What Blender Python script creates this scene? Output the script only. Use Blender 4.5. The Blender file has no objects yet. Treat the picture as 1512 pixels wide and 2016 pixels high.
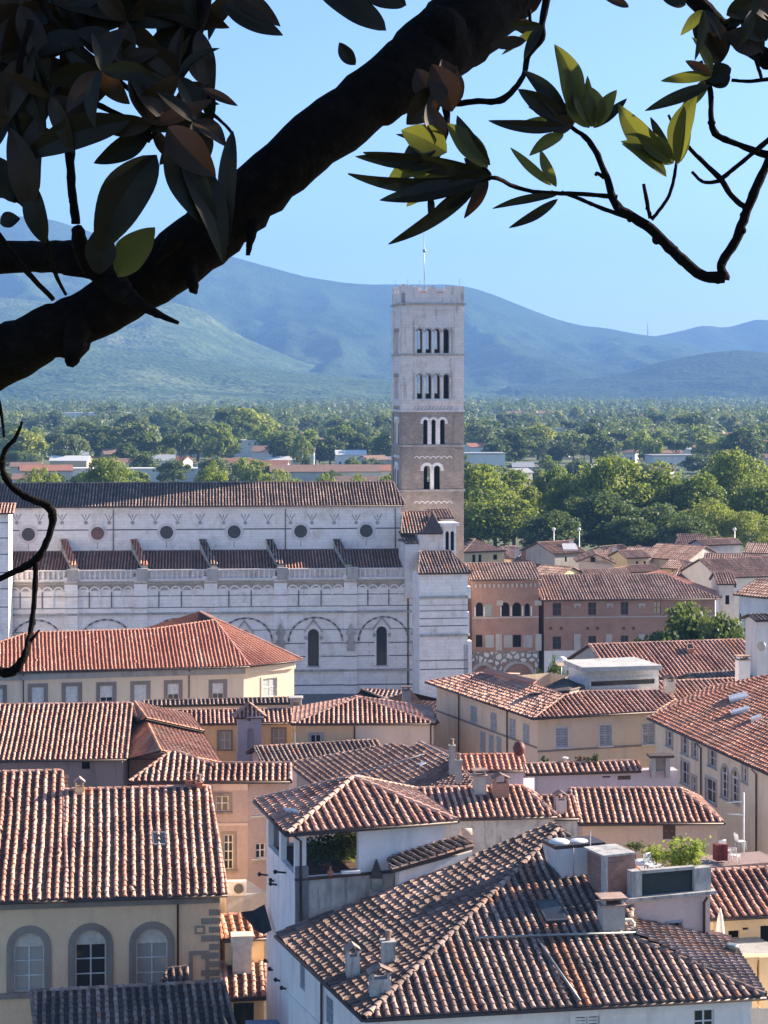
import bpy, math, random
import numpy as np
from mathutils import Vector, Matrix
random.seed(7); rng = np.random.default_rng(11)
R = math.radians
sc = bpy.context.scene
col = sc.collection
# ---------------- camera, sky, sun, exposure ----------------
F, CX, HY, CZ = 4000.0, 756.0, 760.0, 45.0      # focal length in photo pixels, principal column, horizon row, camera height
cd = bpy.data.cameras.new("camera"); cam = bpy.data.objects.new("camera", cd); col.objects.link(cam)
cam.location = (0, 0, CZ); cam.rotation_euler = (R(90), 0, 0)
cd.sensor_width = 36; cd.lens = F/2016*36; cd.shift_y = -(1008-HY)/2016
cd.clip_start = .1; cd.clip_end = 40000
sc.camera = cam
SUN_AZ, SUN_EL = 22.0, 22.5                      # degrees from +X towards +Y, elevation
w = bpy.data.worlds.new("World"); sc.world = w; w.use_nodes = True
nt = w.node_tree; bg = nt.nodes["Background"]
sky = nt.nodes.new("ShaderNodeTexSky"); sky.sky_type = 'NISHITA'; sky.sun_disc = False
sky.sun_elevation = R(SUN_EL); sky.sun_rotation = R(90-SUN_AZ); sky.altitude = 50
sky.air_density = .7; sky.dust_density = 1.0; sky.ozone_density = 4.0
nt.links.new(sky.outputs[0], bg.inputs[0]); bg.inputs[1].default_value = .071
sd = bpy.data.lights.new("sun", 'SUN'); sd.energy = 5.0; sd.angle = R(.5); sd.color = (1, .84, .67)
so = bpy.data.objects.new("sun", sd); col.objects.link(so)
sdir = Vector((math.cos(R(SUN_AZ))*math.cos(R(SUN_EL)), math.sin(R(SUN_AZ))*math.cos(R(SUN_EL)), math.sin(R(SUN_EL))))
so.rotation_euler = sdir.to_track_quat('Z', 'Y').to_euler()
sc.view_settings.view_transform = 'Standard'; sc.view_settings.look = 'None'
sc.view_settings.exposure = 1.95; sc.view_settings.gamma = 1
sc.cycles.max_bounces = 6; sc.cycles.diffuse_bounces = 3; sc.cycles.glossy_bounces = 2
sc.cycles.transmission_bounces = 3; sc.cycles.volume_bounces = 0; sc.cycles.transparent_max_bounces = 8
sc.cycles.use_denoising = True; sc.cycles.sample_clamp_indirect = 4

# ---------------- measuring: photo pixels -> places in the scene ----------------
def Z(px, py, z):
    Y = (CZ-z)*F/(py-HY); return Vector(((px-CX)/F*Y, Y, z))
def D(px, py, Y): return Vector(((px-CX)/F*Y, Y, CZ-(py-HY)/F*Y))
def hitW(A, B, px, py):
    k = (px-CX)/F; dx, dy = B.x-A.x, B.y-A.y
    t = (k*A.y-A.x)/(dx-k*dy); Y = A.y+t*dy
    return t*math.hypot(dx, dy), CZ-(py-HY)/F*Y
class Plane:                                     # roof plane rising from an eave line
    def __init__(s, A, B, slope, flip=False):
        s.A = A.copy(); d = Vector((B.x-A.x, B.y-A.y, 0)).normalized(); s.u = d
        s.up = Vector((-d.y, d.x, 0)) * (-1 if flip else 1); s.sl = slope
    def z(s, p): return s.A.z+s.sl*((p.x-s.A.x)*s.up.x+(p.y-s.A.y)*s.up.y)
    def __call__(s, px, py):
        k = (px-CX)/F; m = (py-HY)/F             # X=kY, z=CZ-mY
        Y = (CZ-s.A.z+s.sl*(s.A.x*s.up.x+s.A.y*s.up.y))/(m+s.sl*(k*s.up.x+s.up.y))
        return Vector((k*Y, Y, CZ-m*Y))
# ---------------- materials ----------------
MATS = {}
def newmat(name):
    m = bpy.data.materials.new(name); m.use_nodes = True
    return m, m.node_tree.nodes, m.node_tree.links, m.node_tree.nodes["Principled BSDF"]
def N(nodes, t, **k):
    n = nodes.new(t)
    for a, b in k.items(): setattr(n, a, b)
    return n
def rgba(c): return (c[0], c[1], c[2], 1)
def coordn(nodes, links, scale=(1, 1, 1)):
    g = N(nodes, "ShaderNodeNewGeometry"); mp = N(nodes, "ShaderNodeMapping")
    mp.inputs['Scale'].default_value = scale; links.new(g.outputs['Position'], mp.inputs['Vector']); return mp.outputs[0]
def noise(nodes, links, vec, scale, detail=4, rough=.6):
    n = N(nodes, "ShaderNodeTexNoise"); n.inputs['Scale'].default_value = scale
    n.inputs['Detail'].default_value = detail; n.inputs['Roughness'].default_value = rough
    links.new(vec, n.inputs['Vector']); return n.outputs['Fac']
def ramp(nodes, links, fac, stops, interp='LINEAR'):
    r = N(nodes, "ShaderNodeValToRGB"); cr = r.color_ramp; cr.interpolation = interp
    while len(cr.elements) < len(stops): cr.elements.new(.5)
    for e, (p, c) in zip(cr.elements, stops):
        e.position = p; e.color = rgba(c) if not isinstance(c, (int, float)) else (c, c, c, 1)
    links.new(fac, r.inputs[0]); return r.outputs[0]
def mix(nodes, links, fac, a, b, mode='MIX'):
    m = N(nodes, "ShaderNodeMix", data_type='RGBA', blend_type=mode)
    for s, v in ((m.inputs[0], fac), (m.inputs[6], a), (m.inputs[7], b)):
        if hasattr(v, 'links'): links.new(v, s)
        elif isinstance(v, (int, float)): s.default_value = v
        else: s.default_value = rgba(v)
    return m.outputs[2]
def bump(nodes, links, h, bsdf, st=.3, dist=.05):
    b = N(nodes, "ShaderNodeBump"); b.inputs['Strength'].default_value = st; b.inputs['Distance'].default_value = dist
    links.new(h, b.inputs['Height']); links.new(b.outputs[0], bsdf.inputs['Normal'])
def plaster(name, c, stain=.5, dark=None, sc_=1.0, rough=.9, lo=.42, hi=.7):
    if name in MATS: return MATS[name]
    m, n, l, b = newmat(name); v = coordn(n, l); vs = coordn(n, l, (1.3, 1.3, .22))
    dark = dark or tuple(x*.45 for x in c)
    f1 = ramp(n, l, noise(n, l, v, .35*sc_, 6, .65), [(lo, 0), (hi, 1)])
    f2 = ramp(n, l, noise(n, l, vs, 1.1*sc_, 5, .6), [(.5, 0), (.78, 1)])
    c1 = mix(n, l, f1, c, tuple(x*(1-.35*stain) for x in c))
    k = N(n, "ShaderNodeMath", operation='MULTIPLY'); l.new(f2, k.inputs[0]); k.inputs[1].default_value = min(1, stain*1.35)
    c2 = mix(n, l, k.outputs[0], c1, dark)
    fine = noise(n, l, v, 7, 3); c3 = mix(n, l, .18, c2, fine, 'OVERLAY')
    l.new(c3, b.inputs['Base Color']); b.inputs['Roughness'].default_value = rough
    b.inputs['Specular IOR Level'].default_value = .2
    bump(n, l, noise(n, l, v, 5, 4), b, .25, .03)
    MATS[name] = m; return m
def plain(name, c, rough=.6, metal=0, spec=.4):
    if name in MATS: return MATS[name]
    m, n, l, b = newmat(name); v = coordn(n, l)
    c1 = mix(n, l, ramp(n, l, noise(n, l, v, 3, 4), [(.35, 0), (.7, 1)]), c, tuple(x*.72 for x in c))
    l.new(c1, b.inputs['Base Color']); b.inputs['Roughness'].default_value = rough; b.inputs['Metallic'].default_value = metal
    b.inputs['Specular IOR Level'].default_value = spec
    MATS[name] = m; return m
def tilemat(name, stops, grime=.6, gcol=(.07, .06, .055), base=1.0, gs=.5):
    if name in MATS: return MATS[name]
    m, n, l, b = newmat(name); v = coordn(n, l)
    at = N(n, "ShaderNodeAttribute", attribute_name="tv")
    c = ramp(n, l, at.outputs['Fac'], [(p, tuple(x*base for x in q)) for p, q in stops])
    g = ramp(n, l, noise(n, l, v, gs, 5, .7), [(.42, 0), (.66, 1)])
    k = N(n, "ShaderNodeMath", operation='MULTIPLY'); l.new(g, k.inputs[0]); k.inputs[1].default_value = grime
    c = mix(n, l, k.outputs[0], c, gcol)
    sp = ramp(n, l, noise(n, l, v, 9, 3, .7), [(.45, 0), (.68, 1)])
    k2 = N(n, "ShaderNodeMath", operation='MULTIPLY'); l.new(sp, k2.inputs[0]); k2.inputs[1].default_value = .3
    c = mix(n, l, k2.outputs[0], c, tuple(x*.9 for x in gcol))
    sp = ramp(n, l, noise(n, l, v, 17, 2, .5), [(.62, 0), (.72, .25)])
    c = mix(n, l, sp, c, (.48, .40, .32))
    l.new(c, b.inputs['Base Color']); b.inputs['Roughness'].default_value = .85; b.inputs['Specular IOR Level'].default_value = .25
    bump(n, l, noise(n, l, v, 14, 3), b, .3, .02)
    MATS[name] = m; return m
OLD = [(0, (.18, .12, .10)), (.3, (.30, .205, .17)), (.6, (.40, .28, .235)), (.9, (.50, .37, .31)), (.97, (.52, .28, .18)), (1, (.52, .25, .15))]
PALE = [(0, (.38, .19, .14)), (.3, (.58, .305, .22)), (.65, (.70, .405, .305)), (.94, (.76, .50, .40)), (1, (.62, .32, .20))]
NEW = [(0, (.50, .20, .13)), (.5, (.62, .27, .175)), (.85, (.70, .35, .235)), (1, (.74, .46, .34))]
RED = [(0, (.25, .145, .115)), (.4, (.36, .215, .17)), (.75, (.46, .30, .245)), (1, (.52, .38, .32))]
T_PALE = tilemat("tile pale terracotta", PALE, .45)
T_OLD = tilemat("tile weathered terracotta", OLD, .75)
T_NEW = tilemat("tile new orange terracotta", NEW, .15, (.25, .09, .06))
T_RED = tilemat("tile red brown", RED, .55)
T_DARK = tilemat("tile dark weathered shaded", [(p, tuple(x*.62 for x in c)) for p, c in OLD], .8)  # darker copy of the weathered tiles; also carries shade on shadowed roofs
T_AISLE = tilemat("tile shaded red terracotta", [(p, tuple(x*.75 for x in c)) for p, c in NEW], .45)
T_RUST = tilemat('tile rusty terracotta', [(p, tuple(x*.85 for x in c)) for p, c in NEW], .6)
B_OLD = tilemat("flat tile weathered shaded", [(p, tuple(x*.22 for x in c)) for p, c in OLD], .85, (.05, .042, .04))  # pan colours darkened for dirt and for the shade between cover tiles
B_PALE = tilemat("flat tile pale shaded", [(p, tuple(x*.20 for x in c)) for p, c in PALE], .7, (.05, .04, .04))
B_NEW = tilemat("flat tile orange", [(p, tuple(x*.55 for x in c)) for p, c in NEW], .2, (.2, .07, .05))
B_RED = tilemat("flat tile red brown", [(p, tuple(x*.5 for x in c)) for p, c in RED], .6)
BASEOF = {T_PALE: B_PALE, T_OLD: B_OLD, T_NEW: B_NEW, T_RED: B_RED, T_DARK: B_OLD}
WOOD = plain("dark eave wood", (.07, .05, .042), .8)
GUT = plain("brown gutter metal", (.075, .055, .05), .5, .3)
ZINC = plain("grey zinc", (.30, .33, .33), .45, .5)
WHITE = plain("white paint", (.75, .75, .74), .6)
CREAMP = plain("cream paint", (.66, .62, .54), .6)
GREYP = plain("grey shutter paint", (.30, .34, .40), .6)
BROWNW = plain("brown shutter wood", (.13, .075, .05), .7)
BLACK = plain("black iron", (.02, .02, .022), .6)
DARK = plain("dark interior", (.012, .011, .012), .9, 0, .1)
STONE = plaster("grey pietra serena", (.30, .255, .215), .5)
SILL = plaster("pale stone", (.46, .43, .39), .4)
CEM = plaster("weathered cement", (.46, .45, .44), 1.0, (.06, .065, .075), 2.2)
WPL = plaster("white plaster", (.80, .77, .74), .35, (.38, .37, .37))
TERRA = plain("terracotta pot", (.42, .17, .10), .8)
BRICK = None
def mkglass():
    m, n, l, b = newmat("window glass"); b.inputs['Base Color'].default_value = (.025, .03, .035, 1)
    b.inputs['Roughness'].default_value = .08; b.inputs['Specular IOR Level'].default_value = .6; return m
GLASS = mkglass()
def mkglass2():
    m, n, l, b = newmat("window glass with curtain"); b.inputs['Base Color'].default_value = (.36, .355, .335, 1)
    b.inputs['Roughness'].default_value = .12; return m
GLASSC = mkglass2()
def brickmat(name, c1, c2, mortar, scale=1, bw=.32, bh=.09, grime=.5):
    m, n, l, b = newmat(name)
    g = N(n, "ShaderNodeNewGeometry"); sx = N(n, "ShaderNodeSeparateXYZ"); cb = N(n, "ShaderNodeCombineXYZ")
    l.new(g.outputs['Position'], sx.inputs[0]); ad = N(n, "ShaderNodeMath", operation='ADD')
    l.new(sx.outputs[0], ad.inputs[0]); l.new(sx.outputs[1], ad.inputs[1]); l.new(ad.outputs[0], cb.inputs[0]); l.new(sx.outputs[2], cb.inputs[1])
    bt = N(n, "ShaderNodeTexBrick"); l.new(cb.outputs[0], bt.inputs['Vector']); bt.inputs['Scale'].default_value = scale
    bt.inputs['Brick Width'].default_value = bw; bt.inputs['Row Height'].default_value = bh; bt.inputs['Mortar Size'].default_value = .012
    bt.inputs['Color1'].default_value = rgba(c1); bt.inputs['Color2'].default_value = rgba(c2); bt.inputs['Mortar'].default_value = rgba(mortar)
    v = coordn(n, l); f = ramp(n, l, noise(n, l, v, .5, 6, .7), [(.4, 0), (.7, 1)])
    k = N(n, "ShaderNodeMath", operation='MULTIPLY'); l.new(f, k.inputs[0]); k.inputs[1].default_value = grime
    c = mix(n, l, k.outputs[0], bt.outputs['Color'], tuple(x*.5 for x in c2))
    l.new(c, b.inputs['Base Color']); b.inputs['Roughness'].default_value = .9
    bump(n, l, noise(n, l, v, 4, 4), b, .3, .04); return m
BRICK = brickmat("red brick", (.40, .22, .155), (.33, .175, .125), (.34, .25, .20))
BRICKT = brickmat("brown tower brick", (.42, .35, .29), (.30, .245, .205), (.44, .39, .34), 1, .5, .16, .6)
def marble(name, c=(.70, .70, .72), stain=1.0, band=True):
    m, n, l, b = newmat(name); v = coordn(n, l); vs = coordn(n, l, (1, 1, .25))
    g = N(n, "ShaderNodeNewGeometry"); sx = N(n, "ShaderNodeSeparateXYZ"); cb = N(n, "ShaderNodeCombineXYZ")
    l.new(g.outputs['Position'], sx.inputs[0]); ad = N(n, "ShaderNodeMath", operation='ADD')
    l.new(sx.outputs[0], ad.inputs[0]); l.new(sx.outputs[1], ad.inputs[1]); l.new(ad.outputs[0], cb.inputs[0]); l.new(sx.outputs[2], cb.inputs[1])
    bt = N(n, "ShaderNodeTexBrick"); l.new(cb.outputs[0], bt.inputs['Vector']); bt.inputs['Scale'].default_value = 1
    bt.inputs['Brick Width'].default_value = 1.1; bt.inputs['Row Height'].default_value = .48; bt.inputs['Mortar Size'].default_value = .02
    bt.inputs['Color1'].default_value = rgba(c); bt.inputs['Color2'].default_value = rgba(tuple(x*.9 for x in c)); bt.inputs['Mortar'].default_value = rgba(tuple(x*.78 for x in c))
    f = ramp(n, l, noise(n, l, v, .45, 7, .72), [(.52, 0), (.74, 1)])
    f2 = ramp(n, l, noise(n, l, vs, 1.4, 5, .65), [(.55, 0), (.75, 1)])
    c1 = mix(n, l, f, bt.outputs['Color'], (c[0]*.68, c[1]*.62, c[2]*.55))
    k = N(n, "ShaderNodeMath", operation='MULTIPLY'); l.new(f2, k.inputs[0]); k.inputs[1].default_value = .55*stain
    c1 = mix(n, l, k.outputs[0], c1, (.2, .19, .18))
    l.new(c1, b.inputs['Base Color']); b.inputs['Roughness'].default_value = .75
    bump(n, l, noise(n, l, v, 3, 4), b, .25, .05); return m
MARB = marble("white cathedral marble", (.95, .885, .845), .6); MARBT = marble("tower marble", (.78, .72, .69), 1.2)
MARBD = plaster("dark green marble", (.12, .125, .14), .5); MARBG = plaster("grey weathered marble", (.47, .44, .41), .8)
# ---------------- mesh builder ----------------
class MB:
    def __init__(s): s.V = []; s.n = 0; s.L = []; s.S = []; s.M = []; s.T = []; s.H = []
    def raw(s, V, Fc, mat=0, tv=None, sm=False):
        V = np.asarray(V, float).reshape(-1, 3); Fc = np.asarray(Fc, int)
        s.V.append(V); s.L.append((Fc+s.n).ravel()); s.S.append(np.full(len(Fc), Fc.shape[1])); s.n += len(V)
        s.M.append(np.full(len(Fc), mat)); s.H.append(np.full(len(Fc), sm)); s.T.append(rng.random(len(Fc)) if tv is None else np.broadcast_to(np.asarray(tv, float), (len(Fc),)))
        return s
    def poly(s, pts, mat=0, tv=None): return s.raw([tuple(p) for p in pts], [list(range(len(pts)))], mat, tv)
    def box(s, c, d, rot=0, mat=0, taper=1.0):
        c = Vector(c); x = Vector((math.cos(rot), math.sin(rot), 0))*d[0]/2; y = Vector((-math.sin(rot), math.cos(rot), 0))*d[1]/2; z = Vector((0, 0, d[2]/2))
        V = [c+a*x*(taper if e > 0 else 1)+b*y*(taper if e > 0 else 1)+e*z for e in (-1, 1) for b in (-1, 1) for a in (-1, 1)]
        return s.raw([tuple(v) for v in V], [(0, 2, 3, 1), (4, 5, 7, 6), (0, 1, 5, 4), (1, 3, 7, 5), (3, 2, 6, 7), (2, 0, 4, 6)], mat)
    def obox(s, o, u, v, w, mat=0):       # box from a corner and three edge vectors
        V = [o+a*u+b*v+c*w for c in (0, 1) for b in (0, 1) for a in (0, 1)]
        return s.raw([tuple(q) for q in V], [(0, 2, 3, 1), (4, 5, 7, 6), (0, 1, 5, 4), (1, 3, 7, 5), (3, 2, 6, 7), (2, 0, 4, 6)], mat)
    def prism(s, pts, vec, mat=0):        # closed prism from a planar outline
        n = len(pts); vec = Vector(vec); s.poly(pts, mat); s.poly([p+vec for p in reversed(pts)], mat)
        for i in range(n): j = (i+1) % n; s.poly([pts[j], pts[i], pts[i]+vec, pts[j]+vec], mat)
        return s
    def tube(s, path, rad, n=8, mat=0, cap=True):
        path = [Vector(p) for p in path]; rad = [rad]*len(path) if isinstance(rad, (int, float)) else rad
        V = []; t0 = None; a = None
        for i, p in enumerate(path):
            t = (path[min(i+1, len(path)-1)]-path[max(i-1, 0)]).normalized()
            if a is None: a = t.orthogonal().normalized()
            else: a = (a-t*a.dot(t)).normalized()
            b = t.cross(a)
            for k in range(n):
                q = 2*math.pi*k/n; V.append(p+(a*math.cos(q)+b*math.sin(q))*rad[i])
        Fc = [(i*n+k, i*n+(k+1) % n, (i+1)*n+(k+1) % n, (i+1)*n+k) for i in range(len(path)-1) for k in range(n)]
        base = s.n; s.raw([tuple(v) for v in V], Fc, mat, None, n > 4)
        if cap:
            m = len(path)-1
            for o, rv in ((0, True), (m*n, False)):
                idx = list(range(o, o+n)); idx = idx[::-1] if rv else idx
                s.L.append(np.array(idx)+base); s.S.append(np.array([n])); s.H.append(np.array([False])); s.M.append(np.array([mat])); s.T.append(np.array([.5]))
        return s
    def lathe(s, c, prof, n=16, mat=0):
        return s.tube([Vector(c)+Vector((0, 0, h)) for r, h in prof], [r for r, h in prof], n, mat)
    def ball(s, c, r, n=10, mat=0, sq=1):
        return s.lathe(c, [(max(r*math.sin(math.pi*k/6), r*.02), -r*sq*math.cos(math.pi*k/6)) for k in range(7)], n, mat)
    def build(s, name, mats, parent=None, smooth=False, loc=None):
        V = np.concatenate(s.V) if s.V else np.zeros((0, 3)); L = np.concatenate(s.L); S = np.concatenate(s.S)
        if parent is not None: off = np.array(rootloc(parent))
        else:
            if loc is None: loc = ((V[:, 0].min()+V[:, 0].max())/2, (V[:, 1].min()+V[:, 1].max())/2, V[:, 2].min())
            off = np.array(loc)
        me = bpy.data.meshes.new(name); me.vertices.add(len(V)); me.vertices.foreach_set("co", (V-off).ravel())
        me.loops.add(len(L)); me.loops.foreach_set("vertex_index", L.astype(np.int32))
        me.polygons.add(len(S)); me.polygons.foreach_set("loop_start", np.concatenate([[0], np.cumsum(S)[:-1]]).astype(np.int32))
        me.polygons.foreach_set("material_index", np.concatenate(s.M).astype(np.int32))
        me.polygons.foreach_set("use_smooth", np.ones(len(S), bool) if smooth else np.concatenate(s.H))
        me.update(calc_edges=True)
        at = me.attributes.new('tv', 'FLOAT', 'FACE'); at.data.foreach_set('value', np.concatenate(s.T).astype(np.float32))
        for m in (mats if isinstance(mats, (list, tuple)) else [mats]): me.materials.append(m)
        o = bpy.data.objects.new(name, me); col.objects.link(o)
        if parent is not None: o.parent = parent
        else: o.location = loc
        return o
def rootloc(o):
    while o.parent is not None: o = o.parent
    return o.location
def tag(o, label=None, cat=None, group=None, kind=None):
    for k, v in (('label', label), ('category', cat), ('group', group), ('kind', kind)):
        if v: o[k] = v
    return o
def thing(name, loc, label, cat, group=None):
    o = bpy.data.objects.new(name, None); col.objects.link(o); o.location = loc; o.empty_display_size = .3
    return tag(o, label, cat, group)
# ---------------- roofs ----------------
def tiles(mb, poly, u, pitch=.4, tl=.42, rad=.1, mat=0, prof=5, strips=(), bias=0, sag=.015):
    n = Vector((0, 0, 0))
    for i in range(len(poly)):
        a, b = poly[i], poly[(i+1) % len(poly)]
        n += Vector(((a.y-b.y)*(a.z+b.z), (a.z-b.z)*(a.x+b.x), (a.x-b.x)*(a.y+b.y)))
    if n.length < 1e-6: return
    n.normalize(); n = -n if n.z < 0 else n
    u = (u-n*u.dot(n)).normalized(); v = n.cross(u); v = -v if v.z < 0 else v; o = poly[0]
    P = [((p-o).dot(u), (p-o).dot(v)) for p in poly]
    um, uM = min(p[0] for p in P), max(p[0] for p in P)
    rows = []
    ph = random.random()*6; vM = max(p[1] for p in P)
    pat = [(a_, a_+random.uniform(.8, 3.2), b_, b_+random.uniform(1, 5), random.choice((-.35, -.25, .2, .3))) for a_, b_ in ((random.uniform(um, uM), random.uniform(0, vM)) for _ in range(int((uM-um)*vM/22)))]
    for uc in np.arange(um+pitch*.5, uM-rad*.6, pitch):
        xs = []
        for i in range(len(P)):
            (a, b), (c, d) = P[i], P[(i+1) % len(P)]
            if (a <= uc < c) or (c <= uc < a): xs.append(b+(d-b)*(uc-a)/(c-a))
        xs.sort(); cj = random.gauss(0, sag)
        ct = random.random()
        st = next((q for (s0, s1, q) in strips if s0 <= uc-um < s1), None)
        for v0, v1 in zip(xs[::2], xs[1::2]):
            if v1-v0 < .15: continue
            k = 0; a = v0-.05+random.uniform(-.03, .03)
            while a < v1-.1:
                b = min(a+tl*1.12, v1)
                t = (ct*.5+random.random()*.5 if random.random() < .96 else random.random()) if st is None else st+random.uniform(-.04, .04)
                t += sum(q[4] for q in pat if q[0] < uc < q[1] and q[2] < a < q[3]) if st is None else 0; slip = random.random() < .012
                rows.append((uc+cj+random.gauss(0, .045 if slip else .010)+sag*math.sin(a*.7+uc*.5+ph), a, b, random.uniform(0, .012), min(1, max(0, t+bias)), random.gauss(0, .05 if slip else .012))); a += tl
    if not rows: return
    T = np.array(rows); m = len(T); th = np.linspace(0, math.pi, prof)
    X = -np.cos(th)*rad; H = np.sin(th)*rad*1.05
    U, Vv, Nn, O = (np.array(q) for q in (u, v, n, o))
    def ring(vc, s, lift):
        uu = T[:, 0:1]+X[None]*s+T[:, 5:6]*(1 if s < 1 else -1); hh = H[None]*s+lift+T[:, 3:4]
        return O+uu[..., None]*U+vc[:, None, None]*Vv+hh[..., None]*Nn
    A = ring(T[:, 1], 1.0, .036); B = ring(T[:, 2], .86, .004)
    V = np.concatenate([A, B], 1).reshape(-1, 3); i0 = np.arange(m)*2*prof
    q = [np.stack([i0+k, i0+k+1, i0+prof+k+1, i0+prof+k], 1) for k in range(prof-1)]
    base = mb.n
    mb.raw(V, np.concatenate(q), mat, np.tile(T[:, 4], prof-1), True)
    if prof == 5:
        hw = (pitch-rad*1.5)/2; uu = T[:, 0]+pitch/2
        P6 = np.stack([O+uu_[:, None]*U+vv_[:, None]*Vv+hh_*Nn for uu_, vv_, hh_ in ((uu-hw, T[:, 1], .0), (uu+hw, T[:, 1], .0), (uu-hw, T[:, 1], .038), (uu+hw, T[:, 1], .038), (uu-hw, T[:, 2], .004), (uu+hw, T[:, 2], .004))], 1)
        j0 = np.arange(m)*6; ok = uu+hw < uM-.02
        mb.raw(P6.reshape(-1, 3), np.concatenate([np.stack([j0+2, j0+3, j0+5, j0+4], 1)[ok], np.stack([j0, j0+1, j0+3, j0+2], 1)[ok]]), 0, np.tile(T[ok, 4], 2))
    cap = np.stack([i0+k for k in range(prof)], 1)
    mb.L.append((cap+base).ravel()); mb.S.append(np.full(m, prof)); mb.H.append(np.full(m, False)); mb.M.append(np.full(m, mat)); mb.T.append(T[:, 4]*.5)
def ridgecap(mb, a, b, r=.14, mat=0, seg=.45, val=None):
    d = b-a; L = d.length; n = max(1, int(L/seg)); t = d/L; up = Vector((0, 0, 1)); sd_ = t.cross(up).normalized(); nn = sd_.cross(t)
    V = []; Fc = []; tv = []
    for k in range(n):
        p0 = a+d*(k/n); p1 = a+d*((k+1.12)/n) if k < n-1 else b; w = random.random() if val is None else val+random.uniform(-.1, .1)
        for p, s, lf in ((p0, 1, .03), (p1, .85, .0)):
            for q in range(6):
                an = math.pi*q/5; V.append(p+sd_*(-math.cos(an)*r*s)+nn*(math.sin(an)*r*s*.9+lf-.01))
        o = k*12; Fc += [(o+q, o+q+1, o+7+q, o+6+q) for q in range(5)]; tv += [w]*5
    mb.raw([tuple(x) for x in V], Fc, mat, np.clip(tv, 0, 1), True)
def roof(root, planes, tile=None, pitch=.4, tl=.42, rad=None, prof=5, th=.16, caps=True, name='roof', strips={}, gut=True, bias=0, capr=.13, verge=True, capval=None):
    """planes: list of (outline, eave direction index pair) ; outline's first two points are its eave"""
    tile = tile or T_OLD; rad = rad or pitch*.25
    mb = MB(); edges = {}; dz = Vector((0, 0, -th))
    key = lambda p: (round(p.x, 2), round(p.y, 2), round(p.z, 2))
    for i, pl in enumerate(planes):
        mb.poly(pl, 0, .35); mb.poly([p+dz for p in reversed(pl)], 2)
        for j in range(len(pl)):
            a, b = pl[j], pl[(j+1) % len(pl)]; k = tuple(sorted((key(a), key(b))))
            edges.setdefault(k, []).append((a, b, j))
        tiles(mb, pl, pl[1]-pl[0], pitch, tl, rad, 1, prof, strips.get(i, ()), bias[i] if isinstance(bias, (list, tuple)) else bias)
    gms = []
    for k, es in edges.items():
        a, b, j = es[0]
        if len(es) == 1:
            mb.poly([a, a+dz, b+dz, b], 2)
            if abs(a.z-b.z) < .05 and j == 0:
                if gut:
                    off = Vector(((b-a).y, -(b-a).x, 0)).normalized()
                    gms.append(MB().tube([a+off*.07+dz*.5, b+off*.07+dz*.5], .085, 6))
            elif verge and abs(a.z-b.z) > .05: ridgecap(mb, a if a.z < b.z else b, b if a.z < b.z else a, capr*.8, 1, val=capval)
            elif verge and j > 0: ridgecap(mb, a, b, capr, 1)
        elif caps: ridgecap(mb, a if a.z < b.z else b, b if a.z < b.z else a, capr, 1, val=capval)
    o = mb.build(name, [BASEOF.get(tile, B_OLD), tile, WOOD], root)
    for gm in gms: gm.build('gutter', GUT, o)
    return o
# ---------------- walls and windows ----------------
def wall(mb, P0, P1, z0, z1, holes=(), mat=0, depth=.22, top=None, rmat=None):
    """wall face P0->P1 (left to right seen from outside) with real openings (u0,z0,u1,z1,arch)"""
    d = Vector((P1.x-P0.x, P1.y-P0.y, 0)); L = d.length; u = d/L; out = Vector((u.y, -u.x, 0))
    pt = lambda a, z, k=0: Vector((P0.x, P0.y, 0))+u*a+Vector((0, 0, z))-out*k
    us = sorted({0, L} | {h[0] for h in holes} | {h[2] for h in holes}); zs = sorted({z0, z1} | {h[1] for h in holes} | {h[3] for h in holes})
    for i in range(len(us)-1):
        run = None
        for j in range(len(zs)-1):
            um, zm = (us[i]+us[i+1])/2, (zs[j]+zs[j+1])/2
            inh = any(h[0] < um < h[2] and h[1] < zm < h[3] for h in holes)
            if not inh and 0 <= um <= L and z0 <= zm <= z1:
                mb.poly([pt(us[i], zs[j]), pt(us[i+1], zs[j]), pt(us[i+1], zs[j+1]), pt(us[i], zs[j+1])], mat)
    rm = mat if rmat is None else rmat
    for h in holes:
        a, b, c, e = h[:4]
        if len(h) > 4 and h[4]:
            r = (c-a)/2; n = 10; cz = e-r
            arc = [(a+r-r*math.cos(math.pi*k/n), cz+r*math.sin(math.pi*k/n)) for k in range(n+1)]
            for k in range(n):
                (x0, y0), (x1, y1) = arc[k], arc[k+1]
                mb.poly([pt(x0, y0), pt(x1, y1), pt(x1, e), pt(x0, e)], mat); mb.poly([pt(x1, y1), pt(x0, y0), pt(x0, y0, depth), pt(x1, y1, depth)], rm)
            e2 = cz
        else: e2 = e; mb.poly([pt(c, e), pt(a, e), pt(a, e, depth), pt(c, e, depth)], rm)
        mb.poly([pt(a, e2), pt(a, b), pt(a, b, depth), pt(a, e2, depth)], rm)
        mb.poly([pt(c, b), pt(c, e2), pt(c, e2, depth), pt(c, b, depth)], rm)
        mb.poly([pt(a, b), pt(c, b), pt(c, b, depth), pt(a, b, depth)], rm)
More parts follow.
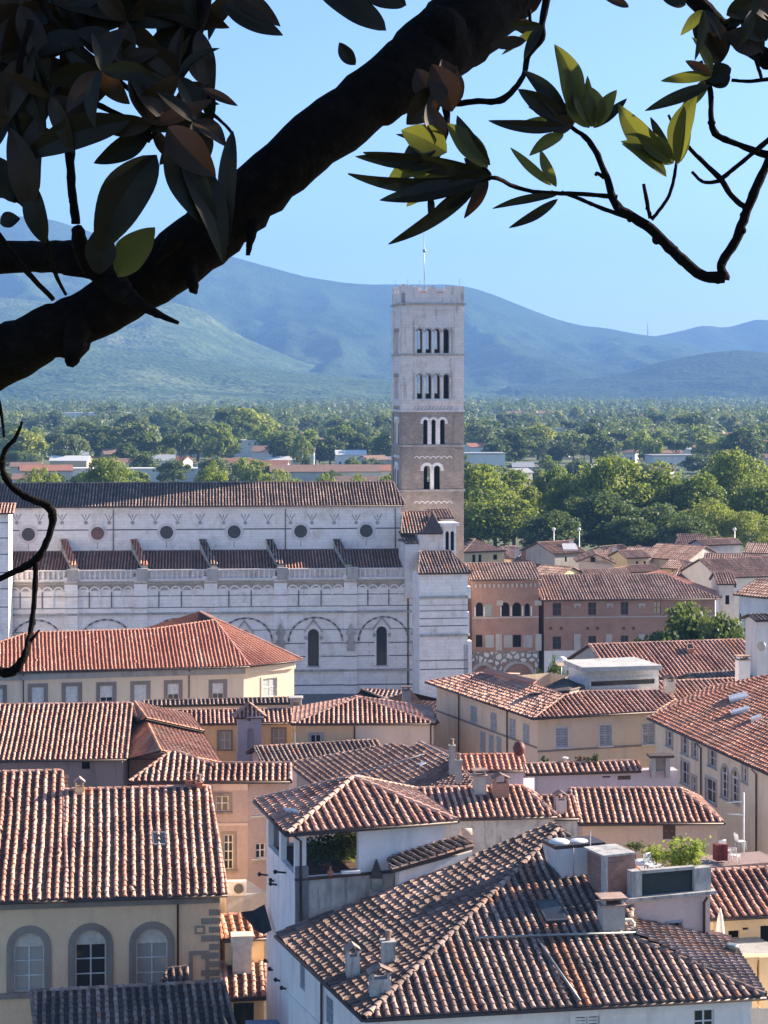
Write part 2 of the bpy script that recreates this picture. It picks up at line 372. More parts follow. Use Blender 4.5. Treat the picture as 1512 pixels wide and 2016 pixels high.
def window(root, P0, P1, h, st='p', sur=None, sw=.22, sill=True, col_=None, depth=.2, label=None, glass=None):
    """fills opening h; st: p sash, s shutters closed, d dark opening, b half-drawn blind, r roller blind, h shutters half open"""
    d = Vector((P1.x-P0.x, P1.y-P0.y, 0)); u = d.normalized(); out = Vector((u.y, -u.x, 0)); up = Vector((0, 0, 1))
    a, b, c, e = h[:4]; arch = len(h) > 4 and h[4]; W = c-a; H = e-b
    pt = lambda x, z, k=0: Vector((P0.x, P0.y, 0))+u*x+up*z+out*k
    mb = MB(); r = W/2
    def bar(x0, z0, x1, z1, k0, k1, mat=0, m=mb): m.obox(pt(x0, z0, k0), u*(x1-x0), up*(z1-z0), out*(k1-k0), mat)
    if sur is not None:
        e2 = e-r if arch else e
        bar(a-sw, b, a, e2, -.02, .06, 1); bar(c, b, c+sw, e2, -.02, .06, 1)
        if arch:
            n = 12
            for k in range(n):
                t0, t1 = math.pi*k/n, math.pi*(k+1)/n
                q = [pt(a+r-R_*math.cos(t), e2+R_*math.sin(t), .06) for R_, t in ((r, t0), (r+sw, t0), (r+sw, t1), (r, t1))]
                mb.prism(q, -out*.08, 1)
        else: bar(a-sw, e, c+sw, e+sw, -.02, .06, 1)
    if sill: bar(a-sw*.9-.05, b-.12, c+sw*.9+.05, b, -.02, .14, 1)
    k = -depth+.05
    fr = .07
    if st in 'pbh':
        for x in (a, (a+c)/2-fr/2, c-fr): bar(x, b, x+fr, e, k, k+.05)
        for z in [b, e-fr]+[b+H*j/4 for j in ((1, 2, 3) if H > 2 else (2,))]: bar(a, z, c, z+fr*.8, k+.003, k+.045)
        if arch: bar(a, e-r, c, e-r+fr, k, k+.055)
    mats = [col_ or WHITE, sur or SILL]
    if st == 's':
        m2 = MB()
        for x0, x1 in ((a+.02, (a+c)/2-.015), ((a+c)/2+.015, c-.02)):
            for z in np.arange(b+.08, e-.08, .14): m2.obox(pt(x0+.05, z, k+.03), u*(x1-x0-.1), up*.10, out*.05)
            for q in ((x0, b, x0+.06, e), (x1-.06, b, x1, e), (x0+.06, b, x1-.06, b+.09), (x0+.06, e-.09, x1-.06, e), (x0+.06, (b+e)/2, x1-.06, (b+e)/2+.09)):
                bar(*q, k+.02, k+.1, 0, m2)
    wo = mb.build('window', mats, root) if mb.V else None
    if label and wo is not None: wo['label'] = label
    par = wo or root
    if st == 's': m2.build('shutter', col_ or WHITE, par)
    p = MB(); gz = e
    p.poly([pt(a-.02, b-.02, k-.01), pt(c+.02, b-.02, k-.01), pt(c+.02, gz+.02, k-.01), pt(a-.02, gz+.02, k-.01)])
    p.build('pane', (DARK if st == 'd' else (glass or GLASS)), par)
    if st in 'br' or st == 'b':
        q = MB(); fz = b+H*(.45 if st == 'b' else .0)
        q.obox(pt(a+.02, fz, k+.055), u*(W-.04), up*(e-fz), out*.03); q.build('roller_blind', WHITE, par)
    return wo
def downpipe(root, P0, P1, uu, z0, z1, r=.06, mat=None):
    d = Vector((P1.x-P0.x, P1.y-P0.y, 0)).normalized(); out = Vector((d.y, -d.x, 0)); p = Vector((P0.x, P0.y, 0))+d*uu+out*.1
    mb = MB(); mb.tube([p+out*.35+Vector((0, 0, z1)), p+Vector((0, 0, z1-.35)), p+Vector((0, 0, z0))], r, 6); mb.build('drainpipe', mat or GUT, root)
def band(root, P0, P1, z, h=.2, k=.08, mat=None, name='string_course', u0=0, u1=None):
    d = Vector((P1.x-P0.x, P1.y-P0.y, 0)); L = d.length; u = d/L; out = Vector((u.y, -u.x, 0)); u1 = L if u1 is None else u1
    mb = MB(); mb.obox(Vector((P0.x, P0.y, z))+u*u0-out*.02, u*(u1-u0), out*(k+.02), Vector((0, 0, h))); return mb.build(name, mat or STONE, root)
def chimney(par, p, w=.6, d=.5, h=1.1, rot=.12, mat=None, top='cap', label=None, sink=.5):
    """p: point on the roof where the front of the stack meets the tiles"""
    mb = MB(); p = Vector(p); m0 = mat or WPL
    mb.box(p+Vector((0, 0, (h-sink)/2)), (w, d, h+sink), rot, 0)
    if top == 'cap':
        mb.box(p+Vector((0, 0, h+.04)), (w+.16, d+.16, .08), rot, 1)
        for a in (-1, 1):
            q = Vector((math.cos(rot), math.sin(rot), 0))*a*(w*.4); mb.box(p+q+Vector((0, 0, h+.2)), (.1, d*.9, .26), rot, 0)
        mb.box(p+Vector((0, 0, h+.36)), (w+.2, d+.22, .07), rot, 1)
    elif top == 'gable':
        x = Vector((math.cos(rot), math.sin(rot), 0)); y = Vector((-math.sin(rot), math.cos(rot), 0))
        for a in (-1, 1):
            mb.box(p+x*a*(w*.38)+Vector((0, 0, h+.13)), (.1, d, .26), rot, 0)
            mb.obox(p+x*a*(w*.62)-y*(d*.6)+Vector((0, 0, h+.22)), -x*a*(w*.62)+Vector((0, 0, .26)), y*d*1.2, Vector((0, 0, .06)), 1)
    elif top == 'pot':
        mb.box(p+Vector((0, 0, h+.04)), (w+.1, d+.1, .08), rot, 0)
        mb.lathe(p+Vector((0, 0, h+.06)), [(.11, 0), (.13, .12), (.10, .3), (.16, .42), (.13, .46)], 10, 1)
    o = mb.build('chimney', [m0, T_OLD], par)
    if label: o['label'] = label
    return o
class House: pass
def addwalls(root, c, z0, zt, wins=(), wallm=None, extra=()):
    n = len(c); holes = {i: [] for i in range(n)}; spec = []
    for wv in wins:
        e, x0, y0, x1, y1 = wv[:5]; o = dict(wv[5]) if len(wv) > 5 else {}
        P0, P1 = c[e], c[(e+1) % n]; xm = (x0+x1)/2
        u0, u1 = hitW(P0, P1, x0, y1)[0], hitW(P0, P1, x1, y1)[0]
        if u0 > u1: u0, u1 = u1, u0
        zb, zz = hitW(P0, P1, xm, y1)[1], min(hitW(P0, P1, xm, y0)[1], zt-.05)
        hz = (u0, zb, u1, zz, o.pop('arch', False))
        holes[e].append(hz); spec.append((e, hz, o))
    mb = MB()
    for e in range(n): wall(mb, c[e], c[(e+1) % n], z0, zt, holes[e])
    for t in extra: mb.poly(t)
    wo = mb.build('wall', wallm or WPL, root)
    for e, hz, o in spec: window(root, c[e], c[(e+1) % n], hz, **o)
    return wo
def custom(name, label, cat, planes, foot, zt, wins=(), wallm=None, z0=0, group=None, extra=(), **rk):
    cx = sum(p.x for p in foot)/len(foot); cy = sum(p.y for p in foot)/len(foot)
    root = thing(name, (cx, cy, z0), label, cat, group); h = House(); h.root = root; h.c = foot; h.zt = zt
    h.roof = roof(root, planes, **rk); addwalls(root, foot, z0, zt, wins, wallm, extra); return h
def V3(x, y, z=0): return Vector((x, y, z))
def house(name, label, cat, a, b, z, slope=.36, ridge=None, depth=None, hl=0, hr=0, back=None, wallm=None, tile=None, pitch=.4, tl=.42,
          wins=(), over=.45, group=None, z0=0, prof=5, strips={}, gut=True, bias=0, cornice=None, capval=None, verge=True):
    A = Z(a[0], a[1], z); B = Z(b[0], b[1], z); d = Vector((B.x-A.x, B.y-A.y, 0)); L = d.length; u = d/L
    s = Vector((-u.y, u.x, 0))
    if back is not None:
        C = Z(back[0], back[1], z); s = C-B; depth = depth or s.length; s.normalize()
    P = Plane(A, B, slope)
    if depth is None:
        q = P(*ridge); run = (q.z-z)/slope; depth = 2*run
    C = B+s*depth; E = A+s*depth; zr = z+slope*depth/2*abs(s.dot(P.up))
    M0 = (A+E)/2+u*hl; M1 = (B+C)/2-u*hr; M0.z = M1.z = zr
    pls = [[A, B, M1, M0], [C, E, M0, M1]]
    if (M1-M0).length < .2: pls = [[A, B, M0], [C, E, M0]]; M1 = M0
    if hr > 0: pls.append([B, C, M1])
    if hl > 0: pls.append([E, A, M0])
    root = thing(name, ((A.x+C.x)/2, (A.y+C.y)/2, z0), label, cat, group)
    h = House(); h.root = root; h.P = P
    h.roof = roof(root, pls, tile, pitch, tl, prof=prof, strips=strips, gut=gut, bias=bias, capval=capval, verge=verge)
    c = [A+u*over+s*over, B-u*over+s*over, C-u*over-s*over, E+u*over-s*over]; h.c = c
    zt = z+slope*over-.17; h.zt = zt
    ex = []
    for hh, i, j, M in ((hr, 1, 2, M1), (hl, 3, 0, M0)):
        if hh == 0:
            p, q = c[i].copy(), c[j].copy(); p.z = q.z = zt; m = (p+q)/2; m.z = zr-.17; ex.append([p, q, m])
    addwalls(root, c, z0, zt, wins, wallm, ex)
    if cornice: band(root, c[0]-u*.06, c[1]+u*.06, zt-.32, .3, .22, cornice, 'cornice')
    return h
# ================= GROUND =================
def groundmat():
    m, n, l, b = newmat("ground of town and plain"); v = coordn(n, l)
    f = noise(n, l, v, .004, 8, .65); f2 = noise(n, l, v, .05, 5, .6)
    c = ramp(n, l, f, [(.35, (.05, .075, .03)), (.5, (.09, .11, .045)), (.62, (.17, .155, .085)), (.75, (.07, .09, .04))])
    c = mix(n, l, ramp(n, l, f2, [(.4, 0), (.65, 1)]), c, (.055, .075, .03)); l.new(c, b.inputs['Base Color']); b.inputs['Roughness'].default_value = 1
    return m
g = MB(); g.poly([V3(-7500, -60, 0), V3(7500, -60, 0), V3(7500, 13800, 0), V3(-7500, 13800, 0)])
tag(g.build('ground', groundmat(), loc=(0, 6000, 0)), kind='structure')
g = MB(); g.poly([V3(-140, 40, .01), V3(140, 40, .01), V3(140, 470, .01), V3(-140, 470, .01)])
tag(g.build('town_street', plaster("street paving stone", (.20, .19, .18), .5), loc=(0, 250, .004)), kind='structure')

# ================= NEAR LEFT: yellow palazzo with arched windows =================
YEL = plaster("ochre yellow plaster", (.84, .60, .385), .3, (.38, .30, .22), 1.2)
YEL2 = plaster("warm yellow plaster", (.86, .60, .33), .3, (.42, .34, .22))
CRM = plaster("cream plaster", (.86, .69, .51), .25, (.42, .38, .30))
PEACH = plaster("peach plaster", (.66, .47, .36), .3, (.42, .33, .27))
PINKD = plaster("dusty pink plaster", (.46, .365, .335), .35, (.33, .24, .20))
PINKL = plaster("pale pink plaster", (.62, .50, .46), .3, (.44, .35, .31))
LILAC = plaster("lilac grey plaster", (.52, .46, .49), .3, (.36, .32, .34))
BEIGE = plaster("beige plaster", (.78, .61, .43), .3, (.40, .36, .29))
GREYW = plaster("old grey render", (.42, .405, .38), .6, (.22, .215, .21))
BRNW = plaster("brown old wall", (.30, .22, .20), .5)

A = Z(-70, 1777, 19); B = Z(448, 1760, 19); d = (B-A).normalized(); s = V3(-math.sin(R(10.5)), math.cos(R(10.5))); P = Plane(A, B, .38)
M = A+d*((Z(134, 1770, 19)-A).dot(d)); up = V3(0, 0, 1)
def off(p, r, sl): return p+s*r+up*(r*sl)
r1, r2 = 11.6, 9.7
Al, Ml, Mr, Br = off(A, r1, .375), off(M, r1, .375), off(M, r2, .375), off(B, r2, .375)
A2, M2, B2 = A+s*2*r1, M+s*2*r1, B+s*(2*r2); M2r = M+s*2*r2
pls = [[A, M, Ml, Al], [M, B, Br, Mr], [M2, A2, Al, Ml], [B2, M2r, Mr, Br]]
foot = [A+d*.5+s*.55, B-d*.35+s*.55, B2-d*.35-s*.5, A2+d*.5-s*.5]
foot = [V3(p.x, p.y) for p in foot]; zt = 19.02
gab = [V3(foot[1].x, foot[1].y, zt), V3(foot[2].x, foot[2].y, zt), Br+d*-.35-up*.2]
wa = dict(st='p', sur=STONE, sw=.36, arch=True, depth=.35)
h1 = custom('yellow_palazzo', 'ochre yellow palazzo with three tall arched windows under a broad striped tile roof, bottom left', 'palazzo', pls, foot, zt,
    [(0, 27, 1836, 87, 1953, dict(wa, glass=GLASSC)), (0, 148, 1831, 209, 1950, dict(wa)), (0, 268, 1828, 330, 1948, dict(wa, glass=GLASSC)),
     (0, -95, 1840, -36, 1956, wa)], YEL, extra=[gab], tile=T_PALE, pitch=.45, tl=.46, strips={1: [(6.9, 7.5, .97), (2.2, 2.6, .9)]})
W0, W1 = foot[0], foot[1]; rt = h1.root
for x0, x1, y1 in ((27, 87, 1836), (148, 209, 1831), (268, 330, 1828), (-95, -36, 1840)):
    dd = (W1-W0).normalized(); a = hitW(W0, W1, x0, 1900)[0]; b = hitW(W0, W1, x1, 1900)[0]; r_ = (b-a)/2; zc = hitW(W0, W1, (x0+x1)/2, y1)[1]-r_; ii = V3(-dd.y, dd.x)
    c = V3(W0.x, W0.y, zc)+dd*(a+r_)+ii*.2; mb = MB(); mb.prism([c+dd*(r_*math.cos(t))+V3(0, 0, r_*math.sin(t)) for t in np.linspace(math.pi, 0, 13)], ii*.04); mb.build('fanlight', CREAMP, rt)
def zu(px, py): return hitW(W0, W1, px, py)
band(rt, W0, W1, zt-.55, .5, .22, STONE, 'cornice'); band(rt, W0, W1, zu(20, 1966)[1], .28, .12, STONE)
for x0, x1, y0, y1, dp in ((383, 404, 1823, 1838, .05),):
    u0, z1_ = zu(x0, y0); u1, z0_ = zu(x1, y1); band(rt, W0, W1, z0_, z1_-z0_, .05, STONE, 'wall_vent', u0, u1)
    band(rt, W0, W1, z0_+.1, z1_-z0_-.2, .056, YEL, 'wall_vent', u0+.12, u1-.12)
u0, z1_ = zu(372, 1873); u1, z0_ = zu(412, 1940)
for a_, b_, c_, e_ in ((u0, z0_, u0+.2, z1_), (u1-.2, z0_, u1, z1_), (u0+.2, z1_-.2, u1-.2, z1_)): band(rt, W0, W1, b_, e_-b_, .06, STONE, 'blind_window_frame', a_, c_)
uE = (W1-W0).length
for i, y in enumerate(range(1790, 1965, 17)):
    wd = .95 if i % 2 else .55; z_ = zu(430, y)[1]; band(rt, W0, W1, z_-.3, .3, .05, STONE, 'quoin', uE-wd, uE+.04)
band(rt, W0, W1, zu(420, 1818)[1], .12, .06, STONE, 'string_course', zu(400, 1818)[0], uE)
downpipe(rt, W0, W1, zu(350, 1800)[0], 6, zt, .06)
def skylight(name, par, P, pix, th=.12, mat=None, fm=None, label=None):
    q = [P(*p) for p in pix]; n = (q[1]-q[0]).cross(q[3]-q[0]).normalized(); n = n if n.z > 0 else -n
    mb = MB(); mb.prism([p+n*.02 for p in q], n*(th+.08), 1); c = sum(q, Vector())/4
    q2 = [c+(p-c)*.8+n*(th+.105) for p in q]; mb.poly(q2, 0)
    o = mb.build(name, [mat or GLASS, fm or ZINC], par); return o
Pr = Plane(A, B, .375); Pr.up = s
skylight('skylight', h1.roof, Pr, [(301, 1672), (329, 1672), (326, 1646), (298, 1646)], .2)
# small stack at the palazzo ridge corner
chimney(h1.roof, off(M, 9.4, .375)+d*.9, .5, .5, .35, .17, YEL2, 'gable', sink=.4)
for px, py in ((372, 1556), (392, 1560)): chimney(h1.roof, Pr(px, py), .35, .35, .5, .17, TERRA, 'pot')

# =============== dark roof in front, bottom edge ===============
PD = None
a_ = D(60, 1952, 97.0); b_ = D(440, 1940, 98.6); dd = V3(b_.x-a_.x, b_.y-a_.y).normalized(); ss = V3(dd.y, -dd.x)
zr_ = a_.z; b_.z = zr_
run = 5.0
ea = a_+ss*run-V3(0, 0, run*.36)+dd*.4; eb = b_+ss*run-V3(0, 0, run*.36)+dd*.35
ec = b_-ss*run*.35-V3(0, 0, run*.12); ed = a_-ss*run*.35-V3(0, 0, run*.12)
pls = [[ea, eb, b_, a_], [ec, ed, a_, b_]]
ft = [V3(p.x, p.y) for p in (ea+dd*.5-ss*.5, eb-dd*.5-ss*.5, ec-dd*.5+ss*.2, ed+dd*.5+ss*.2)]
h2 = custom('low_house', 'low house with a dark shaded tile roof below the arched palazzo windows', 'house', pls, ft, ec.z-.2, [], YEL2, tile=T_OLD, pitch=.42)
mb = MB(); q0 = D(300, 1934, 100.2); q1 = D(372, 1932, 100.6)
tp = D(330, 1908, 101.6); tp2 = D(368, 1904, 101.8)
c_ = (q0+q1)/2; k = thing('roof_dormer', (c_.x, c_.y, c_.z-1), 'small dark tiled dormer rising behind the low dark roof under the third arched window', 'dormer')
e0, e1 = q0-V3(0, 1.2, .75), q1-V3(0, 1.2, .75)
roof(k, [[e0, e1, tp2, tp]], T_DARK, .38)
mb.prism([V3(p.x, p.y+.2, e0.z-2.6) for p in (e0, e1, tp2, tp)], (0, 0, 2.35)); mb.build('wall', YEL2, k)
# little yellow gable end with gutter at far lower left
A_ = D(52, 2000, 93); B_ = D(80, 1975, 95)

# =============== NEAR RIGHT: big white house with the hip roof ===============
A = Z(717, 2005, 19.5); B = Z(1507, 1961, 19.5); E = Z(545, 1840, 19.5); HT = V3(8.4, 97.4, 23.8)
PF = Plane(A, B, .314); PL = Plane(E, A, .314)
HT = PF(1100, 1632)
bt = PF(1240, 1843)
ridgeR = PF(1196, 1700)
DR = PF(1245, 1760)
BK = Z(1400, 1868, 19.5)
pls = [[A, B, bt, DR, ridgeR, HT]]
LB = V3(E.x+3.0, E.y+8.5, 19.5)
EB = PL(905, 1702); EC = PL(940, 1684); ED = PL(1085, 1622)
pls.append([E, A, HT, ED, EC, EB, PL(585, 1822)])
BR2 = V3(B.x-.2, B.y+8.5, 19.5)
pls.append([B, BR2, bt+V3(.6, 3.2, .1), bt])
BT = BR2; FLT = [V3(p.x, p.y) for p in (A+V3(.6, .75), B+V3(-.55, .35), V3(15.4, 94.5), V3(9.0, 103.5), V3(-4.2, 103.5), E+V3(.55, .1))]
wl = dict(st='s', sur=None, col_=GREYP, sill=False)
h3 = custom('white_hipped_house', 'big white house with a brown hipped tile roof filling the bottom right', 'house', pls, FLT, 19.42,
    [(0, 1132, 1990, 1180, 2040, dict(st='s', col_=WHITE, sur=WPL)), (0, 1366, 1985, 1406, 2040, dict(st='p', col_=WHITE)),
     (5, 590, 1895, 600, 1948, wl), (5, 641, 1963, 656, 2018, wl)], WPL, tile=T_OLD, pitch=.40, tl=.42, capr=.17, bias=[.08, -.5, .25],  # left plane: its shade is put into a darker tile tone
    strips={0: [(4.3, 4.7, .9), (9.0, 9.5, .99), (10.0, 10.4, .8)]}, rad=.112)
downpipe(h3.root, FLT[5], FLT[0], hitW(FLT[5], FLT[0], 637, 1950)[0], 6, 19.3)
band(h3.root, FLT[0], FLT[1], 18.95, .3, .14, WPL, 'cornice'); band(h3.root, FLT[5], FLT[0], 16.6, .16, .07, WPL)
skylight('skylight', h3.roof, PF, [(1075, 1822), (1118, 1820), (1096, 1780), (1054, 1782)], .14, GLASS, plain('dark lead flashing', (.05, .055, .07), .5))
mb = MB(); q = [PF(936, 1856)+V3(0, 0, .22), PF(1100, 1850)+V3(0, 0, .22), PF(1253, 1846)+V3(0, 0, .22)]
mb.tube(q, .06, 6); [mb.tube([p, p-V3(0, 0, .3)], .03, 5) for p in (q[0], q[0].lerp(q[1], .5), q[1], q[1].lerp(q[2], .5))]
tag(mb.build('roof_pipe', ZINC), 'long pale metal pipe laid across the brown hipped roof', 'pipe')
mb = MB(); mb.tube([PF(1058, 1858)+V3(0, 0, .2), PF(1142, 1980)+V3(0, 0, .2)], .05, 6)
tag(mb.build('lightning_cable', ZINC), 'thin grey strip running down the hipped roof to its eave', 'cable')
# chimneys on the shaded left slope
for (px, py, w_, h_, tp_, lb) in ((694, 1920, .55, .85, 'gable', 'slim white chimney with a peaked tile cap'), (764, 1896, .55, .9, 'pot', 'chimney with rounded terracotta top'), (748, 1958, .85, .7, 'gable', 'squat white chimney nearest the eave')):
    chimney(h3.roof, PL(px, py), w_, .55, h_, .17, plaster('sooty chimney plaster', (.50, .48, .46), 1.0, (.12, .11, .11), 3), tp_, lb, sink=.3)
mb = MB(); p = PL(741, 1752); mb.box(p+V3(0, 0, .3), (.5, .5, .6), .2, 0); mb.lathe(p+V3(0, 0, .6), [(.42, 0), (.3, .3), (.12, .7), (.05, .85)], 4, 1)
mb.build('chimney', [ZINC, GUT], h3.roof)
# cables fixed on the shaded wall
mb = MB(); wz = FLT[5]; 
# =============== loggia tower (altana) ===============
zL = 24.1
A = Z(566, 1641, zL); B = Z(899, 1615, zL); L_ = Z(502, 1575, zL); BK_ = L_+(B-A)
ap = (A+BK_)/2; ap.z = zL+1.62
s_ = (L_-A).normalized(); d_ = (B-A).normalized()
k = thing('loggia_tower', ((A.x+BK_.x)/2, (A.y+BK_.y)/2, 10), 'white rooftop loggia tower with a pyramid tile roof and plants inside, centre bottom', 'loggia')
lr = roof(k, [[A, B, ap], [B, BK_, ap], [BK_, L_, ap], [L_, A, ap]], T_PALE, .42, strips={0: [(3.6, 4.1, .7)]}, capr=.16, bias=-.05, capval=.75)
o = .5
c0, c1, c2, c3 = A+d_*o+s_*o, B-d_*o+s_*o, BK_-d_*o-s_*o, L_+d_*o-s_*o
for c in (c0, c1, c2, c3): c.z = 0
zt = zL+.02
def uz(P0, P1, px, py): return hitW(P0, P1, px, py)
ua, za = uz(c0, c1, 603, 1727); ub, zb = uz(c0, c1, 706, 1640)
mb = MB(); wall(mb, c0, c1, 16, zt, [(ua, za, ub, zt-.08)], 0, .28)
Lw = (c0-c3).length
wall(mb, c3, c0, 8, zt, [(.5, za+.1, Lw*.45, zt-.15), (Lw*.52, za+.1, Lw-.4, zt-.15)], 0, .28)
wall(mb, c1, c2, 16, zt, [(1.2, za+.2, 3.2, zt-.3)], 0, .28); wall(mb, c2, c3, 8, zt, [(.8, za+.1, 3.4, zt-.2), (3.9, za+.1, 6.4, zt-.2)], 0, .28)
# inner faces of the loggia room
i0, i1, i2, i3 = (c+q for c, q in ((c0, (d_+s_)*.28), (c1, (s_-d_)*.28), (c2, (-d_-s_)*.28), (c3, (d_-s_)*.28)))
wall(mb, i1, i0, za-.05, zt, [((i1-i0).length-(ub-.28), za, (i1-i0).length-(ua-.28), zt-.08)], 0, 0)
mb.poly([V3(p.x, p.y, za-.05) for p in (i0, i1, i2, i3)], 1)
mb.build('wall', [plaster("white loggia plaster", (.84, .80, .79), .4, (.34, .345, .36)), plaster('dark terracotta floor', (.12, .07, .055), .6)], k)
out = V3(d_.y, -d_.x)
mb = MB(); mb.obox(V3(c0.x, c0.y, za-.12)+out*0-d_*.05, d_*(ub+1.9), out*.16, V3(0, 0, .12)); mb.build('sill', GUT, k)
mb = MB(); mb.obox(V3(c0.x, c0.y, 18)+d_*0+out*.003, d_*5.2, out*.09, V3(0, 0, za-.13-18)); mb.build('stained_parapet', CEM, k)
mb = MB(); mb.obox(V3(c0.x, c0.y, 18)-d_*.03, d_*.62, out*.16, V3(0, 0, za+.55-18)); mb.build('corner_pier', plaster("dark stained plaster", (.22, .22, .24), .8), k)
mb = MB(); q = c0+d_*.2+out*.2; mb.tube([V3(q.x, q.y, zt-.1)+(-d_*.5), V3(q.x, q.y, zt-.5), V3(q.x, q.y, 18.6)], .06, 6); mb.build('drainpipe', GUT, k)
mb = MB(); p0 = Plane(A, B, .4)
skyl = Plane(L_, A, .4)
mb.prism([skyl(558, 1596), skyl(582, 1600), skyl(588, 1604), skyl(562, 1600)], (0, 0, .18)); mb.build('skylight', WHITE, lr)
# small slanted outbuilding roof against the loggia wall
k2 = thing('roof_shed', (2.2, 97, 21), 'narrow white stair head with a dark slanting tile roof against the loggia wall', 'outbuilding')
q0, q1, q2, q3 = D(770, 1712, 95.3), D(932, 1664, 97.3), D(905, 1646, 98.4), D(765, 1692, 97.0)
roof(k2, [[q0, q1, q2, q3]], T_OLD, .36, th=.2)
b0, b1 = D(786, 1716, 95.9), D(930, 1676, 97.5)
mb = MB(); mb.prism([b0-V3(0, 0, 3), b1-V3(0, 0, 3), b1, b0], V3(-.2, 1.2, 0)); mb.build('wall', WPL, k2)
# terracotta vent
mb = MB(); p = D(918, 1668, 99.0); mb.box(p+V3(0, 0, .3), (.55, .5, .8), .2, 0); mb.tube([p+V3(-.28, 0, .7), p+V3(.28, 0, .7)], .22, 10, 0)
tag(mb.build('roof_vent', PEACH), 'small terracotta vent beside the end of the loggia wall', 'vent')

def late_loggia():
    for px, py, Y, r_, m_, lb, sd_ in ((640, 1722, 98.6, (1.2, .9, .95), G_DK, 'dense dark shrub inside the loggia behind the left half of its opening', 41), (682, 1722, 99.4, (.8, .7, .9), G_BR, 'bright trailing plant inside the loggia behind the right of its opening', 42)):
        potplant(px, py, Y, r_, lb, m_, .3, sd_, 900, .9, .17)
    p = D(690, 1727, 95.4); mb = MB(); mb.box(p+V3(0, .3, .18), (.9, .3, .12), .2); tag(mb.build('white_tray', WHITE), 'white tray lying on the sill of the loggia opening', 'tray')
    p = D(650, 1727, 95.3); mb = MB(); mb.lathe(p+V3(0, .3, .0), [(.12, 0), (.16, .2), (.06, .25), (.05, .45)], 8); tag(mb.build('clay_jug', TERRA), 'little clay jug on the loggia sill', 'jug')
# ================= TERRACE BUILDING on the right =================
def boxhouse(name, label, cat, P0, P1, depth, z0, z1, mat, wins=(), group=None, rot=None):
    """flat-topped block; P0->P1 is its front (left to right), depth goes away from it"""
    d = V3(P1.x-P0.x, P1.y-P0.y).normalized(); s = V3(-d.y, d.x)
    if rot is not None: s = rot
    c = [V3(P0.x, P0.y), V3(P1.x, P1.y), V3(P1.x, P1.y)+s*depth, V3(P0.x, P0.y)+s*depth]
    k = thing(name, ((c[0].x+c[2].x)/2, (c[0].y+c[2].y)/2, z0), label, cat, group)
    addwalls(k, c, z0, z1, wins, mat, [[V3(p.x, p.y, z1) for p in c]]); return k, c, d, s
T0, T1 = D(1234, 1770, 91), D(1398, 1770, 92.4)
k, c, d, s = boxhouse('terrace_house', 'pale pink block with a roof terrace, one small dark window and a curved drainpipe', 'house', T0, T1, 6.5, 0, T0.z, PINKL,
    [(0, 1314, 1816, 1341, 1851, dict(st='p', col_=GREYP, sur=GREYP, sw=.08, sill=False))])
o_ = V3(d.y, -d.x); L = (V3(T1.x, T1.y)-V3(T0.x, T0.y)).length; zt = T0.z
mb = MB(); mb.obox(V3(T0.x, T0.y, zt-.08)+o_*.25-d*.15, d*(L+.35), s*6.9, V3(0, 0, .14)); mb.build('terrace_slab', CEM, k)
zp = D(1300, 1713, 91.4).z
def para(name, x0, x1, z1, mat, th=.22, z0_=None, back=0):
    mb = MB(); a, b = hitW(T0, T1, x0, 1760)[0], hitW(T0, T1, x1, 1760)[0]
    mb.obox(V3(T0.x, T0.y, (zt+.06) if z0_ is None else z0_)+d*a+s*back, d*(b-a), s*th, V3(0, 0, z1-(zt+.06 if z0_ is None else z0_))); return mb.build(name, mat, k)
para('parapet_pier', 1244, 1264, zp, CEM, .5); para('parapet_pier', 1366, 1400, zp-.1, CEM, .5)
para('parapet_panel', 1264, 1366, zp-.15, plain("dark green panel", (.02, .035, .038), .7), .06, back=.15)
para('parapet_coping', 1262, 1368, zp, CEM, .3, zp-.14)
downpipe(k, T0+d*0, T1, L-.35, 6, zt-.1, .07)
# brick stack left of terrace
Q0, Q1 = D(1190, 1765, 91.2), D(1250, 1765, 91.8)
k, c, d2, s2 = boxhouse('brick_stack', 'brick stack with grey plaster edges left of the terrace parapet', 'chimney stack', Q0, Q1, 1.6, 17.5, D(1220, 1684, 91.5).z, brickmat("weathered red brick", (.33, .17, .13), (.24, .12, .10), (.28, .25, .23), 1, .36, .11, .9))
mb = MB(); mb.obox(V3(Q0.x, Q0.y, 20)-d2*.02+V3(d2.y, -d2.x)*.02, d2*.18, s2*.3, V3(0, 0, D(1220, 1684, 91.5).z-20)); mb.build('plaster_edge', CEM, k)
mb = MB(); mb.obox(V3(Q0.x, Q0.y, D(1220, 1684, 91.5).z)-d2*.1-s2*.1, d2*1.65, s2*1.9, V3(0, 0, .09)); mb.build('coping', CEM, k)
# white roof box with two lids
X0, X1 = D(1106, 1752, 93.0), D(1190, 1752, 93.7)
zt2 = D(1150, 1672, 93).z; dd = (X1-X0).normalized(); ss = V3(-dd.y, dd.x)
k = thing('water_tank_housing', (X0.x+1, X0.y+.8, X0.z-1), 'white plastered flared box with dark rim and two white lids on the shaded roof', 'tank housing')
mb = MB(); bb = [X0+dd*.35-V3(0, 0, .9), X1-V3(0, 0, .9), X1+ss*1.5-V3(0, 0, .9), X0+dd*.35+ss*1.5-V3(0, 0, .9)]
tt = [X0-dd*.33, X1+dd*.05, X1+dd*.05+ss*1.5, X0-dd*.33+ss*1.5]
for p in tt: p.z = zt2
mid = [p.copy() for p in (X0, X1, X1+ss*1.5, X0+ss*1.5)]
for i in range(4): j = (i+1) % 4; mb.poly([bb[i], bb[j], tt[j], tt[i]])
mb.build('wall', plaster("grey white tank plaster", (.60, .60, .62), .5), k)
mb = MB(); mb.prism([p+V3(0, 0, .0) for p in tt], (0, 0, .16)); mb.build('rim', GUT, k)
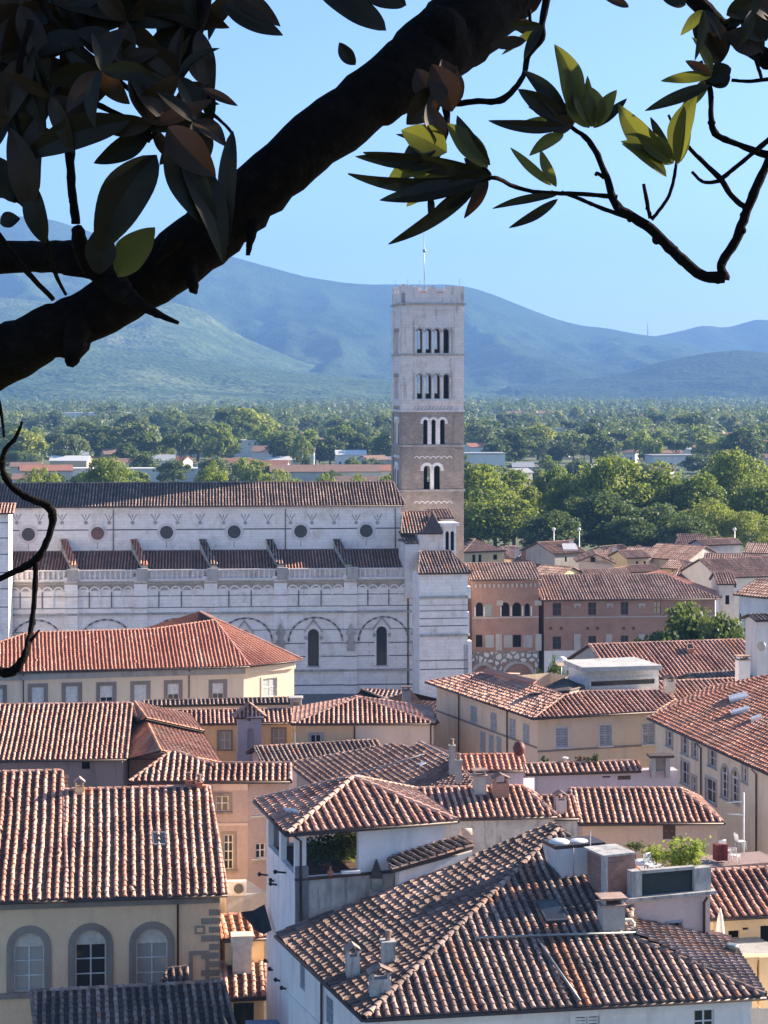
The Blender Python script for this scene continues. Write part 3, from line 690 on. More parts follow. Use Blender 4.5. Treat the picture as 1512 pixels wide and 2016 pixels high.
for q in (.35, 1.35):
    mb = MB(); mb.lathe(tt[0]+dd*(q+.15)+ss*.7+V3(0, 0, .16), [(.48, 0), (.5, .08), (.38, .16), (.05, .2)], 14); mb.build('lid', WHITE, k)
for q in (.9, 1.75):
    mb = MB(); mb.tube([tt[0]+dd*q-ss*.03+V3(0, 0, .9 if q > 1 else .1), tt[0]+dd*q-ss*.03-V3(0, 0, 1.5)], .025, 5); mb.build('pipe', CEM, k)
# dark pierced chimney and white elbow pipe
Pb = PF(1206, 1838)
chimney(h3.roof, Pb+V3(0, .5, 0), 1.0, .9, 1.15, .17, GREYW, 'cap', 'broad smoke-blackened chimney beside the white elbow pipe', sink=.6)
mb = MB(); p = D(1247, 1850, 89.4); mb.tube([p, p+V3(0, 0, .75), p+V3(-.12, 0, .86), p+V3(-.45, 0, .86), p+V3(-.5, 0, 1.0)], .09, 8)
tag(mb.build('flue_pipe', CREAMP), 'cream elbow flue pipe beside the smoke-blackened chimney', 'pipe')
# ---------- terrace furniture and plants ----------
def leafy(c, r, n=260, ls=.16, cols=0, seed=1, sq=1.0):
    g = np.random.default_rng(seed); mbx = MB(); c = np.array(c)
    cl = g.normal(size=(max(3, n//30), 3)); cl /= np.linalg.norm(cl, axis=1)[:, None]; cl *= g.random((len(cl), 1))**.4*np.array(r)*.8
    P_ = cl[g.integers(0, len(cl), n)]+g.normal(size=(n, 3))*np.array(r)*.22
    a = g.normal(size=(n, 3)); a /= np.linalg.norm(a, axis=1)[:, None]; b = g.normal(size=(n, 3)); b -= a*(a*b).sum(1)[:, None]; b /= np.linalg.norm(b, axis=1)[:, None]
    l = ls*(.6+g.random((n, 1))*.8); V = np.stack([P_-a*l*.5, P_+b*l*.28, P_+a*l*.5, P_-b*l*.28], 1)+c
    mbx.raw(V.reshape(-1, 3), np.arange(4*n).reshape(n, 4), 0, g.random(n)); return mbx
def foliagemat(name, cs, tr=.35, rough=.55):
    m, n, l, b = newmat(name); at = N(n, "ShaderNodeAttribute", attribute_name="tv")
    c = ramp(n, l, at.outputs['Fac'], [(i/(len(cs)-1), q) for i, q in enumerate(cs)])
    l.new(c, b.inputs['Base Color']); b.inputs['Roughness'].default_value = rough; b.inputs['Specular IOR Level'].default_value = .25
    t = N(n, "ShaderNodeBsdfTranslucent"); c2 = mix(n, l, .5, c, (.25, .32, .04)); l.new(c2, t.inputs[0])
    ms = N(n, "ShaderNodeMixShader"); ms.inputs[0].default_value = tr; l.new(b.outputs[0], ms.inputs[1]); l.new(t.outputs[0], ms.inputs[2])
    l.new(ms.outputs[0], n["Material Output"].inputs['Surface']); return m
G_BR = foliagemat("bright terrace foliage", [(.15, .22, .035), (.28, .35, .06), (.42, .46, .09)], .5)
G_DK = foliagemat("dark evergreen foliage", [(.015, .035, .015), (.03, .06, .02), (.06, .09, .03)], .2)
G_MD = foliagemat("mid green foliage", [(.03, .06, .02), (.06, .10, .03), (.10, .14, .04)], .3)
def potplant(px, py, Y, r, label, mat=G_MD, pot=.22, seed=3, n=240, h=None, ls=.16, name='potted_plant'):
    p = D(px, py, Y); k = thing(name, p, label, 'plant')
    mb = MB(); mb.lathe(p, [(pot*.7, 0), (pot, pot*1.5), (pot*1.12, pot*1.5), (pot*1.12, pot*1.75), (pot*.9, pot*1.75)], 12); mb.build('pot', TERRA, k)
    h = h or r[2]; b = leafy((p.x, p.y, p.z+pot*1.6+h), r, n, ls, seed=seed); b.build('foliage', mat, k)
    mb = MB(); mb.tube([p+V3(0, 0, pot), p+V3(0, 0, pot*1.6+h)], .03, 5); mb.build('stem', BROWNW, k); return k
zT = zt+.08
potplant(1345, 1742, 93.6, (1.15, .7, .8), 'large bright yellow green shrub on the terrace', G_BR, .3, 4, 1100, .95, .17)
potplant(1292, 1735, 94.3, (.7, .5, .45), 'round green shrub behind the white table on the terrace', G_BR, .26, 5, 520, .9, .15)
potplant(1370, 1740, 92.8, (.35, .35, .8), 'tall climbing plant at the right end of the terrace', G_BR, .2, 6, 380, .9, .14)
potplant(1218, 1730, 95.2, (.45, .4, .28), 'low dark plant above the brick stack', G_MD, .2, 7, 240, .9, .12)
potplant(1252, 1722, 95.6, (.6, .35, .25), 'row plant with small leaves behind the brick stack', G_MD, .2, 8, 260, 1.0, .12)
p = D(1263, 1722, 92.9); k = thing('terrace_table', p, 'small white round table on the roof terrace', 'table')
mb = MB(); mb.lathe(p+V3(0, 0, .55), [(.05, -.03), (.52, -.02), (.54, .02), (.05, .03)], 18); mb.build('tabletop', WHITE, k)
for a in range(4): mb = MB(); q = V3(math.cos(a*1.57+.7), math.sin(a*1.57+.7))*.38; mb.tube([p+q*1.1, p+q+V3(0, 0, .55)], .025, 6); mb.build('leg', WHITE, k)
def chair(p, rot, label, name='garden_chair', group=None, mat=None):
    k = thing(name, p, label, 'chair', group); m = mat or WHITE; x = V3(math.cos(rot), math.sin(rot)); y = V3(-math.sin(rot), math.cos(rot))
    mb = MB(); mb.obox(p-x*.25-y*.24+V3(0, 0, .44), x*.5, y*.48, V3(0, 0, .04)); mb.build('seat', m, k)
    mb = MB(); 
    for q in np.linspace(-.22, .22, 6): mb.tube([p+x*q+y*.24+V3(0, 0, .46), p+x*q+y*.33+V3(0, 0, .95)], .02, 5)
    mb.tube([p-x*.25+y*.34+V3(0, 0, .95), p+x*.25+y*.34+V3(0, 0, .95)], .03, 6); mb.build('backrest', m, k)
    for a in (-.22, .22):
        for b in (-.2, .22): mb = MB(); mb.tube([p+x*a*1.1+y*b*1.1, p+x*a+y*b+V3(0, 0, .44)], .022, 5); mb.build('leg', m, k)
    return k
chair(D(1283, 1724, 92.6), .6, 'white garden chair beside the round table on the terrace')
# ---------- right yellow courtyard house ----------
A = Z(1396, 1808, 18.6); B = Z(1570, 1800, 18.6)
h4 = house('courtyard_house', 'yellow house with an old striped roof at the right edge, closed parasol in front', 'house', (1396, 1808), (1600, 1797), 18.6, .36, ridge=(1440, 1712), wallm=YEL2, tile=T_PALE, pitch=.42, over=.35, bias=-.1,
    wins=[(0, 1434, 1832, 1456, 1884, dict(st='d', sill=False)), (0, 1497, 1822, 1530, 1884, dict(st='d', sill=False)), (0, 1462, 1826, 1474, 1831, dict(st='d', sill=False))])
k, c, d, s = boxhouse('courtyard_block', 'low grey block with a flat terrace under the closed parasol', 'outbuilding', D(1398, 1896, 97), D(1560, 1894, 98.5), 4, 0, D(1398, 1896, 97).z, GREYW)
p = D(1418, 1890, 97.6); k = thing('closed_parasol', p, 'cream closed parasol standing beside the yellow courtyard house', 'parasol')
mb = MB(); mb.lathe(p, [(.03, 0), (.03, 2.4)], 6); mb.build('pole', ZINC, k)
mb = MB(); mb.lathe(p+V3(0, 0, .75), [(.05, 0), (.24, .12), (.23, .5), (.13, 1.3), (.03, 1.75)], 9); mb.build('canopy', CREAMP, k)
p = D(1441, 1908, 90.5); mb = MB(); mb.lathe(p-V3(0, 0, .8), [(.24, 0), (.24, 1.75), (.29, 1.75), (.29, 1.9), (.2, 1.92)], 12); tag(mb.build('metal_flue', ZINC), 'grey metal flue at the right end of the hipped roof', 'flue')
p = D(1474, 1925, 91.5); k = thing('garden_pillar', p-V3(0, 0, 1.2), 'pair of cream pillars with brick infill at the right edge', 'pillar')
for x in (1474, 1506): mb = MB(); q = D(x, 1925, 91.5); mb.box(q-V3(0, 0, .2), (.62, .5, 2.2), .1); mb.box(q+V3(0, 0, .95), (.72, .6, .12), .1); mb.build('pillar_shaft', YEL2, k)
mb = MB(); mb.box(D(1458, 1925, 91.8)-V3(0, 0, .1), (.5, .25, 1.5), .1); mb.box(D(1490, 1925, 91.8)-V3(0, 0, .1), (.4, .25, 1.5), .1); mb.build('brick_infill', BRICK, k)
# =============== pink house with long roof in shadow at its right end (behind terrace) ===============
h5 = house('pink_attic_house', 'pink house with a striped roof whose right end lies in shadow, behind the terrace plants', 'house', (1138, 1621), (1424, 1619), 18.6, .36, ridge=(1300, 1552), hr=2.0, wallm=PEACH, tile=T_PALE, pitch=.42, over=.3, strips={0: [(2.2, 3.2, .97)]},
    wins=[(0, 1305, 1624, 1330, 1652, dict(st='s', col_=BROWNW, sill=False))])
h6 = house('low_striped_house', 'small house with a sunlit striped roof and stained grey wall behind the loggia', 'house', (828, 1613), (1096, 1606), 20.7, .36, ridge=(960, 1549), wallm=CEM, tile=T_PALE, pitch=.40, over=.12, bias=.1, depth=None, hr=1.4)
h6b = house('lower_striped_house', 'lower striped roof between the loggia roof and the pink attic house', 'house', (1000, 1612), (1140, 1610), 20.3, .36, ridge=(1060, 1568), wallm=CEM, tile=T_PALE, pitch=.40, over=.12)
def flatten(): pass
# chimneys cluster near (900-1000,1490-1560)
for (px, py, w_, h_, m_, tp_, Pn, lb) in ((944, 1560, .7, .95, GREYW, 'cap', h6.P, 'grey pierced chimney on the low striped house'), (985, 1566, .9, .75, BRICK, 'gable', h6.P, 'brick chimney on the low striped house'),
    (1103, 1598, .62, .7, PINKL, 'gable', h6b.P, 'pink chimney by the hip top')):
    chimney((h6 if Pn is h6.P else h6b).roof, Pn(px, py), w_, .6, h_, .15, m_, tp_, lb, sink=.4)
# ---------- orange roofed strip + lilac roof wall ----------
h7 = house('orange_strip_house', 'narrow house with a small bright orange tile roof in front of the beige palazzo', 'house', (905, 1518), (1037, 1516), 17.9, .36, ridge=(960, 1486), wallm=LILAC, tile=T_NEW, pitch=.42, over=.2, bias=.25)
k, c, d, s = boxhouse('parapet_wall', 'long lilac roof-terrace wall with tile coping and two small openings', 'wall', D(1060, 1523, 139), D(1335, 1517, 140.5), 1.2, 0, D(1060, 1523, 139).z-.05, LILAC,
    [(0, 1186, 1528, 1202, 1531, dict(st='d', sill=False)), (0, 1216, 1527, 1242, 1535, dict(st='s', col_=BROWNW, sill=False))])
mb = MB(); q0, q1 = D(1035, 1520, 138.9), D(1262, 1513, 140); q2 = q1+V3(-.15, 1.0, .35); q3 = q0+V3(-.15, 1.0, .35)
roof(k, [[q0-V3(.02, .25, .1), q1-V3(0, .25, .1), q2, q3]], T_PALE, .42, bias=.2, gut=False, name='coping')
k, c, d, s = boxhouse('low_lilac_house', 'pale low block behind the lilac parapet wall', 'outbuilding', D(1000, 1560, 141), D(1338, 1560, 142.5), 6, 0, 16.6, LILAC)
for i, (px, py, h_, lb) in enumerate(((1113, 1516, .75, 'slender white vent pipe'),)):
    p = D(px, py, 140.5); mb = MB(); mb.lathe(p, [(.06, 0), (.06, h_), (.2, h_+.03), (.2, h_+.14)], 8); tag(mb.build('vent_pipe', WHITE), 'slender white vent pipe with T cap on the lilac parapet wall', 'vent')
for i, (px, r_, lb) in enumerate(((1142, .45, 'reddish potted plant on the lilac parapet wall'), (1166, .55, 'larger terracotta potted plant on the lilac parapet wall'), (1073, .35, 'small dark urn plant at the left of the lilac parapet wall'))):
    potplant(px, 1514, 140.6, (r_, r_*.8, r_*.8), lb, [foliagemat("reddish plant", [(.10, .04, .03), (.16, .06, .04), (.2, .1, .06)], .2), G_DK, G_DK][i], .22, 20+i, 130, r_*.7, .2)
p = D(1300, 1516, 140.2); k = thing('roof_hut', p, 'small dark tiled chimney hut at the right end of the lilac wall', 'chimney hut')
mb = MB(); mb.box(p+V3(-.55, 0, .2), (.3, .8, 1.4), .1); mb.box(p+V3(.45, 0, .2), (.3, .8, 1.4), .1); mb.box(p+V3(0, .3, .2), (.9, .2, 1.4), .1); mb.build('wall', GREYW, k)
mb = MB(); mb.box(p+V3(0, 0, 1.0), (1.7, 1.1, .16), .1); mb.build('roof_slab', WOOD, k)
mb = MB(); mb.lathe(D(1022, 1489, 141), [(.1, 0), (.38, .25), (.45, .6), (.3, .95), (.05, 1.05)], 12); tag(mb.build('terracotta_jar', plain("dark red clay", (.16, .05, .04), .6)), 'round dark red jar standing behind the orange roof', 'jar')
for px, py, h_, lb in ((890, 1497, 1.5, 'old grey chimney with rounded figure-like pot left of the orange roof'), (903, 1512, 1.0, 'short grey chimney in front of the figure-like one')):
    p = D(px, py, 143 if h_ > 1.2 else 139); k_ = chimney(h7.roof, p, .42, .42, h_-.5, .1, GREYW, 'pot', lb, 1.0)
# =============== B19: dark brown shaded slope ===============
A = Z(625, 1548, 15.2); E = Z(567, 1502, 15.2)
PB = Plane(E, A, .33); t0, t1, t2 = PB(776, 1464), PB(826, 1461), PB(892, 1494)
t3 = PB(800, 1545); Aext = E+(A-E)*2.2
pls = [[E, Aext, PB(960, 1560), t2, t1, PB(812, 1472), t0]]
r2_ = V3(3.2, 5.5)
pls.append([t2+V3(6.5, 1.0, -2.2), t1+V3(6.5, 1.0, -2.2), t1, t2])
ft = [V3(p.x, p.y) for p in (Aext+V3(.7, .8), t2+V3(6, 0), t1+V3(6, 0.5), E+V3(.7, -.3))]
h8 = custom('brown_roofed_house', 'house with a wide dull brown roof slope and a pale repair line, centre', 'house', pls, ft, 15.2, [], PEACH, tile=T_RED, pitch=.42, bias=-.25, capval=.9)
skylight('skylight', h8.roof, PB, [(822, 1508), (834, 1503), (840, 1505), (829, 1511)], .06, WHITE, WHITE)
mb = MB(); mb.tube([PB(700, 1528)+V3(0, 0, .12), PB(836, 1488)+V3(0, 0, .12)], .07, 5); mb.build('repair_line', CEM, h8.roof)
h8b = house('thin_strip_house', 'narrow striped roof running in front of the yellow convent house', 'house', (515, 1502), (760, 1487), 14.0, .36, depth=5, wallm=PINKL, tile=T_OLD, pitch=.42, bias=.1)
# =============== B4 pink house behind the palazzo ===============
A = Z(254, 1539, 22.0); B = Z(571, 1537, 22.0); C0 = Z(487, 1537, 22.0); PP = Plane(A, B, .36)
m1, m2, m3, m4 = PP(337, 1479), PP(349, 1480), PP(413, 1503), PP(571, 1503)
b1, b2 = Z(604, 1527, 22.0), None
bk = lambda p: V3(p.x-.3, 2*p.y-A.y-.2, 22.0)
pls = [[A, B, m4, m3, m2, m1], [B, bk(m4)+V3(.2, 0, 0), m4], [bk(m4), bk(m3), m3, m4], [bk(m3), bk(m2), m2, m3], [bk(m1), A, m1], [bk(m2), bk(m1), m1, m2]]
ft = [V3(p.x, p.y) for p in (A+V3(.5, .4), C0+V3(0, .4), B+V3(-.1, 1.3), bk(m4)+V3(-.4, -.3), bk(m1)+V3(.4, -.3))]
h9 = custom('pink_corner_house', 'two-tone pink corner house with grey-framed windows behind the yellow palazzo', 'house', pls, ft, 21.95,
    [(0, 424, 1567, 450, 1598, dict(st='p', sur=STONE, sw=.18)), (0, 440, 1643, 459, 1712, dict(st='p', sur=STONE, sw=.16)), (1, 503, 1660, 523, 1690, dict(st='p', sur=None)), (1, 500, 1580, 520, 1606, dict(st='s', sur=None, col_=PINKL))],
    PINKD, tile=T_PALE, pitch=.37, tl=.4)
band(h9.root, ft[0], ft[1], hitW(ft[0], ft[1], 440, 1625)[1], .14, .07, PINKL); band(h9.root, ft[0], ft[1], 21.4, .4, .16, PINKL, 'cornice')
w_ = MB(); w_.poly([ft[1]+V3(.003, -.006, 0), ft[2]+V3(.003, -.006, 0), ft[2]+V3(.003, -.006, 21.9), ft[1]+V3(.003, -.006, 21.9)])
# alley: AC unit, tiled lean-tos
p = D(466, 1762, 111); k = thing('air_conditioner', p, 'white air conditioner unit in the alley right of the yellow palazzo roof', 'air conditioner')
mb = MB(); mb.box(p+V3(0, 0, .4), (1.05, .4, .78), .1); mb.build('casing', WHITE, k)
mb = MB(); q = p+V3(.12, -.22, .4); mb.tube([q, q+V3(0, -.03, 0)], .27, 14); mb.build('fan_grille', plain("dark fan grille", (.10, .11, .11), .5), k)
k, c, d, s = boxhouse('alley_block', 'low pinkish block carrying the air conditioner in the alley', 'outbuilding', D(446, 1800, 110.6), D(526, 1800, 111.6), 3, 0, D(466, 1762, 111).z, GREYW)
h10 = house('alley_lean_to', 'small bright orange-tiled lean-to roof at the foot of the alley', 'outbuilding', (438, 1966), (526, 1963), 14.2, .36, ridge=(480, 1893), wallm=YEL2, tile=T_PALE, pitch=.46, over=.15, bias=.1,
    wins=[(0, 460, 1974, 500, 2040, dict(st='s', col_=plain("dark green door", (.03, .045, .035), .6), sill=False))])
h11 = house('alley_upper_roof', 'small sunlit tiled roof above the white tank in the alley', 'outbuilding', (440, 1850), (524, 1845), 16.5, .36, ridge=(480, 1800), wallm=YEL2, tile=T_PALE, pitch=.44, over=.1)
p = D(476, 1872, 104.5); mb = MB(); mb.box(p-V3(0, 0, .6), (.95, .8, 2.4), .1, 0); mb.box(p+V3(0, 0, .62), (1.12, .95, .5), .1, 0)
tag(mb.build('water_tank', CREAMP), 'cream water tank standing between the two alley roofs', 'tank')
p = [D(474, 1797, 101), D(520, 1782, 101.5), D(534, 1832, 100), D(505, 1833, 100)]
k = thing('awning', p[0], 'dark sagging awning fixed to the left wall of the loggia house', 'awning')
mb = MB(); q_ = [p[0], p[0].lerp(p[1], .5)-V3(0, 0, .12), p[1]]; w2 = [p[3], p[3].lerp(p[2], .5)-V3(0, 0, .18), p[2]]; [mb.prism([q_[i], q_[i+1], w2[i+1], w2[i]], (.02, .05, .03)) for i in (0, 1)]; mb.build('cloth', plain("dark awning cloth", (.035, .033, .038), .9), k)
p = D(520, 2016, 99); mb = MB(); mb.box(p+V3(.3, 0, -.1), (2.4, 1.4, .2), .1); tag(mb.build('blue_canopy', plain("blue canvas", (.18, .34, .55), .7)), 'blue flat canopy at the bottom between the alley and the white wall', 'canopy')
# small fixings on the shaded white wall
for i, (px, py, ln) in enumerate(((546, 1742, .3), (564, 1718, .5), (528, 1723, .4), (540, 1735, .15), (538, 1910, .15), (552, 1931, .2), (564, 1947, .2), (528, 1894, .12))):
    mb = MB(); u_, z_ = hitW(c3, c0, px, py); q = V3(c3.x, c3.y)+(V3(c0.x, c0.y)-V3(c3.x, c3.y)).normalized()*u_+V3(-.03, -.03, z_)
    mb.tube([q, q+V3(-ln, -ln*.3, .08)], .05, 5); mb.ball(q+V3(-ln, -ln*.3, .08), .11, 6); mb.build('cable_bracket', BLACK, bpy.data.objects['loggia_tower'])
# ================= LEFT MIDDLE =================
h12 = house('brown_wall_house', 'house with a brown wall, dark square opening and closely striped roof at the left edge', 'house', (-60, 1498), (249, 1494), 15.6, .36, ridge=(120, 1386), wallm=BRNW, tile=T_PALE, pitch=.40, over=.35, bias=-.05,
    wins=[(0, 161, 1500, 177, 1514, dict(st='d', sill=False))])
for i, dta in enumerate((((288, 1419), (316, 1477), (245, 1496), (435, 1501), (248, 1433), (391, 1439), 16.3, 14.1, 'front'), ((265, 1382), (288, 1413), (249, 1431), (400, 1438), (245, 1387), (318, 1394), 16.9, 14.7, 'rear'))):
    rf, rn, ln, rn2, lf, rf2, zr_, ze_, nm = dta
    a, b = Z(*rf, zr_), Z(*rn, zr_); dirn = (a-b).normalized(); wl_ = (Z(*ln, ze_)-b); wr_ = (Z(*rn2, ze_)-b)
    l0, r0 = Z(*ln, ze_), Z(*rn2, ze_); L_ = (a-b).length; l1, r1 = l0+dirn*L_, r0+dirn*L_
    custom('brown_gable_house', ('lower, nearer' if i == 0 else 'higher, farther')+' of two stepped houses with plain reddish roof slopes and pale ridges', 'house',
        [[l1, l0, b, a], [r0, r1, a, b]], [V3(p.x, p.y) for p in (l0+dirn*.3+V3(.4, 0), r0+dirn*.3-V3(.4, 0), r1-V3(.4, 0), l1+V3(.4, 0))], ze_-.02, [], BRNW, tile=T_RUST, pitch=.4, bias=.1, capval=.8,
        extra=[[V3(l0.x+.4, l0.y+.5, ze_), V3(r0.x-.4, r0.y+.5, ze_), V3(b.x, b.y+.5, zr_-.2)]])
# yellow convent house with bell gable
A, B = D(325, 1426, 186), D(578, 1421, 188)
h13 = house('yellow_convent_house', 'warm yellow house with grey-framed windows and a thin tile roof behind the bell gable', 'house', (300, 1427), (580, 1422), A.z, .36, ridge=(450, 1397), wallm=YEL2, tile=T_PALE, pitch=.42, over=.2, bias=0,
    wins=[(0, 431, 1441, 454, 1475, dict(st='p', sur=STONE, sw=.2, glass=GLASSC)), (0, 538, 1436, 560, 1473, dict(st='p', sur=STONE, sw=.2, glass=GLASSC))])
A, B = D(279, 1389, 196), D(580, 1386, 198)
k, c, d, s = boxhouse('cream_garden_wall', 'long cream wall with tiled coping below the orange-roofed palazzo', 'wall', A, B, .6, 0, A.z, CRM)
roof(k, [[A-s*.2-V3(0, 0, .03), B-s*.2-V3(0, 0, .03)+V3(0, 0, A.z-B.z), B+s*.8+V3(0, 0, A.z-B.z+.35), A+s*.8+V3(0, 0, .35)]], T_OLD, .42, gut=False, name='coping')
p = D(582, 1399, 190); k = thing('square_vent_box', p-V3(0, 0, 2), 'pale square box with a dark opening at the end of the cream wall', 'vent box')
mb = MB(); y_ = p.y; x0 = p.x-.5; wall(mb, V3(x0, y_), V3(x0+1.0, y_-.02), p.z-2, p.z+1.1, [(.28, p.z+.15, .8, p.z+.8)], 0, .5); mb.box((p.x, y_+.8, p.z-.45), (1.0, .55, 3.1), 0, 1); mb.build('wall', [GREYW, GREYW], k)
mb = MB(); mb.box((p.x, y_+.45, p.z+1.17), (1.3, 1.4, .14)); mb.build('lid', GREYW, k)
# bell gable
YB = 181.0; p = D(491, 1500, YB); k = thing('bell_gable', (p.x, YB, p.z), 'lilac-plastered bell gable with arched niche and tiny tile cap', 'bell gable')
a, b = D(468, 1500, YB), D(515, 1500, YB+.3); H = D(491, 1409, YB).z
mb = MB(); u0, z0_ = hitW(a, b, 487, 1473); u1, z1_ = hitW(a, b, 500, 1434); v0, y0_ = hitW(a, b, 488, 1419); v1, y1_ = hitW(a, b, 494, 1414)
wall(mb, a, b, p.z-1, H, [(u0, z0_, u1, z1_, True), (v0, y0_, v1, y1_)], 0, .35)
dd = V3(b.x-a.x, b.y-a.y).normalized(); ss = V3(-dd.y, dd.x); W_ = (b-a).length
mb.obox(V3(a.x, a.y, p.z-1)+ss*.36, dd*W_, ss*.6, V3(0, 0, H-p.z+1), 0)
mb.poly([V3(a.x, a.y, p.z-1), V3(a.x, a.y, p.z-1)+ss*.4, V3(a.x, a.y, H)+ss*.4, V3(a.x, a.y, H)]); mb.poly([V3(b.x, b.y, p.z-1)+ss*.4, V3(b.x, b.y, p.z-1), V3(b.x, b.y, H), V3(b.x, b.y, H)+ss*.4])
mb.build('wall', LILAC, k)
mb = MB(); mb.obox(V3(a.x, a.y, p.z-4)-dd*.2-ss*.15, dd*(W_+.4), ss*1.3, V3(0, 0, 4.0)); mb.obox(V3(a.x, a.y, p.z)-dd*.1-ss*.08, dd*(W_+.2), ss*1.1, V3(0, 0, .7)); mb.build('plinth', LILAC, k)
top = D(491, 1385, YB).z; ce = V3((a.x+b.x)/2, YB, 0)+ss*.45
e = [V3(a.x, a.y, H-.1)-dd*.35-ss*.3, V3(b.x, b.y, H-.1)+dd*.35-ss*.3, V3(b.x, b.y, H-.1)+dd*.35+ss*1.25, V3(a.x, a.y, H-.1)-dd*.35+ss*1.25]
apx = V3(ce.x, ce.y, top); roof(k, [[e[0], e[1], apx], [e[1], e[2], apx], [e[2], e[3], apx], [e[3], e[0], apx]], T_PALE, .36, gut=False)
mb = MB(); mb.box((ce.x, ce.y, H-.12), (W_+.5, 1.3, .12)); mb.build('cornice', LILAC, k)
# hip roofed house right of it
A = D(575, 1425, 176); 
h14 = house('striped_hip_house', 'yellow and cream house with a steep-looking striped hip roof, left of the beige palazzo', 'house', (575, 1425), (857, 1424), A.z, .38, ridge=(697, 1371), hl=6.0, hr=7.0, wallm=YEL2, tile=T_PALE, pitch=.42, over=.3, strips={0: [(5.4, 5.9, .9)]},
    wins=[(0, 611, 1446, 632, 1480, dict(st='p', sur=SILL, sw=.2))])
w0, w1 = h14.c[0], h14.c[1]; um = hitW(w0, w1, 700, 1450)[0]
mb = MB(); dd = (w1-w0).normalized(); oo = V3(dd.y, -dd.x); mb.obox(V3(w0.x, w0.y, 6)+dd*um-oo*.0, dd*((w1-w0).length-um+.15), oo*.14, V3(0, 0, h14.zt-6.1)); mb.build('cream_wing_wall', CRM, h14.root)
downpipe(h14.root, w0+oo*.14, w1+oo*.14, um-.1, 6, h14.zt); downpipe(h14.root, w0+oo*.14, w1+oo*.14, (w1-w0).length-.1, 6, h14.zt)
h15 = house('red_slope_house', 'house with plain red-brown slopes and a sunlit ridge line behind the striped hip roof', 'house', (640, 1412), (868, 1421), D(640, 1412, 190).z, .34, ridge=(757, 1358), hl=7, hr=9, wallm=CRM, tile=T_RED, pitch=.42, over=.3, bias=.2, capval=.95)
chimney(h15.roof, h15.P(800, 1395), .75, .7, 1.7, .1, GREYW, 'cap', 'tall grey chimney on the red slopes')
# =============== orange-roofed palazzo ===============
A = Z(-60, 1325, 16.3); B = Z(492, 1311, 16.3); PO = Plane(A, B, .36); C = Z(596, 1298, 16.3)
o1, o2, o3 = PO(423, 1221), PO(300, 1239), PO(53, 1246); o0 = PO(-60, 1285)
xx = o1+V3(-1.2, 5.5, 1.0); ctop = Plane(B, C, .36)(393, 1204)
bko = lambda p: V3(p.x-1, p.y+9, 15.5)
pls = [[A, B, o1, o2, o3, o0], [B, C, ctop, o1], [C, V3(C.x-12, C.y+9, 16.3), ctop], [bko(o1), bko(o2), o2, o1], [bko(o2), bko(o3), o3, o2], [V3(C.x-12, C.y+9, 16.3), Z(278, 1238, 16.6), o1, ctop]]
ft = [V3(p.x, p.y) for p in (A+V3(.5, .7), B+V3(-.7, .9), C+V3(-.9, -.1), V3(C.x-12, C.y+8, 0), bko(o3)+V3(0, -.5, 0))]
gw = dict(st='r', sur=STONE, sw=.38); gb = dict(st='b', sur=STONE, sw=.38)
h16 = custom('orange_roofed_palazzo', 'cream palazzo with a bright new orange tile roof and grey-framed windows, left', 'palazzo', pls, ft, 16.2,
    [(0, 62, 1353, 87, 1392, gw), (0, 129, 1351, 154, 1392, gw), (0, 197, 1350, 222, 1392, gb), (0, 264, 1348, 289, 1390, gw), (0, 330, 1346, 352, 1384, gb), (0, 418, 1345, 440, 1382, gb), (0, -8, 1356, 6, 1392, gw),
     (1, 517, 1335, 545, 1372, dict(st='s', sur=CRM, sw=.2, col_=WHITE))], CRM, tile=T_NEW, pitch=.40, tl=.42, capval=.9, capr=.15)
band(h16.root, ft[0], ft[1], 15.4, .6, .3, GREYW, 'cornice'); band(h16.root, ft[1], ft[2], 15.4, .6, .3, CRM, 'cornice')
for x in (46, 372): downpipe(h16.root, ft[0], ft[1], hitW(ft[0], ft[1], x, 1350)[0], 6, 16)
A = Z(-90, 1290, 17.3); h17 = house('left_orange_house', 'end of an orange roof slope lit brightly at the left edge before the cathedral', 'house', (-120, 1283), (2, 1268), 17.4, .36, depth=11, hr=5.5, hl=3, wallm=CRM, tile=T_NEW, pitch=.4, bias=.2, capval=.95)
# =============== beige palazzo with rooftop lantern ===============
zB = 17.6; A = Z(1050, 1414, zB); B = Z(1292, 1400, zB); E = Z(838, 1342, zB); PA = Plane(A, B, .36); PE = Plane(E, A, .33)
fR, fT, fL = PA(1330, 1372), PA(1300, 1352), PA(1118, 1364)
hipT = PA(1112, 1368)
pe1, pe2 = PE(946, 1325), PE(1055, 1350)
hipT = PA(1110, 1369); hE = PE(1110, 1369)
pls = [[A, B, PA(1330, 1376), PA(1300, 1359), PA(1150, 1361), hipT], [E, A, hE, PE(1058, 1350), PE(945, 1325)]]
pls.append([V3(E.x+9, E.y+5, zB), E, pls[1][4]])
ft = [V3(p.x, p.y) for p in (A+V3(.4, .9), B+V3(1, .8), B+V3(-1, 16), V3(E.x+12, E.y+6), V3(E.x+1, E.y-.4))]
sh = dict(st='s', sur=WHITE, sw=.07, col_=plain("pale grey shutter", (.52, .54, .56), .6)); sl = dict(st='s', sur=None, col_=plain("faded blue grey shutter", (.46, .49, .49), .7), sill=False, depth=.12)
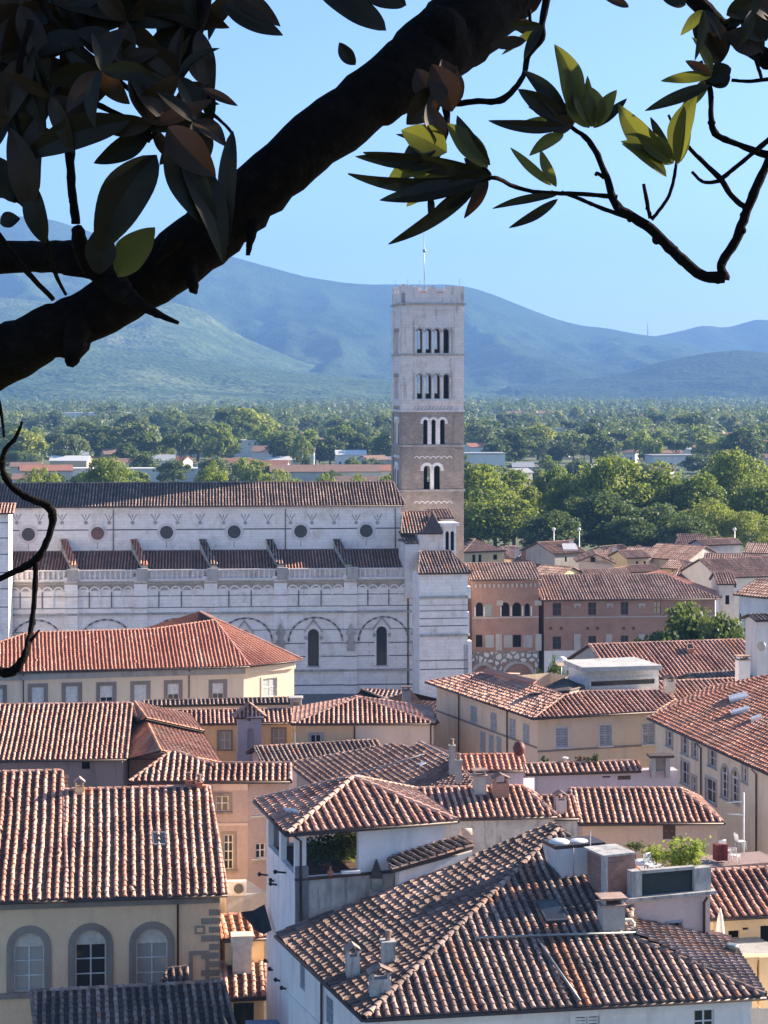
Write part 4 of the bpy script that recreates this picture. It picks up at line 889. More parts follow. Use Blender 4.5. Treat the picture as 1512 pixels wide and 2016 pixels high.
h18 = custom('beige_palazzo', 'beige corner palazzo with pale louvred shutters and a glazed rooftop lantern, right of centre', 'palazzo', pls, ft, zB-.02,
    [(0, 1094, 1432, 1118, 1471, sh), (0, 1180, 1427, 1204, 1468, sh), (0, 1265, 1424, 1289, 1465, sh),
     (4, 926, 1390, 939, 1425, sl), (4, 966, 1403, 978, 1440, sl), (4, 1003, 1415, 1015, 1455, sl), (4, 1030, 1425, 1042, 1465, sl), (4, 946, 1440, 956, 1480, sl), (4, 963, 1446, 972, 1486, sl), (4, 978, 1450, 987, 1492, sl)],
    BEIGE, tile=T_PALE, pitch=.42, bias=-.1, capval=.6)
band(h18.root, ft[0], ft[1], hitW(ft[0], ft[1], 1180, 1474)[1], .15, .08, STONE); band(h18.root, ft[4], ft[0], hitW(ft[0], ft[1], 1060, 1474)[1], .15, .08, STONE)
downpipe(h18.root, ft[4], ft[0], hitW(ft[4], ft[0], 905, 1400)[0], 5, zB); downpipe(h18.root, ft[4], ft[0], hitW(ft[4], ft[0], 1000, 1400)[0], 5, zB); downpipe(h18.root, ft[0], ft[1], hitW(ft[0], ft[1], 1298, 1420)[0], 5, zB)
# lantern
la, lb = D(1152, 1364, 181), D(1297, 1358, 183); lt = D(1160, 1318, 181).z
k, c, d, s = boxhouse('rooftop_lantern', 'flat-roofed white rooftop lantern with one long dark strip window on the beige palazzo', 'roof lantern', la, lb, 4, la.z-2.5, lt, WHITE)
u0, z0_ = hitW(la, lb, 1163, 1351); u1, z1_ = hitW(la, lb, 1288, 1336)
oo = V3(d.y, -d.x); mb = MB(); mb.obox(V3(la.x, la.y, z0_)+d*u0+oo*.02, d*(u1-u0), oo*.03, V3(0, 0, z1_-z0_)); mb.build('strip_window', GLASS, k)
mb = MB(); 
for a_, b_, z_a, z_b in ((u0-.25, u1+.25, z0_-.25, z0_), (u0-.25, u1+.25, z1_, z1_+.25), (u0-.25, u0, z0_, z1_), (u1, u1+.25, z0_, z1_)): mb.obox(V3(la.x, la.y, z_a)+d*a_, d*(b_-a_), oo*.1, V3(0, 0, z_b-z_a))
mb.build('frame', WHITE, k)
mb = MB(); q = [Z(1146, 1324, lt), Z(1304, 1320, lt), Z(1250, 1303, lt), Z(1110, 1309, lt)]
for p in q: p.z = (lt+.05)
mb.prism(q, (0, 0, .4)); mb.build('roof_slab', plaster("pale lantern roof felt", (.50, .50, .48), .6), k)
k = thing('dark_annex', (D(1100, 1360, 184).x, 184, la.z-2), 'dark shaded hipped roof annex left of the rooftop lantern', 'roof annex')
q = [PE(1043, 1373)+V3(0, 0, .25), PA(1122, 1366)+V3(0, .3, .25), D(1150, 1352, 181), D(1118, 1333, 186)]
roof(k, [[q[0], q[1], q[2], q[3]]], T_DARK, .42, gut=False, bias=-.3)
mb = MB(); mb.prism([p-V3(0, 0, 1.5) for p in q], (0, 0, 1.3)); mb.build('wall', GREYW, k)
mb = MB(); q0_, q1_ = PE(950, 1326)+V3(0, 0, .1), PE(1050, 1350)+V3(0, 0, .1); mb.prism([q0_, q1_, q1_+V3(.35, .4, .2), q0_+V3(.35, .4, .2)], (0, 0, .15)); mb.build('sunlit_ridge', T_NEW, h18.roof)
# =============== right palazzo with skylights ===============
zC = 18.0; E = Z(1276, 1413, zC); A = Z(1514, 1523, zC); Aex = A+(A-E)*.12; PC = Plane(E, Aex, .30)
t0 = PC(1398, 1352); t1 = PC(1520, 1328); t2 = PC(1800, 1420)
pls = [[E, Aex, t2, t1, t0]]
pls.append([V3(E.x+14, E.y+4, zC-1), E, t0])
ft = [V3(p.x, p.y) for p in (E+V3(.55, -.2), Aex+V3(.55, 0), Aex+V3(20, 4), E+V3(20, 6))]
ft = [ft[0], ft[1], ft[2], ft[3]]
aw = dict(st='p', sur=SILL, sw=.2); 
h19 = custom('skylight_palazzo', 'long pale yellow palazzo with a broad reddish roof and three white skylights, right edge', 'palazzo', pls, ft, zC-.02,
    [(0, 1313, 1440, 1324, 1470, aw), (0, 1343, 1450, 1354, 1485, aw), (0, 1363, 1462, 1373, 1492, aw), (0, 1396, 1478, 1410, 1510, aw), (0, 1421, 1508, 1434, 1572, dict(aw, arch=True)), (0, 1441, 1516, 1455, 1580, dict(aw, arch=True)), (0, 1462, 1512, 1471, 1540, aw),
     (0, 1342, 1500, 1357, 1545, aw), (0, 1363, 1530, 1371, 1560, aw), (0, 1390, 1535, 1410, 1580, aw)], plaster("pale yellow palazzo plaster", (.76, .66, .48), .3), tile=T_RUST, pitch=.42, bias=.2)
for x in (1382, 1491): downpipe(h19.root, ft[0], ft[1], hitW(ft[0], ft[1], x, 1500)[0], 5, zC-.3)
for q in ([(1438, 1385), (1476, 1376), (1470, 1368), (1436, 1376)], [(1441, 1411), (1478, 1401), (1476, 1396), (1440, 1405)], [(1480, 1424), (1502, 1417), (1500, 1412), (1479, 1419)]):
    skylight('skylight', h19.roof, PC, q, .2, WHITE, WHITE)
# metal garden furniture pile beyond the pink house
for i, (px, py, Y, ro, lb) in enumerate(((1428, 1690, 114.5, .4, 'white metal garden chair nearest the dark red cloth'), (1458, 1672, 117, 1.9, 'white metal garden chair behind the others'), (1446, 1700, 113.5, 2.6, 'white garden chair at the front of the group'))):
    chair(D(px, py, Y), ro, lb, 'metal_garden_chair')
p = D(1450, 1712, 115.5); k = thing('pergola_frame', p-V3(0, 0, 1), 'thin white metal frame standing over the garden chairs', 'frame')
for a in ((1464, 1560),): 
    q = D(a[0], a[1], 118); mb = MB(); mb.tube([q, V3(q.x, q.y, p.z-1)], .05, 6); mb.build('post', WHITE, k)
mb = MB(); mb.tube([D(1430, 1580, 118), D(1464, 1578, 118)], .04, 6); mb.tube([D(1432, 1602, 118), D(1466, 1605, 118)], .04, 6); mb.build('crossbar', WHITE, k)
for i, (px, lb) in enumerate(((1412, 'dark red folded cushion left of the metal chairs'), (1424, 'dark red upright cushion beside the metal chairs'))):
    q = D(px, 1690, 113.8); mb = MB(); mb.box(q+V3(0, 0, .35), (.28, .5, .9), .4+i); tag(mb.build('cushion', plain("dark red cloth", (.16, .03, .03), .8)), lb, 'cushion')
k, c, d, s = boxhouse('chair_terrace', 'pale terrace under the white garden chairs', 'terrace', D(1392, 1708, 112.5), D(1540, 1704, 114), 2.6, 0, D(1392, 1708, 112.5).z, BRNW)

late_loggia()
# ================= CATHEDRAL =================
u5 = V3(math.cos(R(5)), math.sin(R(5))); n5 = V3(-math.sin(R(5)), math.cos(R(5)))
K = V3((790-756)/4000*305, 305)                     # right end of the clerestory wall
N0, N1 = K-u5*84, K.copy()                          # clerestory wall
A0, A1 = N0-n5*7.0, K+u5*3.0-n5*7.0                 # aisle wall
ca = thing('cathedral', (K.x-30, K.y, 0), 'long white striped marble cathedral nave with round windows and a brown tile roof', 'cathedral')
zE = hitW(N0, N1, 600, 995)[1]; zr_ = 0
hN = lambda px, py: hitW(N0, N1, px, py); hA = lambda px, py: hitW(A0, A1, px, py)
zTop, zMid, zCor = zE-.1, hN(400, 1083)[1], hA(400, 1122)[1]
# oculi and clerestory
mb = MB(); LN = (N1-N0).length
wall(mb, N0, N1, zMid-1.5, zTop, [], 0, .3)
mb.poly([V3(N1.x, N1.y, 0), V3(N1.x, N1.y, zTop)+n5*0, V3(N1.x, N1.y, zTop)+n5*15, V3(N1.x, N1.y, 0)+n5*15])
gk = N1+n5*7.5; mb.poly([V3(N1.x, N1.y, zTop), V3(N1.x, N1.y, zTop)+n5*15, V3(gk.x, gk.y, zTop+2.9)])
mb.poly([V3(N1.x, N1.y, 0)+n5*15, V3(N0.x, N0.y, 0)+n5*15, V3(N0.x, N0.y, zTop)+n5*15, V3(N1.x, N1.y, zTop)+n5*15])
mb.build('nave_wall', MARB, ca)
o5 = -n5; up = V3(0, 0, 1)
def onN(px, py, k=0): u_, z_ = hN(px, py); return N0+u5*u_+up*z_+o5*k
def onA(px, py, k=0): u_, z_ = hA(px, py); return A0+u5*u_+up*z_+o5*k
def disc(mb, c, r, mat, th=.05, n=20): mb.prism([c+u5*(r*math.cos(2*math.pi*i/n))+up*(r*math.sin(2*math.pi*i/n)) for i in range(n)], -o5*th, mat)
def ringm(mb, c, r0, r1, th, mat, a0=0, a1=2*math.pi, n=20):
    for i in range(n):
        t0, t1 = a0+(a1-a0)*i/n, a0+(a1-a0)*(i+1)/n
        mb.prism([c+u5*(r_*math.cos(t))+up*(r_*math.sin(t)) for r_, t in ((r0, t0), (r1, t0), (r1, t1), (r0, t1))], -o5*th, mat)
LEAD = plain("leaded round window", (.075, .07, .07), .5)
for i, (px, py) in enumerate(((56, 1052), (192, 1050), (328, 1048), (461, 1047), (592, 1046), (721, 1045), (-80, 1053))):
    mb = MB(); c = onN(px, py, .12); ringm(mb, c, .98, 1.42, .13, 0); f = mb.build('round_window', MARBT, ca)
    mb = MB(); disc(mb, onN(px, py, .05), 1.0, 0); mb.build('pane', LEAD if i != 1 else plain("warm blind window", (.25, .13, .10), .8), f)
    mb = MB(); mb.obox(onN(px, py+13, .02)-u5*.06, u5*.12, o5*.06, up*(-1.3)); mb.build('pendant', MARBG, f)
# clerestory string, star motifs, arcade under the eave
mb = MB(); z_ = hN(400, 1043)[1]; mb.obox(V3(N0.x, N0.y, z_), u5*LN, o5*.05, up*.16); mb.build('dark_band', MARBD, ca)
xs = [33, 78, 122, 169, 215, 261, 306, 349, 394, 440, 483, 528, 572, 614, 658, 701, 743]
for x in xs:
    mb = MB(); c = onN(x, 1029, .03); disc(mb, c, .3, 0, .04, 10)
    for a in (-1, 1):
        q = c+up*.35; mb.obox(q, u5*a*.1, o5*.03, up*.06+0*u5, 0); mb.prism([q, q+u5*a*.16, q+u5*a*.75+up*.95, q+u5*a*.55+up*.95], -o5*.03)
    q = c+up*.75; mb.prism([q-u5*.1, q+u5*.1, q+u5*.05+up*.5, q-u5*.05+up*.5], -o5*.03)
    mb.build('star_motif', MARBG, ca)
mb = MB(); st_ = 3.42
for i in range(int(LN/st_)): ringm(mb, N0+u5*(LN-.9-i*st_-st_/2)+up*(zTop-1.45)+o5*.09, 1.45, 1.66, .09, 0, 0, math.pi, 8)
mb.build('blind_arcade', MARB, ca)
mb = MB(); mb.obox(V3(N0.x, N0.y, zTop-.35), u5*(LN+.3), o5*.35, up*.3); mb.build('cornice', MARBT, ca)
for px, tag_ in ((223, 0), (562, 0), (778, 0)): downpipe(ca, N0, N1, hN(px, 1040)[0], zMid, zTop, .08, ZINC)
# nave roof
q = [V3(N0.x, N0.y, zE)+o5*.6-u5*0, V3(N1.x, N1.y, zE)+o5*.6+u5*.6]; s8 = n5*8.1+up*3.1
ra, rb = q[0]+s8, q[1]+s8-u5*1.2
roof(ca, [[q[0], q[1], rb, ra], [q[1]+n5*16.2, q[0]+n5*16.2, ra, rb]], T_OLD, .46, tl=.9, prof=4, bias=-.2, strips={0: [(71.0, 71.5, .95), (78, 78.4, .95), (60, 60.4, .9)]}, capr=.2, name='nave_roof')
# aisle wall, roof, pilasters
mb = MB(); LA = (A1-A0).length
lan = dict()
hl = []
for x0, x1, y0, y1 in ((606, 628, 1238, 1312), (741, 762, 1233, 1310), (470, 492, 1240, 1314), (332, 354, 1242, 1316)):
    a, b = hA(x0, y1); c, e = hA(x1, y0); hl.append((a, b, c, e, True))
wall(mb, A0, A1, 0, zCor-.2, hl, 0, .5)
mb.poly([V3(A1.x, A1.y, 0), V3(A1.x, A1.y, 0)+n5*7, V3(A1.x, A1.y, zCor)+n5*7, V3(A1.x, A1.y, zCor)])
mb.build('aisle_wall', MARB, ca)
for h in hl:
    w_ = window(ca, A0, A1, h, 'n', None, sill=True, depth=.5); w_.name = 'lancet_window'
    mb = MB(); e2 = h[3]-(h[2]-h[0])/2; cc = A0+u5*((h[0]+h[2])/2)+up*e2+o5*.12
    ringm(mb, cc, .86, 1.08, .12, 0, 0, math.pi, 10)
    for s_ in (h[0]-.22, h[2]): mb.obox(A0+u5*s_+up*h[1], u5*.22, o5*.12, up*(e2-h[1]))
    mb.obox(A0+u5*(h[0]-.5)+up*(e2-.7), u5*.4, o5*.3, up*.5, 1); mb.obox(A0+u5*(h[2]+.1)+up*(e2-.7), u5*.4, o5*.3, up*.5, 1)
    g0 = A0+u5*((h[0]+h[2])/2)+o5*.22
    for a in (-1, 1): mb.prism([g0+up*(h[3]+1.5), g0+up*(h[3]+1.15), g0+u5*a*1.35+up*(h[3]-.55), g0+u5*a*1.35+up*(h[3]-.25)], -o5*.24, 1)
    mb.build('window_canopy', [MARB, MARBG], w_)
mb = MB(); zc = hA(400, 1050)[1]
for i in range(4): pass
base_x = [4, 140, 277, 415, 552, 690, 820]
for px in base_x:                                    # pilasters
    mb = MB(); a, _ = hA(px, 1200); mb.obox(A0+u5*(a-.95), u5*1.9, o5*.35, up*(zCor-.9))
    mb.obox(A0+u5*(a-1.15)+up*(zCor-1.4), u5*2.3, o5*.5, up*.5)
    mb.build('pilaster', MARB, ca)
# tabernacles on the pilasters
for px, w_ in ((552, .9), (690, 1.15), (818, 1.0)):
    c = onA(px, 1252, .36); mb = MB()
    mb.obox(c-u5*.7-up*.9, u5*1.4, o5*.5, up*.25); mb.obox(c-u5*.55-up*2.1, u5*1.1, o5*.3, up*1.2); mb.obox(c-u5*.45-up*.65, u5*.9, o5*.25, up*1.1)
    mb.prism([c-u5*.75+up*.45, c+u5*.75+up*.45, c+up*1.9], o5*.5); mb.obox(c-u5*.75+up*.3, u5*1.5, o5*.5, up*.15); mb.build('tabernacle', MARBG, ca)
# string courses
for y, h_, k_, mt, nm in ((1171, .1, .05, MARBD, 'dark_band'), (1194, .1, .05, MARBD, 'dark_band'), (1207, .32, .42, MARBG, 'string_course'), (1267, .13, .05, MARBD, 'dark_band'), (1293, .13, .05, MARBD, 'dark_band'), (1322, .3, .42, MARBG, 'string_course'), (1350, .15, .05, MARBD, 'dark_band'), (1240, .1, .04, MARBD, 'dark_band')):
    mb = MB(); z_ = hA(620, y)[1]
    if k_ > .2: mb.obox(V3(A0.x, A0.y, z_), u5*LA, o5*k_, up*h_)
    else:
        cuts = sorted([(h[0]-.3, h[2]+.3) for h in hl if h[1] < z_ < h[3]]+[(hA(px, 1200)[0]-.95, hA(px, 1200)[0]+.95) for px in base_x]); a = 0
        for c0_, c1_ in cuts+[(LA, LA)]:
            if c0_ > a: mb.obox(V3(A0.x, A0.y, z_)+u5*a, u5*(min(c0_, LA)-a), o5*k_, up*h_)
            a = c1_
        for px in base_x: mb.obox(V3(A0.x, A0.y, z_)+u5*(hA(px, 1200)[0]-.95)+o5*.35, u5*1.9, o5*k_, up*h_)
    mb.build(nm, mt, ca)
# balustrade with little arches, upper blind arcade with panels
mb = MB(); z0_, z1_ = hA(600, 1137)[1], hA(600, 1119)[1]
mb.obox(V3(A0.x, A0.y, z0_-.25), u5*LA, o5*.55, up*.3); mb.obox(V3(A0.x, A0.y, z1_-.16), u5*LA, o5*.45, up*.18)
x = 0.2
while x < LA-.3: mb.obox(V3(A0.x, A0.y, z0_+.05)+u5*x+o5*.12, u5*.26, o5*.26, up*(z1_-z0_-.21)); x += .74
mb.obox(V3(A0.x, A0.y, z0_)+o5*.02, u5*LA, o5*.06, up*(z1_-z0_-.1)); mb.build('balustrade', MARBT, ca)
mb = MB(); mb.obox(V3(A0.x, A0.y, z0_-.72), u5*LA, o5*.42, up*.22); mb.obox(V3(A0.x, A0.y, z0_-1.5), u5*LA, o5*.03, up*.72); mb.build('stained_shadow_frieze', plaster('stained and shadowed brown marble', (.50, .43, .36), 1.0, (.25, .20, .16), 2), ca)  # real brown stain plus the cornice's shadow, both in the marble colour
for px in base_x: mb = MB(); a = hA(px+4, 1128)[0]; mb.obox(V3(A0.x, A0.y, z0_-.3)+u5*(a-.8), u5*1.6, o5*.75, up*(z1_-z0_+.5)); mb.build('balustrade_pier', MARBG, ca)
for i in range(len(base_x)-1):
    a, b = hA(base_x[i], 1200)[0]+1.0, hA(base_x[i+1], 1200)[0]-1.0; n = 5; w_ = (b-a)/n; mb = MB()
    zt_, zb_ = hA(620, 1158)[1], hA(620, 1192)[1]
    for j in range(n):
        c = A0+u5*(a+w_*(j+.5))+up*(zt_-.25)+o5*.16; ringm(mb, c, w_*.38, w_*.5, .16, 0, 0, math.pi, 8)
    for j in range(n+1):
        if 0 < j < n: mb.obox(A0+u5*(a+w_*j-.07)+up*zb_, u5*.14, o5*.12, up*(zt_-zb_-.2), 1 if j % 2 else 0)
    for j in (1, 2): mb.obox(A0+u5*(a+w_*(j+.5)+(.0 if j == 1 else w_))+up*(zt_-.1)-u5*.6, u5*1.2, o5*.08, up*.38, 2)
    mb.build('blind_arcade', [MARB, MARBD, MARBG], ca)
    mb = MB(); cz = hA(620, 1262)[1]; c = A0+u5*((a+b)/2)+up*cz+o5*.16; rr = (b-a)/2*.98; sq = (hA(620, 1214)[1]-cz)/rr
    n = 22
    for q_ in range(n):
        t0, t1 = math.pi*q_/n, math.pi*(q_+1)/n
        mb.prism([c+u5*(r_*math.cos(t))+up*(r_*math.sin(t)*sq) for r_, t in ((rr*.935, t0), (rr, t0), (rr, t1), (rr*.935, t1))], n5*.16, q_ % 2)
    mb.build('blind_arch', [MARBG, MARBD], ca)
for px in (266, 803, 543): downpipe(ca, A0, A1, hA(px, 1200)[0], 0, zCor-.5, .1, plain("dark iron pipe", (.05, .05, .055), .6))
# aisle roof with sloping buttress walls
eA, eB = A0+up*(zCor-.05)+n5*.25, A1+up*(zCor-.05)+n5*.25; eC, eD = V3(N1.x, N1.y, zMid)+u5*3, V3(N0.x, N0.y, zMid)
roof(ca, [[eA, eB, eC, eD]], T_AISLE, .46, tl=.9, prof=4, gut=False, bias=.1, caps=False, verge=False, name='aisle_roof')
for tx, bx in ((-14, 4), (120, 141), (258, 280), (393, 416), (525, 548), (657, 681), (785, 812)):
    t0 = onN(tx, 1062, .02); a_, _ = hA(bx, 1118); b0 = A0+u5*a_+up*zCor+n5*.2; w_ = .8
    t0 = N0+u5*((t0-N0).dot(u5))+up*t0.z; sh_ = u5*((t0-b0).dot(u5))
    mb = MB(); mb.prism([b0-up*.3, b0+up*.75, t0, t0-up*2.2], u5*w_); mb.build('buttress_wall', MARBG, ca)
    k_ = MB(); q = [b0+up*.78-u5*.12-n5*.2, b0+up*.78+u5*(w_+.12)-n5*.2, t0+up*.03+u5*(w_+.12), t0+up*.03-u5*.12]; k_.poly([p for p in q], 0); k_.prism(q, -up*.12, 0)
    tiles(k_, q, u5, .4, .6, .12, 1, 4, bias=.2); k_.build('buttress_coping', [B_NEW if tx < 300 else B_OLD, T_NEW if tx < 300 else T_OLD], ca)
# left edge pavilion sliver
tr = thing('cathedral_transept', (K.x+7, 296, 0), 'white marble transept block with dark bands and a tile roof', 'transept')
q0, q1 = D(826, 1130, 291), D(921, 1128, 292); c_, zt = None, q0.z
R0, R1 = V3(q0.x, q0.y), V3(q1.x, q1.y); d_ = (R1-R0).normalized(); s_ = V3(-d_.y, d_.x)
ft = [R0, R1, R1+s_*14, R0+s_*14]; mb = MB()
for e in range(4): wall(mb, ft[e], ft[(e+1) % 4], 0, zt, [])
mb.build('wall', MARB, tr)
LR = (R1-R0).length; hT = lambda px, py: hitW(R0, R1, px, py); oo = V3(d_.y, -d_.x)
for y, h_, k_, mt in ((1178, .35, .3, MARBG), (1203, .1, .05, MARBD), (1218, .1, .05, MARBD), (1233, .12, .05, MARBD), (1253, .35, .3, MARBG), (1301, .12, .05, MARBD), (1318, .12, .05, MARBD), (1192, .1, .05, MARBG)):
    band(tr, R0, R1, hT(870, y)[1], h_, k_, mt, 'string_course' if k_ > .1 else 'dark_band'); 
    if k_ > .1: band(tr, R1, R1+s_*14, hT(870, y)[1], h_, k_, MARB, 'string_course')
mb = MB()
for x0, x1, y0, y1 in ((911, 927, 1155, 1178), (911, 924, 1205, 1250), (913, 929, 1262, 1340), (906, 922, 1268, 1330)):
    a, zb = hT(x0, y1); b, zz = hT(x1, y0); mb.obox(R0+d_*a+up*zb+oo*.02, d_*(b-a), s_*1.6, up*(zz-zb))
mb.build('corner_buttress', MARB, tr)
e0, e1 = q0+oo*.5-d_*.3, q1+oo*.5+d_*.5; e0 = V3(e0.x, e0.y, zt+.1); e1 = V3(e1.x, e1.y, zt+.1); PT = Plane(e0, e1, .36)
t0, t1 = PT(826, 1086), PT(886, 1085)
roof(tr, [[e0, e1, t1, t0], [e1, e1+s_*8, t1]], T_OLD, .44, tl=.8, prof=4, gut=False, bias=.15, capr=.2)
# upper crossing block with orange roof
k, c, d, s = boxhouse('crossing_block', 'small white block above the transept with a half orange, half dark tile roof', 'crossing', D(822, 1088, 300), D(873, 1088, 300.6), 9, 14, D(822, 1050, 300).z, MARB)
zt = D(822, 1050, 300).z; e0, e1 = V3(c[0].x-2.5, c[0].y, zt)-s*.4, V3(c[1].x, c[1].y, zt)-s*.4+d*.5; PX = Plane(e0, e1, .42)
t0, t1 = PX(792, 1008), PX(852, 1008)
roof(k, [[e0, e1, t1, t0], [e1, e1+s*9, t1]], T_OLD, .44, tl=.8, prof=4, gut=False, bias=.35, capr=.2)
mb = MB(); tri = [D(832, 1049, 299.0), D(873, 1049, 299.0), D(852, 1008, 301.5)]; mb.prism(tri, V3(0, .4, .1)); mb.build('dormer_roof', T_DARK, k)
k, c, d, s = boxhouse('marble_pinnacle', 'white marble pillar with two tall sunlit arches right of the crossing block', 'pinnacle', D(872, 1092, 300), D(898, 1092, 300.4), 2.6, 14, D(872, 1036, 300).z, MARB, [(0, 877, 1046, 884, 1084, dict(st='d', sill=False, arch=True)), (0, 887, 1046, 894, 1084, dict(st='d', sill=False, arch=True))])
mb = MB(); zt = D(872, 1036, 300).z; mb.obox(V3(c[0].x, c[0].y, zt)-d*.4-s*.4, d*2.8, s*3.4, up*.5); mb.build('cornice', MARB, k)
k, c, d, s = boxhouse('marble_back_block', 'white marble block with a brown roof directly in front of the bell tower', 'block', D(845, 1060, 304), D(893, 1060, 304.4), 5, 14, D(845, 1020, 304).z, MARB)
zt = D(845, 1020, 304).z; mb = MB(); q = [V3(p.x, p.y, zt+.02) for p in c]; roof(k, [[q[0]-s*.4, q[1]-s*.4, q[2]+up*1.0, q[3]+up*1.0]], T_RED, .44, tl=.8, prof=4, gut=False)
k, c, d, s = boxhouse('stair_turret', 'low dark-roofed link between the nave and the transept', 'link block', D(798, 1092, 297), D(826, 1092, 297.4), 5, 14, D(798, 1062, 297).z-.6, MARBT)
zt = D(798, 1062, 297).z-.6; roof(k, [[V3(p.x, p.y, zt+.02) for p in c[:2]]+[V3(c[2].x, c[2].y, zt+1.4), V3(c[3].x, c[3].y, zt+1.4)]], T_DARK, .44, tl=.8, prof=4, gut=False)
k, c, d, s = boxhouse('facade_pavilion', 'white marble end of the cathedral front with a small tile eave at the left edge', 'pavilion', D(-140, 1200, 285), D(17, 1200, 286), 6, 0, D(10, 1010, 286).z, MARB)
for y in (1030, 1060, 1092, 1128, 1160, 1196): band(k, c[0], c[1], hitW(c[0], c[1], 5, y)[1], .12, .05, MARBD, 'dark_band')
zt = D(10, 1010, 286).z; roof(k, [[V3(c[0].x, c[0].y, zt)-s*.6, V3(c[1].x, c[1].y, zt)-s*.6+d*.7, V3(c[1].x, c[1].y, zt+1.2)+s*3+d*.7, V3(c[0].x, c[0].y, zt+1.2)+s*3]], T_PALE, .44, tl=.8, prof=4, gut=False)
# ================= BELL TOWER =================
F0 = V3((791-756)/4000*322, 322); th_ = R(8.5); ut = V3(math.cos(th_), math.sin(th_)); st_ = V3(-math.sin(th_), math.cos(th_)); ot = -st_; W = 10.0
C4 = [F0, F0+ut*W, F0+ut*W+st_*W, F0+st_*W]; zt_ = lambda y: CZ-(y-HY)*322/F
bt_ = thing('bell_tower', (F0.x+4, F0.y+5, 0), 'tall square bell tower, brown brick below and white marble above, with battlements', 'bell tower')
def lvl(xs0, y0, y1):   # openings on the front from pixels
    r_ = []
    for x0, x1 in xs0: r_.append((hitW(F0, C4[1], x0, y1)[0], zt_(y1), hitW(F0, C4[1], x1, y1)[0], zt_(y0), True))
    return r_
front = [lvl(((821, 832), (838, 850), (855, 867), (873, 885)), 647, 695), lvl(((821, 832), (838, 850), (855, 867), (873, 885)), 737, 785),
         lvl(((833, 842), (849, 858), (866, 876)), 826, 875), lvl(((834, 847), (854, 867)), 917, 964)]
narrow = [[(h[0]+(h[2]-h[0])*.25, h[1]+.8, h[2]-(h[2]-h[0])*.2, h[3], True) for h in L_] for L_ in front]
mar, brk = MB(), MB(); zb = zt_(811); ztop = zt_(602)
for i in range(4):
    P0, P1 = C4[i], C4[(i+1) % 4]
    fr_ = front if i in (0, 3) else narrow
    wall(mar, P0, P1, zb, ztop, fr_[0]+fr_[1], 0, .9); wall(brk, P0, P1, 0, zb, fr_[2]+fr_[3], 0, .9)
for i in range(4):   # inner faces, floors
    I = [F0+(ut+st_)*.9, C4[1]+(st_-ut)*.9, C4[2]-(ut+st_)*.9, C4[3]+(ut-st_)*.9]
    P0, P1 = I[(i+1) % 4], I[i]; Lr = (P1-P0).length
    mir = lambda L_: [(Lr-(h[2]-.9), h[1], Lr-(h[0]-.9), h[3], True) for h in L_]
    fr_ = front if i in (0, 3) else narrow
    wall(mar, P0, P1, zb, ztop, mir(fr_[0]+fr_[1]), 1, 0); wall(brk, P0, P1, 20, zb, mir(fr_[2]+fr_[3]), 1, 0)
INN = plaster('shaded inner stone', (.07, .06, .055), .5); mar.build('marble_shaft', [MARBT, INN], bt_); brk.build('brick_shaft', [BRICKT, INN], bt_)  # interior shade put into the stone colour so the openings look dark
mb = MB()
for y in (606, 705, 797, 888, 976): mb.poly([V3(p.x, p.y, zt_(y)) for p in I]); mb.poly([V3(p.x, p.y, zt_(y)-.3) for p in reversed(I)])
mb.build('floors', BRICKT, bt_)
# cornices
for y, h_, k_, m_ in ((600, .35, .3, MARBG), (700, .3, .22, MARBG), (612, .2, .12, MARBT), (791, .3, .2, MARBT), (880, .3, .2, MARBG), (968, .3, .2, MARBG), (811, .25, .15, MARBT)):
    mb = MB(); z_ = zt_(y); e = F0-ut*k_-st_*k_; L_ = W+2*k_
    for a, b, c2, dd_ in ((e, ut*L_, st_*(k_+.02), 0), (e+st_*(L_-k_), ut*L_, st_*k_, 0), (e+st_*k_, ut*(k_+.02), st_*(L_-2*k_), 0), (e+ut*(L_-k_)+st_*k_, ut*k_, st_*(L_-2*k_), 0)):
        mb.obox(V3(a.x, a.y, z_), b, c2, up*h_)
    mb.build('cornice', m_, bt_)
# parapet with broken merlons
zp0, zp1, zm = ztop+.3, zt_(576), zt_(561); mb = MB()
for i in range(4):
    P0, P1 = C4[i], C4[(i+1) % 4]; a = (P1-P0).normalized(); inn = V3(-a.y, a.x)
    mb.obox(V3(P0.x, P0.y, zp0-.3)+a*.0, a*(W if i % 2 == 0 else W)-a*0, inn*.55, up*(zp1-zp0+.3))
    segs = ((0, 2.7), (4.1, 5.7), (6.9, 10.0)) if i % 2 == 0 else ((0.56, 2.9), (4.2, 5.6), (7, 9.3))
    for x0, x1 in segs:
        x = x0
        while x < x1-.05:
            w_ = min(.55, x1-x); mb.obox(V3(P0.x, P0.y, zp1-.02)+a*x+inn*.003, a*w_, inn*.54, up*(zm-zp1+random.uniform(-.32, .16))); x += w_
mb.build('battlement', MARBT, bt_)
mb = MB()
for x0, x1 in ((2.9, 4.0), (5.7, 6.8)): mb.obox(V3(F0.x, F0.y, zp1-.5)+ut*x0+st_*.8, ut*(x1-x0), st_*.3, up*.7)
mb.build('inner_brickwork', BRICK, bt_)
mb = MB(); q = F0+ut*4.3+st_*4; mb.tube([V3(q.x, q.y, ztop), V3(q.x, q.y, zt_(455))], .07, 6); mb.ball(V3(q.x, q.y, zt_(490)), .28, 8); mb.build('lightning_rod', ZINC, bt_)
for x, y, h_ in ((1.0, .3, 1.7), (9.4, .3, 1.9), (2.9, .4, 1.1), (.2, 8, 2.2)):
    mb = MB(); q = F0+ut*x+st_*y; mb.tube([V3(q.x, q.y, zm-.2), V3(q.x, q.y, zm+h_*.6)], .035, 4); mb.build('thin_rod', ZINC, bt_)
